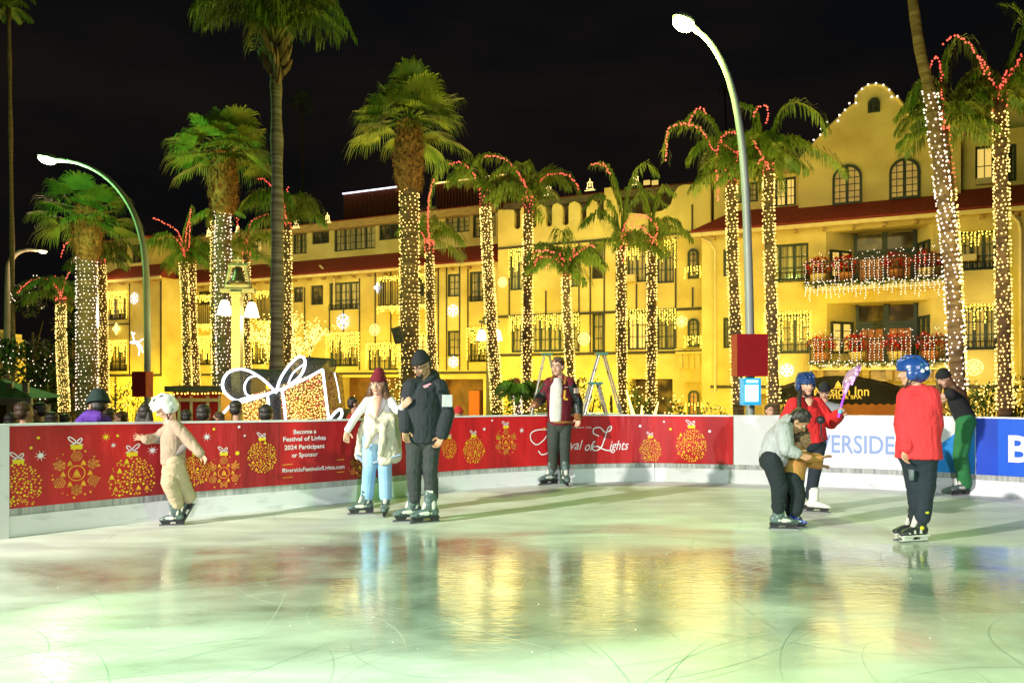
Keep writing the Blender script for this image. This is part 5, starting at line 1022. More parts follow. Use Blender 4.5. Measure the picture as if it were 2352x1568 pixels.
def loop(pts, th, nm='ribbon_loop'):
    b = MB(); cc = catmull([P(x, y, Yg - .1) for x, y in pts], 7); bk = [p + Vector((th[0], .55, th[1])) for p in cc]
    for i in range(len(cc) - 1): b.face([cc[i], cc[i + 1], bk[i + 1], bk[i]])
    o = b.build(nm, M['mesh_grey'], gb, True); md = o.modifiers.new('s', 'SOLIDIFY'); md.thickness = .02
    b = MB(); b.tube(cc, .03, 6); b.build('edge_tube', M['blue_neon'], gb, True)
loop([(636, 902), (600, 868), (560, 848), (525, 855), (511, 880), (520, 905), (550, 922), (585, 915), (620, 903)], (.75, -.02))
loop([(634, 900), (645, 868), (665, 838), (685, 820), (698, 822), (700, 840), (690, 862), (668, 882), (645, 898)], (.55, -.02))
neon('inner_tube', [(585, 912), (566, 905), (562, 885), (572, 868), (590, 862)], .022); neon('inner_tube', [(662, 880), (672, 858), (690, 842), (700, 834)], .018)
loop([(760, 985), (757, 965), (772, 945), (783, 940), (784, 955), (770, 970)], (.15, 0)); loop([(655, 985), (662, 972), (680, 966), (705, 972), (712, 980)], (.15, 0))
b = MB(); b.box(P(631, 945, Yg - .06), (.27, .05, .85)); b.build('ribbon_band', M['mesh_grey'], gb)
b = MB(); b.box(P(762, 915, Yg + .35) + Vector((.05, .2, -.1)), (.12, .5, 1.3), Matrix.Rotation(-.1, 3, 'Y')); b.build('side_panel', M['tinsel'], gb)
# ---------------------------------------------------------------- gold tree, dark trees, bushes
def branchy(mb, p, d, L, r, depth, rr, tips, segs):
    q_ = p + d * L; mb.tube([p, p + d * L * .5 + Vector((rr.uniform(-.05, .05), rr.uniform(-.05, .05), 0)) * L, q_], [r, r * .85, r * .65], 6, False); segs.append([p, q_])
    if depth == 0: tips.append(q_); return
    for _ in range(rr.choice((2, 3, 3))):
        a, u = frame_of(d); t = rr.uniform(0, 2 * pi); sp = rr.uniform(.25, .6); branchy(mb, q_, (d + (a * cos(t) + u * sin(t)) * sp + UP * .22).normalized(), L * rr.uniform(.62, .85), r * .62, depth - 1, rr, tips, segs)
rr = random.Random(44); base = P(712, 930, 32); base.z = gz(0, 32); t_ = empty('deciduous_tree', base, 'bare branching tree covered in golden lights behind the gift box sculpture', 'tree'); tips = []; segs = []; b = MB(); branchy(b, base, Vector((.02, 0, 1)), 1.9, .13, 5, rr, tips, segs); b.build('trunk', M['bark'], t_)
b = MB(); 
for t in tips: leafs(b, t, (.25, .25, .25), 10, .07, rr)
b.build('crown', M['leaf'], t_)
l = MB()
for a, c_ in segs: bulbs_on(l, [a, c_], .075, rr, .042, 0, .07)
for t in tips:
    for _ in range(9): l.octa(t + Vector((rr.gauss(0, .2), rr.gauss(0, .2), rr.gauss(0, .22))), .036)
l.top('string_lights', mat('amber_bulb', (.3, .3, .3), .4, emis=(1, .70, .14), es=2.8), base, 'golden bulbs covering every branch of the bare tree behind the gift box', 'string lights')
def tree(px, ytop, ybase, Y, wpx, label, m='leaf_dark', n=900, seed=1, cat='tree', ls=.16, lights=0):
    rr = random.Random(seed); s = Y / F; base = P(px, ybase, Y); base.z = gz(base.x, Y); top = P(px, ytop, Y).z; H = top - base.z; root = empty('tree', base, label, cat)
    b = MB(); b.tube([base, base + UP * H * .35, base + UP * H * .7], [.18, .13, .05], 8)
    for k in range(6): a = k * 1.1; p = base + UP * H * (.25 + .06 * k); b.tube([p, p + Vector((cos(a), sin(a), .9)) * H * .22], [.07, .02], 5)
    b.build('trunk', M['bark'], root)
    b = MB(); cl = []
    for k in range(26):
        f = rr.uniform(.15, .96); rad = wpx * .5 * s * (sin(pi * min(1, .25 + f * .75)) ** .5); a = rr.uniform(0, 2 * pi); r_ = rad * sqrt(rr.random()) * .8
        c = base + Vector((cos(a) * r_, sin(a) * r_ * .8, H * f)); k_ = rr.uniform(.16, .3) * wpx * s; cl.append((c, k_)); leafs(b, c, (k_, k_, k_ * .75), n // 26, ls, rr)
    b.build('crown', M[m], root)
    if lights:
        l = MB()
        for _ in range(lights): c, k_ = rr.choice(cl); v = Vector((rr.gauss(0, 1), -abs(rr.gauss(0, 1)), rr.gauss(0, 1))).normalized() * k_; l.octa(c + v, .028)
        l.top('string_lights', M['pink_bulb'], base, 'white bulbs in the ' + label, 'string lights')
tree(75, 640, 950, 34, 150, 'dark leafy tree at the far left behind the crowd', n=3400, seed=3, lights=90)
tree(165, 690, 950, 36, 110, 'dark leafy tree between the leftmost lit palm and the fan palm', n=2600, seed=4, lights=50)
tree(20, 780, 950, 30, 90, 'low dark tree above the green-roofed kiosk', n=1800, seed=5, lights=50)
def cypress(px, yt, Y, w_, label, seed):
    rr = random.Random(seed); base = P(px, 950, Y); base.z = gz(0, Y); H = P(px, yt, Y).z - base.z; root = empty('cypress', base, label, 'cypress'); b = MB(); b.tube([base, base + UP * H * .8], [.06, .02], 6); b.build('trunk', M['bark'], root); b = MB()
    for k in range(14): f = k / 14; r_ = w_ * .5 * Y / F * (1 - f * .85); leafs(b, base + UP * H * (.1 + .9 * f), (r_, r_, H * .06), 60, .06, rr)
    b.build('crown', M['leaf_dark'], root)
cypress(265, 858, 38, 14, 'slim dark cypress in front of the left wing ground floor', 1); cypress(412, 880, 38, 12, 'small slim cypress at the foot of the pair of slender palms', 2); cypress(1418 - 14, 905, 22, 22, 'small dark cone-shaped shrub under the tall stepladder', 3)
def bush(px, yt, Y, w_, label, m='leaf', n=500, seed=1, lights=0, ls=.09, red=0):
    rr = random.Random(seed); base = P(px, 950, Y); base.z = gz(0, Y); H = P(px, yt, Y).z - base.z; W2 = w_ * .5 * Y / F; root = empty('bush', base, label, 'bush'); b = MB()
    for k in range(10):
        a = rr.uniform(0, 6.28); b.tube([base + Vector((rr.uniform(-.3, .3) * W2, 0, 0)), base + Vector((cos(a) * W2 * .6, sin(a) * .3, H * .75))], [.025, .01], 5)
    b.build('stems', M['bark'], root); b = MB()
    for k in range(12): leafs(b, base + Vector((rr.uniform(-.75, .75) * W2, rr.uniform(-.4, .4), H * rr.uniform(.4, .88))), (W2 * .35, .4, H * .17), n // 12, ls, rr)
    b.build('foliage', M[m], root)
    if red:
        b = MB()
        for _ in range(red): leafs(b, base + Vector((rr.uniform(-.8, .8) * W2, -.4, H * rr.uniform(.5, .95))), (.06, .05, .06), 5, .06, rr)
        b.build('flowers', M['poinsettia'], root)
    if lights:
        l = MB()
        for _ in range(lights): l.octa(base + Vector((rr.uniform(-.95, .95) * W2, -.45, H * rr.uniform(.35, 1))), .026)
        l.top('string_lights', M['warm_bulb'], base, 'bulbs on the ' + label, 'string lights')
bush(300, 880, 32, 90, 'leafy bush with red blossoms right of the slim cypress', n=700, seed=1, lights=40, red=10)
bush(540, 905, 34, 120, 'low planting behind the red stall', n=500, seed=2)
bush(850, 900, 30, 90, 'green bush behind the woman in the maroon hat', 'leaf_bright', 600, 3, 20, red=12)
bush(905, 870, 31, 60, 'lit bush between the couple and the largest fan palm', 'leaf_bright', 450, 4, 120)
bush(1175, 905, 24, 70, 'green planting under the small garden palm', 'leaf_bright', 600, 5, 60)
bush(1240, 895, 24, 60, 'green planting left of the man in the maroon jacket', 'leaf', 500, 6, 90)
bush(1345, 860, 23, 70, 'airy shrub left of the tall stepladder', 'leaf', 420, 7, 40, red=6)
bush(1470, 880, 24, 60, 'bright green shrub between the two middle palms', 'leaf_bright', 700, 8, 40)
bush(1540, 905, 24, 50, 'low shrub right of the two middle palms', 'leaf', 500, 9, 40, red=8)
bush(1640, 925, 24, 70, 'low shrub left of the blue screen', 'leaf', 500, 10, 10)
bush(1790, 905, 24, 50, 'dark shrub left of the black canopy', 'leaf_dark', 500, 11, 10)
bush(2170, 920, 24, 60, 'palm-like shrub behind the girl in green trousers', 'leaf', 500, 12, 30)
bush(2260, 880, 22, 90, 'tall leafy shrub at the right behind the blue banner', 'leaf', 900, 13, 90)
bush(2330, 850, 22, 60, 'tall leafy shrub at the far right edge', 'leaf', 700, 14, 60)
for args in (([(1190, 856), (1190, 952)], 20, 13, 'small garden palm with a white lit trunk behind the boards, right of the small lantern', 41, 'small white bulbs on the little garden palm trunk'),):
    pth, Y, wp, lb, sd, l2 = args; pr = palm('feather', [(1188, 905), (1190, 955)], Y, wp, lb, (910, 955), 'pink_bulb', nf=18, R=55, seed=sd, leafm='leaf_bright', dc=.07, dz=.07, bs=.02); lab(pr, l2)
    b = MB(); b.tube([P(1188, 908, Y), P(1187, 890, Y), P(1187, 868, Y)], [.08, .14, .06], 10); b.build('bud_shaft', mat('bud_shaft', (.25, .07, .03), .8, var=.3, scale=8), pr[0])
# floodlit spikes
for x0, y0, x1, y1, lb in ((1438, 895, 1460, 950, 'left white glowing spike rising from the planting'), (1474, 930, 1475, 952, 'middle short white glowing spike in the planting'), (1512, 922, 1498, 952, 'right white glowing spike leaning in the planting')):
    b = MB(); b.tube([P(x0, y0, 21), P(x1, y1 + 20, 21)], [.015, .07], 7); b.top('light_spike', M['warm_bulb'], P(x1, y1 + 20, 21), lb, 'light spike', 'glowing spikes in the planting')
# red stall with lit roof
Ys = 26; root = empty('market_stall', P(455, 950, Ys), 'red stall with a dark flat roof edged by bulbs, left of the gift box', 'stall'); root.location.z = gz(0, Ys); s = Ys / F
c = P(452, 915, Ys); b = MB(); b.box(c + Vector((0, .8, -.5)), (110 * s, 1.6, 1.9)); b.build('body', mat('red_paint', (.40, .012, .01), .45, var=.2, scale=2), root)
b = MB(); b.box(P(455, 893, Ys) + Vector((0, .8, 0)), (140 * s, 2.1, .2)); b.build('roof', M['trim'], root)
b = MB()
for x in (412, 440, 478, 505): b.box(P(x, 935, Ys) + Vector((0, -.02, -.3)), (.09, .04, 1.4))
b.box(P(452, 918, Ys) + Vector((0, -.03, 0)), (112 * s, .05, .12)); b.build('frame', M['cream'], root)
l = MB(); bulbs_on(l, [P(392, 904, Ys - .3), P(520, 903, Ys - .3)], .12, rr, .03); l.top('string_lights', M['gold_bulb'], P(455, 904, Ys - .3), 'row of golden bulbs along the roof edge of the red stall', 'string lights')
# kiosk at the left
Yk = 13.5; s = Yk / F; root = empty('kiosk', P(20, 960, Yk), 'small grey wooden kiosk with a green pitched roof at the far left', 'kiosk'); root.location.z = gz(0, Yk)
b = MB(); z0 = gz(0, Yk); a_ = P(-130, 930, Yk); c_ = P(62, 930, Yk); b.box(((a_.x + c_.x) / 2, Yk + .35, (z0 + a_.z) / 2), (c_.x - a_.x, .7, a_.z - z0)); b.build('wall', mat('grey_boards', (.40, .36, .34), .7, var=.2, scale=3, stretch=(14, 14, .5)), root)
b = MB(); e = P(76, 914, Yk - .3); e2 = P(-160, 914, Yk - .3); r1 = P(4, 872, Yk + .2); r0 = P(-80, 872, Yk + .2); bk = Vector((0, 1.0, 0))
pts = [e2, e, e + bk, e2 + bk, r0, r1, r1 + Vector((0, .1, 0)), r0 + Vector((0, .1, 0))]; b.hexa(pts); b.build('roof', mat('green_roof', (.10, .20, .09), .8, var=.15, scale=8, bump=.3), root)
b = MB(); b.box(((e.x + e2.x) / 2, Yk - .33, e.z - .06), (e.x - e2.x, .06, .12)); b.box((P(26, 940, Yk).x, Yk - .03, .6), (.1, .06, 1.8)); b.box((P(62, 940, Yk).x, Yk - .03, .6), (.1, .06, 1.8)); b.build('trim', mat('pale_trim', (.6, .5, .4), .6), root)
b = MB(); b.box((P(4, 950, Yk).x, Yk - .01, P(0, 962, Yk).z - .3), (.26, .05, 1.1)); b.build('window', M['dark_glass'], root)
# small cream tower block at far left
b = MB(); c_ = P(8, 880, 46); b.box((c_.x, 46, 1.2), (1.8, 1.5, 6.2)); b.box((c_.x - .1, 46, 4.4), (1.5, 1.5, .5)); b.tube([P(2, 790, 46), P(2, 770, 46), P(2, 757, 46)], [.55, .5, .1], 10); b.top('garden_pier', M['stucco'], (c_.x, 46, -1.85), 'cream masonry pier with a rounded cap at the far left edge', 'pier')
# lamp behind: speaker on palm
b = MB(); c_ = P(914, 770, 25); b.box(c_, (.30, .3, .55), Matrix.Rotation(-.25, 3, 'Y')); b.ell(c_ + Vector((0, -.15, .1)), (.1, .03, .1)); b.ell(c_ + Vector((0, -.15, -.12)), (.12, .03, .12)); b.tube([c_ + Vector((.1, 0, 0)), c_ + Vector((.4, .4, 0))], .03, 6); b.top('loudspeaker', mat('black_box', (.02, .02, .02), .6), c_, 'black loudspeaker fixed to the trunk of the largest fan palm', 'loudspeaker')
# ---------------------------------------------------------------- people
def cloth(name, c, var=.12, c2=None, rough=.85, scale=9): return mat(name, c, rough, var=var, col2=c2, scale=scale, bump=.12, bscale=60, thr=(.3, .7))
SK = {'light': mat('skin_light', (.66, .38, .27), .5, var=.05, scale=12), 'mid': mat('skin_mid', (.48, .26, .16), .5, var=.05, scale=12), 'tan': mat('skin_tan', (.44, .23, .13), .5, var=.05, scale=12)}
HAIRM = {'black': mat('hair_black', (.012, .010, .009), .45, col2=(.045, .035, .03), scale=14, stretch=(4, 4, .6), bump=.4, bscale=20), 'brown': mat('hair_brown', (.035, .018, .010), .5, col2=(.11, .055, .03), scale=14, stretch=(4, 4, .6), bump=.4, bscale=20), 'long': mat('hair_long_brown', (.05, .022, .012), .5, col2=(.17, .08, .035), scale=14, stretch=(4, 4, .5), bump=.4, bscale=20)}
M['eye_white'] = mat('eye_white', (.7, .68, .65), .3); M['eye_dark'] = mat('eye_dark', (.02, .012, .01), .25); M['lips'] = mat('lips', (.42, .13, .11), .5)
M['boot_grey'] = mat('boot_plastic', (.09, .13, .13), .4, var=.3, scale=9); M['boot_dark'] = mat('boot_dark', (.02, .025, .03), .4); M['boot_white'] = mat('boot_white', (.72, .70, .68), .4); M['boot_blue'] = mat('boot_blue', (.03, .05, .55), .4, col2=(.5, .5, .6), scale=20, thr=(.55, .6))
M['steel'] = mat('blade_steel', (.28, .28, .30), .45, metal=.7); M['sole'] = mat('sole_black', (.015, .015, .018), .5); M['liner'] = mat('boot_liner', (.62, .6, .56), .9)
def hframe(yaw, pitch=0, roll=0):                     # columns: right of the head, forward, up;  yaw 0 looks at the camera, + to the picture's right
    f = Vector((sin(radians(yaw)), -cos(radians(yaw)), 0)); r = Vector((-f.y, f.x, 0)) * -1; p = radians(pitch)
    f2 = f * cos(p) - UP * sin(p); u2 = UP * cos(p) + f * sin(p); rr_ = radians(roll); r2 = r * cos(rr_) + u2 * sin(rr_); u3 = u2 * cos(rr_) - r * sin(rr_)
    return Matrix((r2, f2, u3)).transposed()
def head_geo(mb, c, R, k):
    L = lambda x, y, z: c + R @ (Vector((x, y, z)) * k)
    e = lambda p, r: mb.ell(L(*p), (r[0] * k, r[1] * k, r[2] * k), R, 18, 12)
    e((0, -.012, .032), (.077, .096, .088)); e((0, .018, -.028), (.062, .070, .082)); e((0, .052, -.092), (.030, .030, .024)); e((0, .030, -.070), (.052, .048, .034))
    mb.cone(L(0, .082, .012), .0095 * k, L(0, .103, -.026), .0145 * k, 8); e((-.012, .092, -.030), (.010, .012, .009)); e((.012, .092, -.030), (.010, .012, .009))
    for s in (-1, 1): e((s * .077, -.012, -.010), (.010, .020, .031)); e((s * .030, .070, .026), (.026, .018, .009)); e((s * .038, .055, -.03), (.024, .026, .024))
    e((0, .082, -.060), (.023, .012, .012))
def hand_geo(mb, w, d, n, k, thumb, curl=.5, spread=0):
    """w wrist, d direction of the fingers, n palm normal (side the fingers curl to)"""
    d = d.normalized(); n = (n - d * n.dot(d)).normalized(); s = d.cross(n).normalized() * thumb
    mb.loft([(w, s, n, .026 * k, .020 * k), (w + d * .04 * k, s, n, .038 * k, .016 * k), (w + d * .088 * k, s, n, .040 * k, .013 * k)], 12)
    for i, (off, L) in enumerate(((.030, .070), (.010, .080), (-.010, .074), (-.029, .058))):
        b0 = w + d * .088 * k + s * off * k; a1 = curl * .6; dd = (d + s * spread * off * 12).normalized(); d1 = (dd * cos(a1) + n * sin(a1)); a2 = curl * 1.5; d2 = (dd * cos(a2) + n * sin(a2)); a3 = curl * 2.2; d3 = dd * cos(a3) + n * sin(a3)
        p1 = b0 + d1 * L * .45 * k; p2 = p1 + d2 * L * .32 * k; p3 = p2 + d3 * L * .23 * k; r_ = .0098 * k; mb.limb([b0 - d * .01 * k, p1, p2, p3], [r_, r_ * .95, r_ * .88, r_ * .78])
    t0 = w + d * .03 * k + s * .030 * k; t1 = t0 + (d * .6 + s * .75 + n * .25).normalized() * .036 * k; t2 = t1 + (d * .85 + s * .3 + n * .35).normalized() * .032 * k; mb.limb([t0, t1, t2], [.013 * k, .0115 * k, .009 * k])
def face_parts(parent, c, R, k, hairc='eye_dark', lips=True):
    L = lambda x, y, z: c + R @ (Vector((x, y, z)) * k)
    for s in (-1, 1):
        b = MB(); b.ell(L(s * .031, .073, .008), (.0145 * k, .010 * k, .0085 * k), R, 10, 6); e = b.build('eye', M['eye_white'], parent, True)
        b = MB(); b.ell(L(s * .031, .081, .008), (.0068 * k, .004 * k, .0068 * k), R, 8, 5); b.build('iris', M['eye_dark'], e, True)
        b = MB(); b.limb([L(s * .014, .089, .024), L(s * .032, .087, .031), L(s * .050, .074, .026)], [.0042 * k, .0046 * k, .003 * k]); b.build('eyebrow', M[hairc] if hairc in M else hairc, parent, True)
    b = MB(); b.limb([L(-.022, .085, -.060), L(0, .095, -.058), L(.022, .085, -.060)], [.0035 * k, .0062 * k, .0035 * k]); b.build('lips', M['lips'], parent, True)
def skate(parent, g, d, k, kind='grey', tilt=0, up=None, shaft=None, ank=None):
    """g: where the blade meets the ice, d: pointing direction, k: size, shaft: knee-ward point"""
    d = Vector(d).normalized(); u = UP if up is None else up.normalized()
    if ank is not None and up is None: g = Vector((ank.x + d.x * .045 * k, (ank.y + g.y) / 2 + d.y * .045 * k, g.z))
    s = d.cross(u).normalized(); R = Matrix((s, d, u)).transposed(); L = lambda x, y, z: g + R @ (Vector((x, y, z)) * k)
    b = MB(); rr_ = R
    b.loft([(L(0, -.085, .115), s, u, .040 * k, .050 * k), (L(0, -.02, .118), s, u, .042 * k, .056 * k), (L(0, .05, .108), s, u, .046 * k, .046 * k), (L(0, .125, .095), s, u, .048 * k, .036 * k), (L(0, .165, .088), s, u, .036 * k, .026 * k)], 14)
    top = shaft if shaft is not None else L(0, -.03, .34); ax = (top - L(0, -.045, .12)).normalized(); tp = L(0, -.045, .12) + ax * .185 * k
    b.loft([(L(0, -.045, .12), s, d, .043 * k, .058 * k), (L(0, -.045, .12) + ax * .09 * k, s, d, .046 * k, .056 * k), (tp, s, d, .056 * k, .066 * k)], 14)
    for t in (.05, .10, .155): p = L(0, -.04, .12) + ax * t * k; b.loft([(p + d * .02 * k, s, d, .054 * k, .052 * k), (p + d * .022 * k + ax * .022 * k, s, d, .054 * k, .052 * k)], 12)
    m = remesh(b, .007 * k + .001, 1); sk = m.build('skate', M[{'grey': 'boot_grey', 'white': 'boot_white', 'blue': 'boot_blue', 'dark': 'boot_dark'}[kind]], parent, True)
    b = MB(); b.loft([(tp - ax * .02 * k, s, d, .050 * k, .058 * k), (tp + ax * .035 * k, s, d, .052 * k, .060 * k)], 12, .3)
    if kind != 'white': b.loft([(L(0, .045, .150), s, d, .026 * k, .02 * k), (L(0, -.01, .24), s, d, .034 * k, .04 * k), (tp + d * .02 * k + ax * .05 * k, s, d, .036 * k, .035 * k)], 12, .3)
    b.build('liner', M['liner'], sk, True)
    if kind in ('grey', 'blue'):
        b = MB()
        for sd in (-1, 1): b.ell(L(sd * .043, .030, .108), (.010 * k, .075 * k, .022 * k), R, 12, 6); b.ell(L(sd * .046, -.05, .19), (.010 * k, .026 * k, .05 * k), R, 10, 6)
        b.build('side_panel', M['liner'], sk, True)
    b = MB(); w_ = .026
    def bx(x0, x1, y0, y1, z0, z1, y2=None, y3=None): y2 = y0 if y2 is None else y2; y3 = y1 if y3 is None else y3; b.hexa([L(x0, y0, z0), L(x1, y0, z0), L(x1, y1, z0), L(x0, y1, z0), L(x0, y2, z1), L(x1, y2, z1), L(x1, y3, z1), L(x0, y3, z1)])
    bx(-.036, .036, -.12, .17, .058, .074); bx(-.016, .016, -.115, -.035, .022, .058, -.125, -.02); bx(-.016, .016, .06, .15, .022, .058, .04, .165); bx(-.012, .012, -.13, .185, .016, .024)
    if kind != 'white': 
        for yy in (-.02, .05, .11): bx(-.050, .050, yy, yy + .018, .09, .140 - abs(yy) * .35)
    b.build('sole', M['sole' if kind != 'dark' else 'liner'], sk)
    b = MB(); bx(-.0035, .0035, -.135, .185, .0, .018, -.135, .195); b.build('blade', M['steel'], sk)
    return tp
SEED = [0]
def torso(mb, hips, sh, Rt, rh, rc, rs_, neck, widen=1.0, lower=0.0, belly=None, hem=.12):
    """rings from below the hips to the shoulders; Rt: lateral vectors at hips and shoulders"""
    hc = (hips[0] + hips[1]) / 2; sc_ = (sh[0] + sh[1]) / 2; lh = (hips[1] - hips[0]).normalized(); ls_ = (sh[1] - sh[0]).normalized(); ax = (sc_ - hc); L = ax.length; ax.normalize(); rings = []
    for t, rl, rf in ((-lower, rh[0], rh[1]), (0, rh[0], rh[1]), (.35, (rh[0] + rc[0]) / 2 if belly is None else belly[0], (rh[1] + rc[1]) / 2 if belly is None else belly[1]), (.7, rc[0], rc[1]), (.93, rs_[0], rs_[1])):
        p = hc + ax * L * t; l = lh.lerp(ls_, max(0, min(1, t))); l = (l - ax * l.dot(ax)).normalized(); f = ax.cross(l).normalized(); rings.append((p, l, f, rl, rf))
    mb.loft(rings, 22, 1.0, hem)
def person(name_label, J, k=1.0, yaw=0, pitch=0, roll=0, skin='light', top=None, pants=None, hair=None, hat=None, shoes='grey', cat='person', voxel=.0065, hand=None, dirs=((0, -1), (0, -1)), tr=(.072, .060, .050), lr=(.105, .078, .066), rh=(.17, .125), rc=(.185, .125), rs=(.17, .095), bare=False, topmat=None, pantmat=None, extra=None, fold=0.0043, skates=True, hemlow=.10, cuffs=.035, foldp=0.0030, brow='eye_dark', tops=None, tilt=None, skdir=None):
    """J: joints as world points: head, neck, sh[2], el[2], wr[2], hd[2] (finger direction point), hip[2], kn[2], an[2], ft[2]"""
    SEED[0] += 1; sd = SEED[0]
    Rh = hframe(yaw, pitch, roll); base = (J['ft'][0] + J['ft'][1]) / 2; base = Vector((base.x, base.y, min(J['ft'][0].z, J['ft'][1].z)))
    root = empty('person', base, name_label, cat)
    hk = J.get('hk', 1.0) ; hc = J['head']; sh, el, wr, hd, hip, kn, an, ft = (J[q_] for q_ in ('sh', 'el', 'wr', 'hd', 'hip', 'kn', 'an', 'ft')); nk = J['neck']
    b = MB(); head_geo(b, hc, Rh, hk); b.cone(hc + Rh @ Vector((0, -.028, -.055)) * hk, .052 * hk, nk, .060 * hk); b.cone(nk, .06 * hk, (sh[0] + sh[1]) / 2, .075 * k)
    torso(b, hip, sh, None, (rh[0] * .8, rh[1] * .75), (rc[0] * .82, rc[1] * .8), (rs[0] * .85, rs[1] * .8), nk)
    for i in (0, 1):
        b.limb([sh[i], el[i], wr[i]], [tr[0] * .72 * k, tr[1] * .70 * k, .026 * k]); b.limb([hip[i], kn[i], an[i]], [lr[0] * .8 * k, lr[1] * .72 * k, .042 * k])
        hp = (hand or {}).get(i, {}); nrm = hp.get('n'); nrm = Vector(nrm) if nrm else ((sh[0] + sh[1]) / 2 - sh[i]) * .6 + Vector((0, -.15, 0)); d_ = (hd[i] - wr[i]); hand_geo(b, wr[i], d_, nrm, k * hp.get('k', 1) , hp.get('t', -1 if i == 0 else 1), hp.get('c', .45), hp.get('s', 0))
    bd = remesh(b, voxel * .8, 1); body = bd.build('body', SK[skin], root, True)
    face_parts(root, hc, Rh, hk, brow)
    # trousers
    if pants:
        b = MB(); hcn = (hip[0] + hip[1]) / 2; axn = ((sh[0] + sh[1]) / 2 - hcn).normalized(); lhn = (hip[1] - hip[0]); lhn = (lhn - axn * lhn.dot(axn)).normalized(); fhn = axn.cross(lhn); b.loft([(hcn - axn * .03 * k, lhn, fhn, rh[0] * .88, rh[1] * .86), (hcn + axn * .10 * k, lhn, fhn, rh[0] * .86, rh[1] * .85)], 20, .25, .8)
        for i in (0, 1):
            e_ = an[i].lerp(kn[i], cuffs); b.limb([hip[i], hip[i].lerp(kn[i], .5), kn[i], kn[i].lerp(an[i], .45), e_], [lr[0] * k, (lr[0] + lr[1]) * .5 * k, lr[1] * k, (lr[1] * .45 + lr[2] * .55) * k, lr[2] * k])
        remesh(b, voxel * 1.15, 2, foldp, 6, (.8, .8, 1.2), sd).build('trousers', pants, root, True)
    if top:
        b = MB(); torso(b, hip, sh, None, (rh[0], rh[1]), (rc[0], rc[1]), (rs[0], rs[1]), nk, lower=hemlow, belly=J.get('belly')); b.cone(sh[0], tr[0] * .95 * k, nk - UP * .035 * k, .07 * k); b.cone(sh[1], tr[0] * .95 * k, nk - UP * .035 * k, .07 * k)
        for i in (0, 1):
            if bare: b.limb([sh[i], sh[i].lerp(el[i], .22)], [tr[0] * .9 * k, tr[0] * .8 * k]); continue
            e_ = wr[i].lerp(el[i], .06); b.limb([sh[i], sh[i].lerp(el[i], .55), el[i], el[i].lerp(wr[i], .5), e_], [tr[0] * k, (tr[0] + tr[1]) * .5 * k, tr[1] * k, (tr[1] + tr[2]) * .48 * k, tr[2] * k])
        remesh(b, voxel * 1.1, 2, fold, 7, (1.2, 1.2, .5), sd + 40).build(tops or 'top', top, root, True)
    if skates:
        for i in (0, 1):
            d_ = skdir[i] if skdir else Vector((dirs[i][0], dirs[i][1], 0)); up_ = None
            if tilt and tilt[i]: up_ = tilt[i]
            skate(root, ft[i], d_, k * J.get('sk', 1), shoes if isinstance(shoes, str) else shoes[i], 0, up_, kn[i], an[i])
    return root, hc, Rh, hk
def beanie(root, c, R, k, m, slouch=0, name='beanie', cuff=True):
    L = lambda x, y, z: c + R @ (Vector((x, y, z)) * k); b = MB()
    b.ell(L(0, -.016, .045), (.090 * k, .108 * k, .100 * k), R, 20, 14, -.1, 1)
    if slouch: b.ell(L(0, -.03, .085), (.070 * k, .082 * k, (.065 + slouch) * k), R, 16, 10)
    if cuff: b.loft([(L(0, -.020, .034), R.col[0], R.col[1], .094 * k, .112 * k), (L(0, -.016, .062), R.col[0], R.col[1], .093 * k, .111 * k)], 22, .1)
    remesh(b, .007, 2, .002, 20).build(name, m, root, True)
def hair_cap(root, c, R, k, m, long=None, vol=1.0, fringe=True, name='hair'):
    L = lambda x, y, z: c + R @ (Vector((x, y, z)) * k); b = MB(); e = lambda p, r: b.ell(L(*p), tuple(q_ * k for q_ in r), R, 18, 12)
    e((0, -.026, .050), (.083 * vol, .094, .080 * vol)); e((0, -.055, .0), (.076, .062, .075))
    if fringe:
        rr = random.Random(7)
        for i in range(16): x = rr.uniform(-.07, .07); y = rr.uniform(-.04, .075); e((x, y * (1 - abs(x) * 5), .105 + rr.uniform(-.02, .02) - y * .35), (.026, .028, .022))
    if long:
        for pts, r_ in long: b.limb(pts, r_)
    remesh(b, .006, 1, .0013, 34, (1, 1, .35)).build(name, m, root, True)
def helmet(root, c, R, k, m, trim, stickers=None):
    L = lambda x, y, z: c + R @ (Vector((x, y, z)) * k); b = MB()
    b.ell(L(0, -.010, .035), (.103 * k, .124 * k, .108 * k), R, 24, 16, -.15, 1); b.ell(L(0, -.05, .0), (.100 * k, .085 * k, .085 * k), R, 20, 14)
    for x in (-.045, 0, .045): b.limb([L(x, .095, .095), L(x * 1.1, .03, .138), L(x, -.06, .128), L(x * .9, -.12, .06)], [.014 * k] * 4)
    b.loft([(L(0, .07, .058), R.col[0], R.col[1], .078 * k, .048 * k), (L(0, .072, .070), R.col[0], R.col[1], .074 * k, .046 * k)], 16, .15)
    for s in (-1, 1): b.ell(L(s * .092, -.012, -.015), (.018 * k, .045 * k, .050 * k), R)
    h = remesh(b, .007, 1).build('helmet', m, root, True)
    b = MB()
    for s in (-1, 1):
        for x, y, z in ((.055, .045, .122), (.06, -.03, .122), (.02, .0, .143), (.022, -.075, .118)): b.ell(L(s * x, y, z), (.011 * k, .022 * k, .007 * k), R, 8, 5)
        b.limb([L(s * .088, .01, -.04), L(s * .06, .035, -.10), L(0, .055, -.125)], [.006 * k] * 3); b.limb([L(s * .092, -.05, -.04), L(s * .06, .03, -.10)], [.006 * k] * 2)
    b.build('strap_and_vents', trim, h, True)
    if stickers:
        b = MB()
        for x, y, z in stickers: b.ell(L(x, y, z), (.016 * k, .016 * k, .016 * k), R, 10, 6)
        b.build('sticker', M['white_print'], h, True)
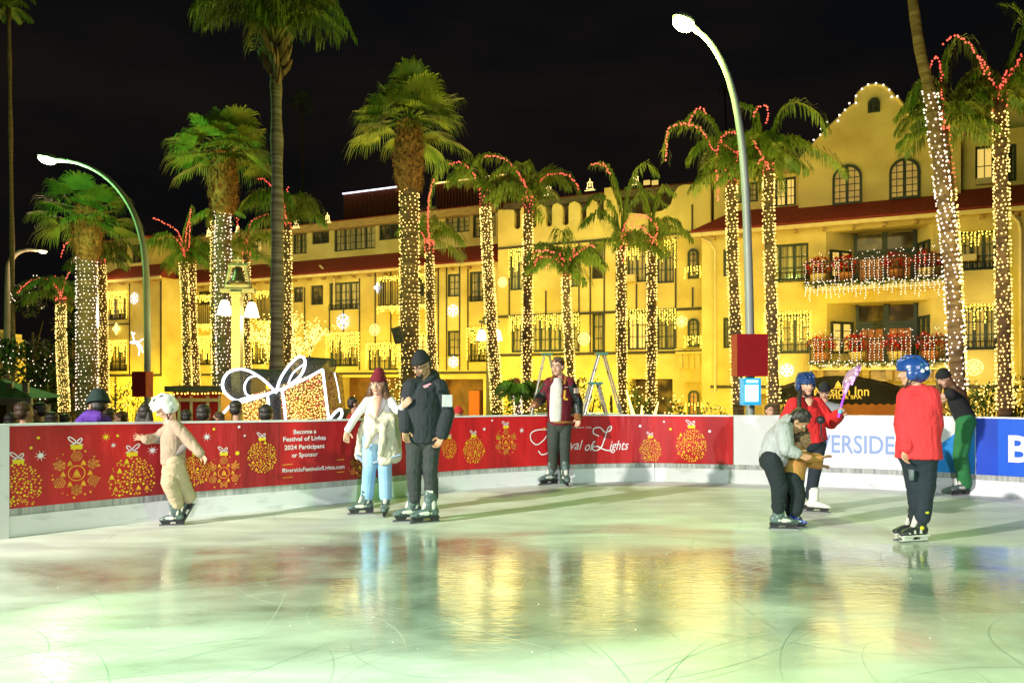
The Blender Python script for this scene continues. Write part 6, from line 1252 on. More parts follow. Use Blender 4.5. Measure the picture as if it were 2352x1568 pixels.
def J2(Y, hk=1, **a):
    """joints from picture points (x, y, extra distance)"""
    def c(p): return P(p[0], p[1], Y + (p[2] if len(p) > 2 else 0))
    o = {'hk': hk}
    for key, v in a.items():
        if key in ('belly', 'sk'): o[key] = v
        elif key == 'ft': o[key] = [Vector(q_) if isinstance(q_, Vector) else G(q_[0], q_[1]) for q_ in v]
        elif isinstance(v, list): o[key] = [c(q_) for q_ in v]
        else: o[key] = c(v)
    return o
def vec_px(x0, y0, x1, y1, Y, d=0): return P(x1, y1, Y + d) - P(x0, y0, Y)
C = lambda *a, **k: cloth(*a, **k)
# --- small child in a white helmet
Y = 7.66; ft = [G(404, 1206), P(437, 1176, 7.82)]
J = J2(Y, .93, head=(379, 937), neck=(392, 968, .02), sh=[(385, 982, -.12), (403, 982, .14)], el=[(362, 1005, .20), (437, 1016, -.05)], wr=[(334, 1009, .26), (461, 1042, -.1)], hd=[(318, 1004, .26), (472, 1052, -.1)], hip=[(392, 1060, -.08), (404, 1060, .08)], kn=[(391, 1108, -.10), (414, 1106, .12)], an=[(404, 1148, -.02), (430, 1142, .16)], sk=1.05)
J['ft'] = ft; J['sh'] = [P(387, 984, Y + .10), P(406, 980, Y - .13)]; J['el'] = [P(362, 1006, Y + .06), P(438, 1016, Y - .16)]
J['hip'] = [P(394, 1062, Y + .07), P(402, 1062, Y - .07)]; J['kn'] = [P(390, 1108, Y - .06), P(416, 1104, Y + .06)]; J['an'] = [P(407, 1156, Y), P(434, 1142, Y + .14)]; J['wr'] = [P(336, 1009, Y - .05), P(461, 1042, Y - .2)]; J['hd'] = [P(316, 1004, Y - .08), P(474, 1056, Y - .2)]
rt, hc, Rh, hk = person('small child in a white helmet and beige hoodie skating with arms out', J, .74, -62, 32, 0, 'light', C('beige_hoodie', (.40, .30, .22)), C('khaki', (.48, .39, .26)), hand={0: dict(c=.1, s=.9, n=(0, -1, -.2), t=1), 1: dict(c=.6)}, tr=(.088, .078, .068), lr=(.118, .112, .092), rh=(.13, .12), rc=(.14, .115), rs=(.12, .085), fold=0.0081, foldp=0.0070, cuffs=.0, hemlow=.02,
    skdir=[Vector((-1, -.15, 0)), vec_px(458, 1136, 430, 1184, 8)], tilt=[None, Vector((-.86, -.10, .50))], tops='hoodie')
helmet(rt, hc, Rh, hk * 1.12, mat('white_helmet', (.78, .80, .80), .3), M['boot_dark'])
b = MB(); b.loft([(J['neck'] + Vector((.0, .05, -.02)), Vector((0, 1, 0)), Vector((1, 0, 0)), .11, .09), (J['neck'] + Vector((.06, .0, -.08)), Vector((0, 1, 0)), Vector((1, 0, 0)), .10, .07)], 14); remesh(b, .009, 2, .006, 12).build('hood', C('beige_hood', (.38, .28, .20)), rt, True)
b = MB(); p = P(415, 1030, Y - .2); 
b.loft([(P(414, 1040, Y - .155), Vector((1, 0, .5)).normalized(), Vector((0, 1, 0)), .07, .012), (P(424, 1018, Y - .16), Vector((1, 0, .5)).normalized(), Vector((0, 1, 0)), .05, .012)], 10, .3); b.build('pocket', C('grey_pocket', (.22, .18, .17)), rt, True)
b = MB(); b.limb([J['wr'][0].lerp(J['el'][0], .02), J['wr'][0].lerp(J['el'][0], .9)], [.044, .052]); remesh(b, .008, 1, .004, 20).build('patterned_sleeve', mat('patterned_knit', (.12, .16, .2), .85, col2=(.55, .58, .58), scale=26, thr=(.47, .53)), rt, True)
# --- woman with maroon hat
Y = 8.3
J = J2(Y, 1.0, head=(868, 882), neck=(869, 914, .03), sh=[(844, 922, -.02), (897, 920, .05)], el=[(817, 956, -.05), (926, 950, .16)], wr=[(798, 988, -.12), (938, 934, -.10)], hd=[(795, 1008, -.14), (930, 918, -.18)], hip=[(852, 1008, 0), (886, 1008, .02)], kn=[(849, 1072, -.04), (884, 1074, -.02)], an=[(843, 1138, .03), (886, 1138, .02)], ft=[(829, 1181), (886, 1180)])
J['el'][1] = P(914, 944, Y - .22); J['wr'][1] = P(925, 934, Y - .57); J['hd'][1] = P(936, 922, Y - .64)
rt, hc, Rh, hk = person('woman in a maroon beanie and white top with a cream jacket tied round her waist', J, .93, -8, 8, 4, 'light', C('white_top', (.72, .70, .74)), C('pale_denim', (.22, .42, .68), c2=(.38, .58, .80), scale=3), hand={0: dict(c=.5), 1: dict(c=.6, n=(0, 1, 0))}, tr=(.058, .048, .042), lr=(.105, .085, .078), rh=(.165, .125), rc=(.155, .12), rs=(.135, .08), fold=0.0025, foldp=0.0030, dirs=((-.95, -.25), (.05, -1)), cuffs=0, tops='white_top')
beanie(rt, hc, Rh, hk, C('maroon_knit', (.16, .006, .018)), .04)
hair_cap(rt, hc, Rh, hk, HAIRM['long'], [([hc + Rh @ Vector((s * .062, -.035, .0)), hc + Rh @ Vector((s * .085, -.02, -.10)), hc + Rh @ Vector((s * .105, -.02, -.20)), hc + Rh @ Vector((s * .15, -.02, -.30))], [.045, .048, .046, .022]) for s in (-1, 1)], .95, False)
b = MB(); hcx = P(870, 978, Y); lat = Vector((1, 0, 0)); fw = Vector((0, 1, 0))
b.loft([(P(869, 958, Y), lat, fw, .158, .128), (P(869, 978, Y), lat, fw, .175, .145)], 20)
b.limb([P(845, 955, Y - .1), P(862, 972, Y - .15), P(876, 985, Y - .16)], [.035, .04, .035]); b.limb([P(898, 955, Y - .08), P(880, 975, Y - .15), P(864, 988, Y - .15)], [.035, .04, .03]); b.limb([P(866, 980, Y - .17), P(850, 1000, Y - .17), P(842, 1025, Y - .16)], [.04, .035, .03]); b.limb([P(880, 982, Y - .17), P(880, 1010, Y - .17), P(874, 1040, Y - .16)], [.04, .045, .04])
b.loft([(P(900, 962, Y - .02), lat, fw, .07, .12), (P(903, 1000, Y + .0), lat, fw, .085, .13), (P(905, 1045, Y + .0), lat, fw, .09, .12)], 14); b.loft([(P(836, 975, Y + .05), lat, fw, .05, .09), (P(829, 1015, Y + .07), lat, fw, .055, .09), (P(826, 1045, Y + .07), lat, fw, .05, .07)], 12); b.loft([(P(888, 990, Y - .09), lat, fw, .07, .05), (P(888, 1030, Y - .1), lat, fw, .09, .05), (P(882, 1062, Y - .1), lat, fw, .08, .035)], 12)
remesh(b, .011, 2, .014, 8, (1.4, 1, .8), 3).build('tied_jacket', C('cream_corduroy', (.66, .60, .46)), rt, True)
b = MB()
for i in range(12): x = 860 + i * 5.3; b.ell(P(x, 1062 - i * 1.6, Y - .11), (.02, .018, .014))
for i in range(5): b.ell(P(820 + i * 3, 1046 + i * 3, Y + .0), (.02, .018, .02))
b.build('denim_lining', C('denim_edge', (.16, .26, .42), c2=(.45, .52, .6), scale=30), rt, True)
b = MB(); b.tube([P(890, 916, Y - .12), P(880, 940, Y - .16), P(862, 965, Y - .17)], .006, 5); b.build('bag_strap', C('strap', (.25, .2, .15)), rt)
b = MB(); b.loft([(P(867, 917, Y - .075), lat, fw, .05, .03), (P(866, 938, Y - .108), lat, fw, .035, .022), (P(864, 954, Y - .125), lat, fw, .010, .01)], 12); b.build('neckline', SK['light'], rt, True)
# --- man in black hoodie
Y = 7.83
J = J2(Y, 1.04, head=(968, 840, -.02), neck=(976, 868, .05), sh=[(944, 890, -.02), (1008, 888, .04)], el=[(931, 944, -.02), (1027, 948, .02)], wr=[(931, 984, -.12), (1016, 1000, -.10)], hd=[(932, 1010, -.15), (1004, 1026, -.14)], hip=[(954, 1008, 0), (990, 1008, .02)], kn=[(951, 1074, -.03), (988, 1074, -.03)], an=[(952, 1142, .02), (992, 1142, .02)], ft=[(936, 1195), (982, 1201)])
rt, hc, Rh, hk = person('tall man in a black beanie, glasses and black hoodie looking down', J, 1.02, -38, 26, 0, 'mid', C('black_fleece', (.018, .024, .032)), C('charcoal_trousers', (.035, .040, .042)), shoes='grey', dirs=((-.95, -.3), (-.9, -.4)), tr=(.092, .082, .066), lr=(.106, .082, .068), rh=(.18, .14), rc=(.195, .145), rs=(.165, .11), fold=0.0056, foldp=0.0070, cuffs=0, brow='eye_dark', hemlow=.06, tops='hoodie')
beanie(rt, hc, Rh, hk, C('black_knit', (.012, .016, .018)), .015)
b = MB(); b.loft([(P(986, 862, Y + .10), Vector((1, 0, 0)), Vector((0, 1, .4)).normalized(), .115, .085), (P(984, 880, Y + .04), Vector((1, 0, 0)), Vector((0, 1, .3)).normalized(), .14, .12)], 18); b.limb([P(960, 884, Y - .05), P(974, 880, Y - .03), P(994, 866, Y + .02)], [.022, .034, .045]); remesh(b, .010, 2, .006, 9).build('hood', C('black_hood', (.018, .024, .032)), rt, True)
b = MB(); L = lambda x, y, z: hc + Rh @ (Vector((x, y, z)) * hk)
for s in (-1, 1): b.tube([L(s * (.033 + .026 * cos(t)), .093, .004 + .019 * sin(t)) for t in [i * pi / 7 for i in range(15)]], .0028, 5, False); b.tube([L(s * .058, .090, .008), L(s * .08, -.0, .004)], .003, 5)
b.tube([L(-.008, .098, .008), L(.008, .098, .008)], .003, 5); b.build('glasses', M['eye_dark'], rt)
b = MB(); b.ell(L(0, .066, -.078), (.046 * hk, .032 * hk, .030 * hk), Rh); b.build('beard', HAIRM['black'], rt, True); hair_cap(rt, hc + Rh @ Vector((0, -.012, -.01)), Rh, hk * .96, HAIRM['black'], None, .9, False)
b = MB(); Rz = Matrix.Rotation(.35, 3, 'Z'); b.box(P(1027, 920, Y - .10), (.105, .02, .125), Rz); b.build('sleeve_patch', mat('white_patch', (.72, .70, .74), .6, col2=(.55, .55, .62), scale=30), rt)
b = MB(); b.box(P(981, 884, Y - .165), (.085, .008, .014), Matrix.Rotation(-.35, 3, 'Y')); b.box(P(979, 888, Y - .168), (.05, .008, .012), Matrix.Rotation(-.35, 3, 'Y')); b.build('chest_logo', mat('pink_print', (.75, .30, .38), .6), rt)
b = MB(); 
for x in (962, 970): b.tube([P(x, 892, Y - .16), P(x + 1, 912, Y - .185), P(x - 1, 930, Y - .19)], .0045, 5)
b.build('drawstring', M['boot_dark'], rt)
# --- man in maroon varsity jacket
Y = 10.8
J = J2(Y, 1.06, head=(1281, 842), neck=(1284, 866, .05), sh=[(1263, 880, -.02), (1306, 878, .05)], el=[(1243, 912, .05), (1326, 922, .06)], wr=[(1230, 928, -.16), (1328, 958, .0)], hd=[(1216, 936, -.22), (1327, 980, -.05)], hip=[(1272, 976, 0), (1297, 976, .02)], kn=[(1270, 1024, -.04), (1296, 1025, -.02)], an=[(1270, 1072, .03), (1298, 1074, .02)], ft=[(1264, 1111), (1297, 1113)])
rt, hc, Rh, hk = person('young man in a maroon varsity jacket with black sleeves skating near the far boards', J, 1.05, -32, 4, 0, 'light', C('maroon_wool', (.14, .006, .018)), C('dark_jeans', (.040, .048, .042)), hand={0: dict(c=.35, s=.6, n=(0, -.3, -1), t=1), 1: dict(c=.5)}, dirs=((-.85, -.5), (.1, -1)), tr=(.088, .078, .062), lr=(.100, .080, .066), rh=(.17, .135), rc=(.19, .14), rs=(.165, .10), fold=0.0056, foldp=0.0030, cuffs=0, hemlow=.0, tops='jacket', voxel=.0075)
hair_cap(rt, hc, Rh, hk, HAIRM['brown'], None, 1.08, True)
for i in (0, 1):
    b = MB(); s_, e_, w_ = J['sh'][i], J['el'][i], J['wr'][i]; b.limb([s_.lerp(e_, .22), s_.lerp(e_, .6), e_, e_.lerp(w_, .5), w_.lerp(e_, .09)], [.096, .09, .088, .080, .068]); remesh(b, .010, 2, .009, 9, (1, 1, 1), i + 5).build('leather_sleeve', mat('black_leather', (.014, .022, .02), .32, var=.3, scale=6), rt, True)
    b = MB(); b.cone(w_.lerp(e_, .10), .071, w_.lerp(e_, .02), .064, 14); b.build('cuff', C('striped_knit', (.42, .20, .03), c2=(.10, .01, .015), scale=3), rt, True)
b = MB(); f_ = Vector((-.35, -1, 0)).normalized(); l_ = Vector((1, -.25, 0)).normalized(); u_ = UP
def slab(mb, pts, Yd, th=.03): 
    q_ = [P(x, y, Yd + (p[0] if p else 0)) for x, y, *p in pts]; n_ = len(q_); b0 = len(mb.v); mb.v += q_ + [v + Vector((0, th, 0)) for v in q_]; mb.f.append(list(range(b0, b0 + n_))); mb.f.append(list(reversed(range(b0 + n_, b0 + 2 * n_)))); mb.m += [0, 0]
    for i in range(n_): j = (i + 1) % n_; mb.f.append([b0 + i, b0 + j, b0 + n_ + j, b0 + n_ + i]); mb.m.append(0)
b = MB(); lat = Vector((1, 0, 0)); fw = Vector((0, 1, 0))
b.loft([(P(1280, 868, Y - .03), lat, fw, .055, .06), (P(1278, 885, Y - .085), lat, fw, .088, .050), (P(1277, 920, Y - .105), lat, fw, .092, .047), (P(1276, 950, Y - .103), lat, fw, .088, .045), (P(1277, 968, Y - .10), lat, fw, .085, .042)], 16, .15)
remesh(b, .009, 1, .004, 10).build('shirt', C('white_tee', (.66, .66, .62)), rt, True)
b = MB(); b.loft([(P(1288, 966, Y), lat, fw, .175, .145), (P(1288, 971, Y), lat, fw, .172, .142)], 20, .02); b.build('waistband', C('gold_band', (.45, .22, .03), c2=(.12, .01, .015), scale=2), rt, True)
b = MB(); b.limb([P(1266, 872, Y - .08), P(1273, 864, Y + .0), P(1290, 860, Y + .08), P(1300, 866, Y + .02), P(1297, 880, Y - .06)], [.022, .026, .028, .026, .02]); b.build('collar', C('collar_knit', (.42, .20, .03), c2=(.12, .01, .015), scale=6), rt, True)
b = MB(); 
for pts in ([(1298, 896), (1296, 916)], [(1296, 916), (1304, 917)]): b.tube([P(x, y, Y - .152) for x, y in pts], .017, 6)
b.build('letter_patch', C('gold_letter', (.6, .36, .03)), rt); b = MB(); b.box(P(1300, 889, Y - .15), (.05, .01, .008)); b.box(P(1324, 897, Y - .04), (.07, .04, .075), Matrix.Rotation(.5, 3, 'Z')); b.build('sleeve_patch', mat('pale_patch', (.6, .5, .45), .6, col2=(.4, .3, .2), scale=30), rt)
# --- woman with blue helmet and wand
Y = 8.5
J = J2(Y, .98, head=(1851, 884), neck=(1852, 914, .04), sh=[(1824, 928, -.02), (1876, 928, .03)], el=[(1806, 968, .0), (1908, 968, .02)], wr=[(1812, 1004, -.05), (1926, 954, -.12)], hd=[(1814, 1018, -.08), (1932, 944, -.15)], hip=[(1850, 1012, .0), (1880, 1014, .02)], kn=[(1836, 1080, .05), (1872, 1078, -.02)], an=[(1832, 1140, .12), (1862, 1138, .02)], ft=[Vector((3.25, 8.75, 0)), Vector((3.52, 8.42, 0))], sk=.9)
rt, hc, Rh, hk = person('woman in a blue helmet and red sweater raising a glowing star wand', J, .92, 8, 4, -4, 'light', C('red_sweater', (.62, .018, .022)), C('navy_leggings', (.012, .022, .035)), shoes='white', hand={1: dict(c=1.0, n=(-.5, -1, 0))}, dirs=((.9, -.45), (.92, -.4)), tr=(.092, .090, .074), lr=(.098, .078, .066), rh=(.18, .14), rc=(.175, .135), rs=(.15, .09), fold=0.0099, cuffs=.0, hemlow=.02, tops='sweater')
helmet(rt, hc, Rh, hk * 1.06, mat('navy_helmet', (.015, .05, .17), .3), M['boot_dark']); hair_cap(rt, hc + Rh @ Vector((0, -.02, -.02)), Rh, hk * .93, HAIRM['black'], [([P(1839, 898, Y - .07), P(1835, 918, Y - .11), P(1836, 938, Y - .15), P(1839, 956, Y - .16)], [.024, .026, .024, .014])], .8, False)
b = MB(); b.ell(P(1885, 964, Y - .2), (.047, .047, .047)); b.limb([P(1886, 970, Y - .2), P(1886, 1000, Y - .18), P(1896, 1016, Y - .16)], [.006, .008, .010]); b.build('wrist_lanyard', M['boot_dark'], rt, True)
b = MB(); b.loft([(P(1858, 918, Y - .08), Vector((1, 0, 0)), Vector((0, 1, 0)), .05, .03), (P(1860, 930, Y - .118), Vector((1, 0, 0)), Vector((0, 1, 0)), .02, .012)], 12); b.build('neckline', SK['light'], rt, True)
M['wand_purple'] = mat('wand_purple', (.2, .05, .4), .3, emis=(.50, .10, 1), es=1.1); M['wand_pink'] = mat('wand_pink', (.4, .2, .4), .3, emis=(1, .45, 1), es=1.3)
wd = empty('light_wand', P(1930, 940, Y - .2), 'glowing purple and pink spindle-shaped toy wand held up by the woman in red', 'toy wand'); Yw = Y - .17
b = MB(); b.tube([P(1926, 958, Yw), P(1931, 935, Yw), P(1940, 905, Yw)], [.014, .012, .012], 8); b.build('handle', M['wand_purple'], wd, True)
b = MB(); b.tube([P(1940, 905, Yw), P(1944, 880, Yw), P(1955, 862, Yw), P(1968, 848, Yw), P(1977, 838, Yw)], [.02, .042, .058, .045, .012], 10); b.build('shell', mat('clear_shell', (.30, .16, .30), .15, col2=(.45, .34, .25), scale=16, emis=(.55, .2, .8), es=.22, coat=1), wd, True)
b = MB(); rr = random.Random(3)
for i in range(16): t = i / 15; b.ell(P(1941 + 34 * t + rr.uniform(-5, 5) * sin(pi * t), 900 - 58 * t + rr.uniform(-4, 4), Yw - .05 * sin(pi * (.15 + .8 * t)) - .01), (.016, .01, .02), None, 8, 5)
b.build('led', M['wand_pink'], wd, True); b = MB(); b.ell(P(1929, 945, Yw - .01), (.018, .018, .018)); b.build('button', mat('cyan_led', (.1, .5, .6), .3, emis=(0, .9, 1), es=1.2), wd, True)
# --- boy in grey hoodie, bent over
Y = 7.45
J = J2(Y, .96, head=(1834, 968, -.05), neck=(1810, 968, .0), sh=[(1800, 985, -.14), (1802, 978, .14)], el=[(1806, 1030, -.19), (1812, 1024, .16)], wr=[(1829, 1040, -.22), (1838, 1036, .12)], hd=[(1842, 1046, -.24), (1850, 1046, .1)], hip=[(1771, 1056, -.08), (1774, 1056, .08)], kn=[(1790, 1116, -.08), (1796, 1114, .12)], an=[(1787, 1166, -.02), (1800, 1160, .14)], ft=[(1798, 1214), Vector((2.93, 7.72, 0))])
J['sh'] = [P(1799, 990, Y - .15), P(1803, 984, Y + .14)]
rt, hc, Rh, hk = person('boy in a pale grey hoodie bending over to steady a small child', J, .90, 66, 48, 0, 'tan', C('grey_fleece', (.38, .39, .41)), C('black_joggers', (.010, .016, .022)), shoes='grey', dirs=((1, -.12), (1, -.05)), tr=(.092, .085, .064), lr=(.115, .092, .07), rh=(.155, .14), rc=(.17, .15), rs=(.14, .11), fold=0.0099, foldp=0.0070, cuffs=0, hemlow=.04, tops='hoodie')
hair_cap(rt, hc, Rh, hk * 1.04, HAIRM['black'], None, 1.1, True)
b = MB(); b.loft([(P(1802, 962, Y), Vector((0, 1, 0)), Vector((.8, 0, .5)).normalized(), .13, .06), (P(1790, 978, Y), Vector((0, 1, 0)), Vector((.8, 0, .5)).normalized(), .15, .085)], 16); remesh(b, .010, 2, .010, 9).build('hood', C('grey_hood', (.38, .39, .41)), rt, True)
# --- toddler in brown jacket
Y = 7.5
J = J2(Y, .86, head=(1842, 1006, -.02), neck=(1830, 1026, .0), sh=[(1826, 1040, -.10), (1832, 1036, .10)], el=[(1852, 1050, -.14), (1856, 1062, .13)], wr=[(1882, 1052, -.16), (1880, 1068, .12)], hd=[(1896, 1048, -.18), (1894, 1070, .12)], hip=[(1818, 1098, -.06), (1822, 1098, .06)], kn=[(1834, 1136, -.06), (1820, 1138, .08)], an=[(1828, 1172, -.02), (1812, 1170, .1)], ft=[(1840, 1206), Vector((2.9, 7.7, 0))], sk=1.0)
rt, hc, Rh, hk = person('toddler in a tan jacket and blue skates reaching forward with both arms', J, .62, 72, 14, 0, 'tan', C('tan_jacket', (.46, .21, .055)), C('black_trousers', (.010, .016, .022)), shoes='blue', dirs=((.95, -.25), (.95, -.1)), hand={0: dict(c=.25, s=.8, n=(0, -.5, -1), k=1.15), 1: dict(c=.25, s=.8, n=(0, -.5, -1), k=1.15)}, tr=(.095, .085, .075), lr=(.145, .125, .10), rh=(.125, .115), rc=(.13, .12), rs=(.105, .09), fold=0.0050, foldp=0.0070, cuffs=0, hemlow=.0, tops='jacket')
hair_cap(rt, hc, Rh, hk, HAIRM['brown'], None, .98, True)
# --- teenager in red, back to us
Y = 6.87
J = J2(Y, 1.0, head=(2094, 856), neck=(2100, 884, .0), sh=[(2086, 912, .06), (2132, 910, -.02)], el=[(2078, 972, .05), (2142, 974, -.03)], wr=[(2080, 1030, -.05), (2140, 1026, -.06)], hd=[(2078, 1048, -.08), (2136, 1046, -.1)], hip=[(2097, 1046, .04), (2122, 1046, -.02)], kn=[(2107, 1118, .02), (2124, 1118, -.02)], an=[(2109, 1184, .05), (2118, 1186, -.02)], ft=[Vector((3.74, 7.02, 0)), G(2098, 1242)])
J['belly'] = (.185, .155)
rt, hc, Rh, hk = person('teenager in a blue helmet and loose red sweatshirt standing with back to us', J, .96, -125, 2, 0, 'light', C('red_sweatshirt', (.68, .035, .045)), C('navy_trackpants', (.012, .022, .035)), shoes='dark', dirs=((-.8, -.1), (-1, -.25)), tr=(.105, .10, .075), lr=(.125, .098, .078), rh=(.20, .165), rc=(.185, .155), rs=(.165, .105), fold=0.0081, foldp=0.0065, cuffs=0, hemlow=.04, tops='sweatshirt')
helmet(rt, hc, Rh, hk * 1.12, mat('blue_helmet', (.012, .06, .26), .28), M['boot_dark'], [(-.09, -.09, .01), (.01, -.128, .01), (-.06, -.12, .03)])
b = MB(); b.box(P(2076, 1070, Y), (.001, .001, .001)); b = MB()
b.loft([(P(2093, 1078, Y - .085), Vector((1, 0, 0)), Vector((0, 1, 0)), .018, .04), (P(2094, 1102, Y - .07), Vector((1, 0, 0)), Vector((0, 1, 0)), .018, .03)], 8, .1); b.build('side_stripe', C('grey_stripe', (.14, .18, .2)), rt, True)
b = MB(); b.ell(P(2118, 1212, Y - .06), (.02, .015, .02)); b.ell(P(2128, 1176, Y - .08), (.025, .02, .02)); b.build('boot_tab', mat('yellow_tab', (.6, .55, .02), .5), rt, True)
# --- girl in green trousers leaning on the boards
Y = 9.85
J = J2(Y, 1.0, head=(2166, 872, .1), neck=(2180, 892, .1), sh=[(2183, 905, -.12), (2194, 902, .16)], el=[(2150, 914, -.05), (2166, 920, .30)], wr=[(2128, 920, .10), (2140, 930, .42)], hd=[(2118, 924, .2), (2128, 936, .5)], hip=[(2218, 968, -.06), (2224, 968, .10)], kn=[(2206, 1044, -.08), (2234, 1046, .06)], an=[(2216, 1106, -.04), (2246, 1108, .06)], ft=[(2216, 1136), Vector((6.2, 9.9, 0))])
rt, hc, Rh, hk = person('girl in a black beanie, black tee and green trousers leaning on the boards', J, .97, -58, 16, 0, 'light', C('black_tee', (.010, .011, .014)), C('green_trousers', (.02, .17, .05)), shoes='grey', dirs=((-.95, -.3), (-.9, -.2)), tr=(.070, .05, .04), lr=(.118, .098, .088), rh=(.16, .13), rc=(.145, .115), rs=(.13, .085), bare=True, fold=0.0037, foldp=0.0070, cuffs=-.05, hemlow=-.12, tops='tee', voxel=.0075)
beanie(rt, hc, Rh, hk, C('black_wool', (.010, .012, .012)), .01)
hair_cap(rt, hc, Rh, hk, HAIRM['long'], [([hc + Rh @ Vector((.05, -.04, 0)), P(2186, 895, Y + .05), P(2202, 915, Y + .08), P(2218, 935, Y + .1)], [.05, .055, .05, .02]), ([hc + Rh @ Vector((-.03, -.05, 0)), P(2190, 890, Y - .02), P(2210, 905, Y), P(2226, 925, Y + .05)], [.05, .055, .05, .02]), ([hc + Rh @ Vector((.06, .0, -.02)), P(2158, 898, Y - .06), P(2156, 915, Y - .05)], [.035, .03, .015])], .9, False)
# --- spectators behind the boards
def watcher(px, py, Y, label, hairm, jacket, hk=1.0, yaw=180, hatm=None, hatn='beanie', pitch=0, skin='mid', longh=False, arms=None, hatk=1):
    hc = P(px, py, Y); zg = gz(hc.x, Y); H = hc.z - zg
    Rh = hframe(yaw, pitch); root = empty('person', Vector((hc.x, hc.y, zg)), label, 'person'); k = hk * min(1.05, max(.55, H / 1.6)); lat = Rh.col[0].copy(); lat.z = 0; lat.normalize(); fw = UP.cross(lat); nk = hc - UP * .17 * k
    sh = [nk - UP * .08 * k - lat * .17 * k, nk - UP * .08 * k + lat * .17 * k]; hp = [Vector((hc.x, hc.y, zg + H * .52)) + lat * s * .09 * k for s in (-1, 1)]
    el = [s_ - UP * .28 * k + lat * q_ * .05 for s_, q_ in zip(sh, (-1, 1))]; wr = [e - UP * .1 * k + fw * .0 + Rh.col[1] * .2 * k for e in el]
    if arms: el = [Vector(a) for a in arms[0]]; wr = [Vector(a) for a in arms[1]]
    b = MB(); head_geo(b, hc, Rh, hk); b.cone(hc - UP * .06, .052 * hk, nk, .06 * hk); torso(b, hp, sh, None, (.13 * k, .1 * k), (.14 * k, .1 * k), (.13 * k, .07 * k), nk)
    for i in (0, 1):
        b.limb([sh[i], el[i], wr[i]], [.05 * k, .04 * k, .026 * k]); kn = hp[i] - UP * (H * .26); b.limb([hp[i], kn, Vector((kn.x, kn.y, zg + .05))], [.09 * k, .06 * k, .045 * k]); b.cone(Vector((kn.x, kn.y, zg + .05)), .045 * k, Vector((kn.x, kn.y, zg + .05)) + Rh.col[1] * .12, .035 * k)
        hand_geo(b, wr[i], (wr[i] - el[i]) if not arms else Vector((0, -.5, -1)), Vector((0, -1, -.3)) if not arms else Vector((0, 1, 0)), k * (1 if not arms else .9), -1 if i == 0 else 1, .4)
    remesh(b, .009, 1).build('body', SK[skin], root, True); face_parts(root, hc, Rh, hk)
    b = MB(); torso(b, hp, sh, None, (.18 * k, .14 * k), (.19 * k, .14 * k), (.16 * k, .10 * k), nk, lower=.1); b.cone(sh[0], .08 * k, nk - UP * .03, .075 * k); b.cone(sh[1], .08 * k, nk - UP * .03, .075 * k)
    for i in (0, 1): b.limb([sh[i], el[i], wr[i].lerp(el[i], .08)], [.082 * k, .07 * k, .05 * k])
    SEED[0] += 1; remesh(b, .012, 2, .008, 6, (1, 1, 1), SEED[0]).build('jacket', jacket, root, True)
    b = MB()
    for i in (0, 1): kn = hp[i] - UP * (H * .26); b.limb([hp[i], kn, Vector((kn.x, kn.y, zg + .1))], [.11 * k, .085 * k, .07 * k])
    remesh(b, .014, 1).build('trousers', M['boot_dark'], root, True)
    if hatm: beanie(root, hc, Rh, hk * hatk, hatm, .01)
    lng = None
    if longh: lng = [([hc + Rh @ Vector((s * .055, -.05, .0)), hc + Rh @ Vector((s * .075, -.06, -.12)), hc + Rh @ Vector((s * .07, -.07, -.26))], [.055, .055, .03]) for s in (-1, 0, 1)]
    if hairm: hair_cap(root, hc, Rh, hk * (1.04 if not hatm else .95), HAIRM[hairm], lng, 1.0, False)
    return root, hc, Rh
dk = C('dark_coat', (.02, .02, .03)); pu = C('purple_coat', (.10, .03, .32)); rd = C('red_coat', (.4, .02, .02)); gy = C('grey_coat', (.30, .33, .36)); gn = C('green_coat', (.02, .07, .06))
watcher(28, 968, 10.2, 'dark-haired head lowest at the far left behind the boards', 'black', dk, .95)
watcher(57, 948, 9.8, 'tall person with brown hair in the left group behind the boards', 'brown', dk, 1.1, 160)
watcher(88, 944, 11.0, 'person seen in profile turned left behind the brown-haired spectator', 'black', dk, 1.0, -90, skin='mid')
watcher(122, 966, 10.6, 'short dark-haired spectator left of the purple jacket', 'black', gn, 1.0)
watcher(152, 968, 11.5, 'spectator in a green coat just left of the purple jacket', 'black', gn, .95)
wp = watcher(226, 934, 9.6, 'spectator in a big dark hat and purple jacket behind the boards', 'black', pu, 1.25, -150, C('dark_felt', (.012, .035, .032)), hatk=1.2, pitch=10)
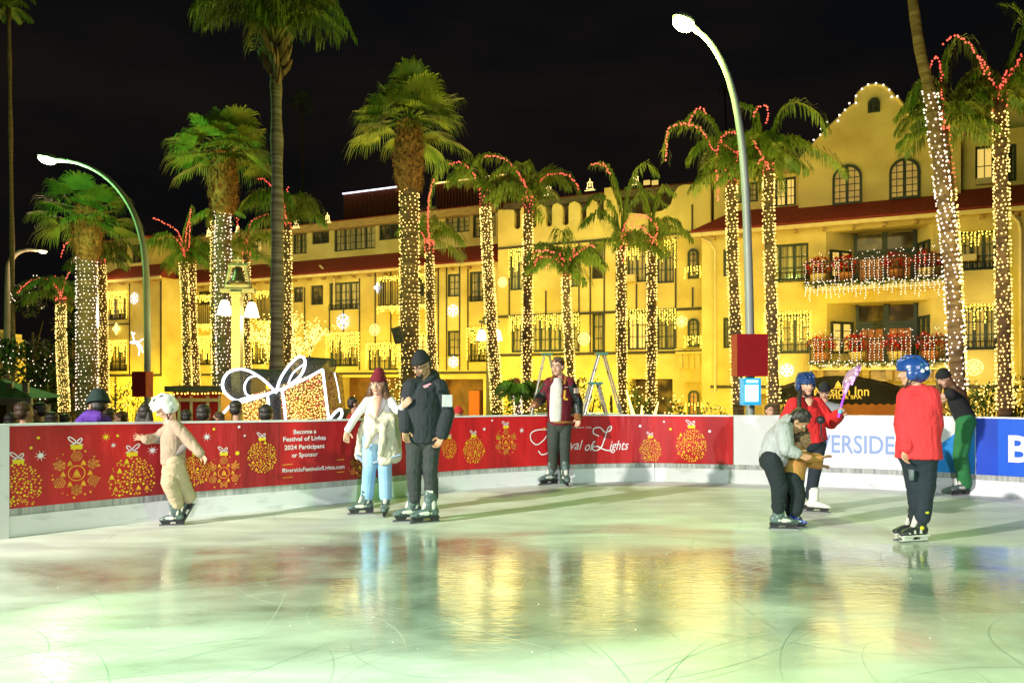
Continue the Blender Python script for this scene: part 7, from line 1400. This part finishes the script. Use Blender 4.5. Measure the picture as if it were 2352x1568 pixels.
b = MB(); b.limb([P(188, 968, 9.5), P(206, 955, 9.45), P(226, 958, 9.4)], [.08, .09, .08]); b.limb([P(226, 958, 9.45), P(244, 966, 9.5)], [.07, .07]); remesh(b, .011, 2, .012, 8).build('hood', pu, wp[0], True)
watcher(250, 956, 11.2, 'dark-haired spectator close behind the purple jacket', 'black', dk, 1.0)
watcher(275, 962, 11.5, 'brown-haired spectator facing left between the purple jacket and the helmeted child', 'long', dk, .95, -70, skin='light')
watcher(336, 950, 10.4, 'spectator with long straight dark hair right behind the helmeted child', 'black', dk, 1.05, 180, longh=True)
watcher(430, 958, 11.8, 'small dark head right of the helmeted child', 'black', dk, .95)
watcher(469, 952, 10.8, 'round dark-haired head in front of the red stall', 'black', dk, 1.15)
watcher(500, 962, 12.2, 'short spectator left of the gift box sculpture', 'brown', dk, .9, -80)
watcher(544, 940, 11.0, 'short-haired spectator in front of the left bow loop', 'black', dk, 1.05, 170)
watcher(612, 952, 10.6, 'wide dark-haired head in front of the gift box ribbon', 'black', dk, 1.15)
watcher(813, 928, 13.5, 'dark-haired spectator in red just left of the woman in the maroon beanie', 'black', rd, 1.0, 120)
watcher(1053, 952, 13.0, 'spectator in a red cap right of the man in the black hoodie', None, rd, 1.0, 180, C('red_wool', (.5, .02, .02)))
Yc = 11.35
watcher(1768, 944, Yc, 'smiling child peeking over the white boards with both hands on top', 'brown', C('pink_coat', (.5, .2, .25)), .82, 8, arms=([P(1742, 975, Yc), P(1772, 978, Yc)], [P(1748, 956, Yc - .22), P(1763, 958, Yc - .22)]), skin='light')
r_, hc, Rh = watcher(1893, 900, 11.6, 'bearded man in a grey shirt behind the woman with the wand', 'brown', gy, 1.02, -25, C('dark_cap', (.02, .02, .025)), pitch=25, skin='light'); b = MB(); b.ell(hc + Rh @ Vector((0, .06, -.085)), (.05, .036, .034), Rh); b.build('beard', HAIRM['brown'], r_, True)
print('OBJS', len(bpy.data.objects))

for o in bpy.data.objects:
    if 'label' in o and len(o['label'].split()) > 16: raise SystemExit('LONG ' + o['label'])
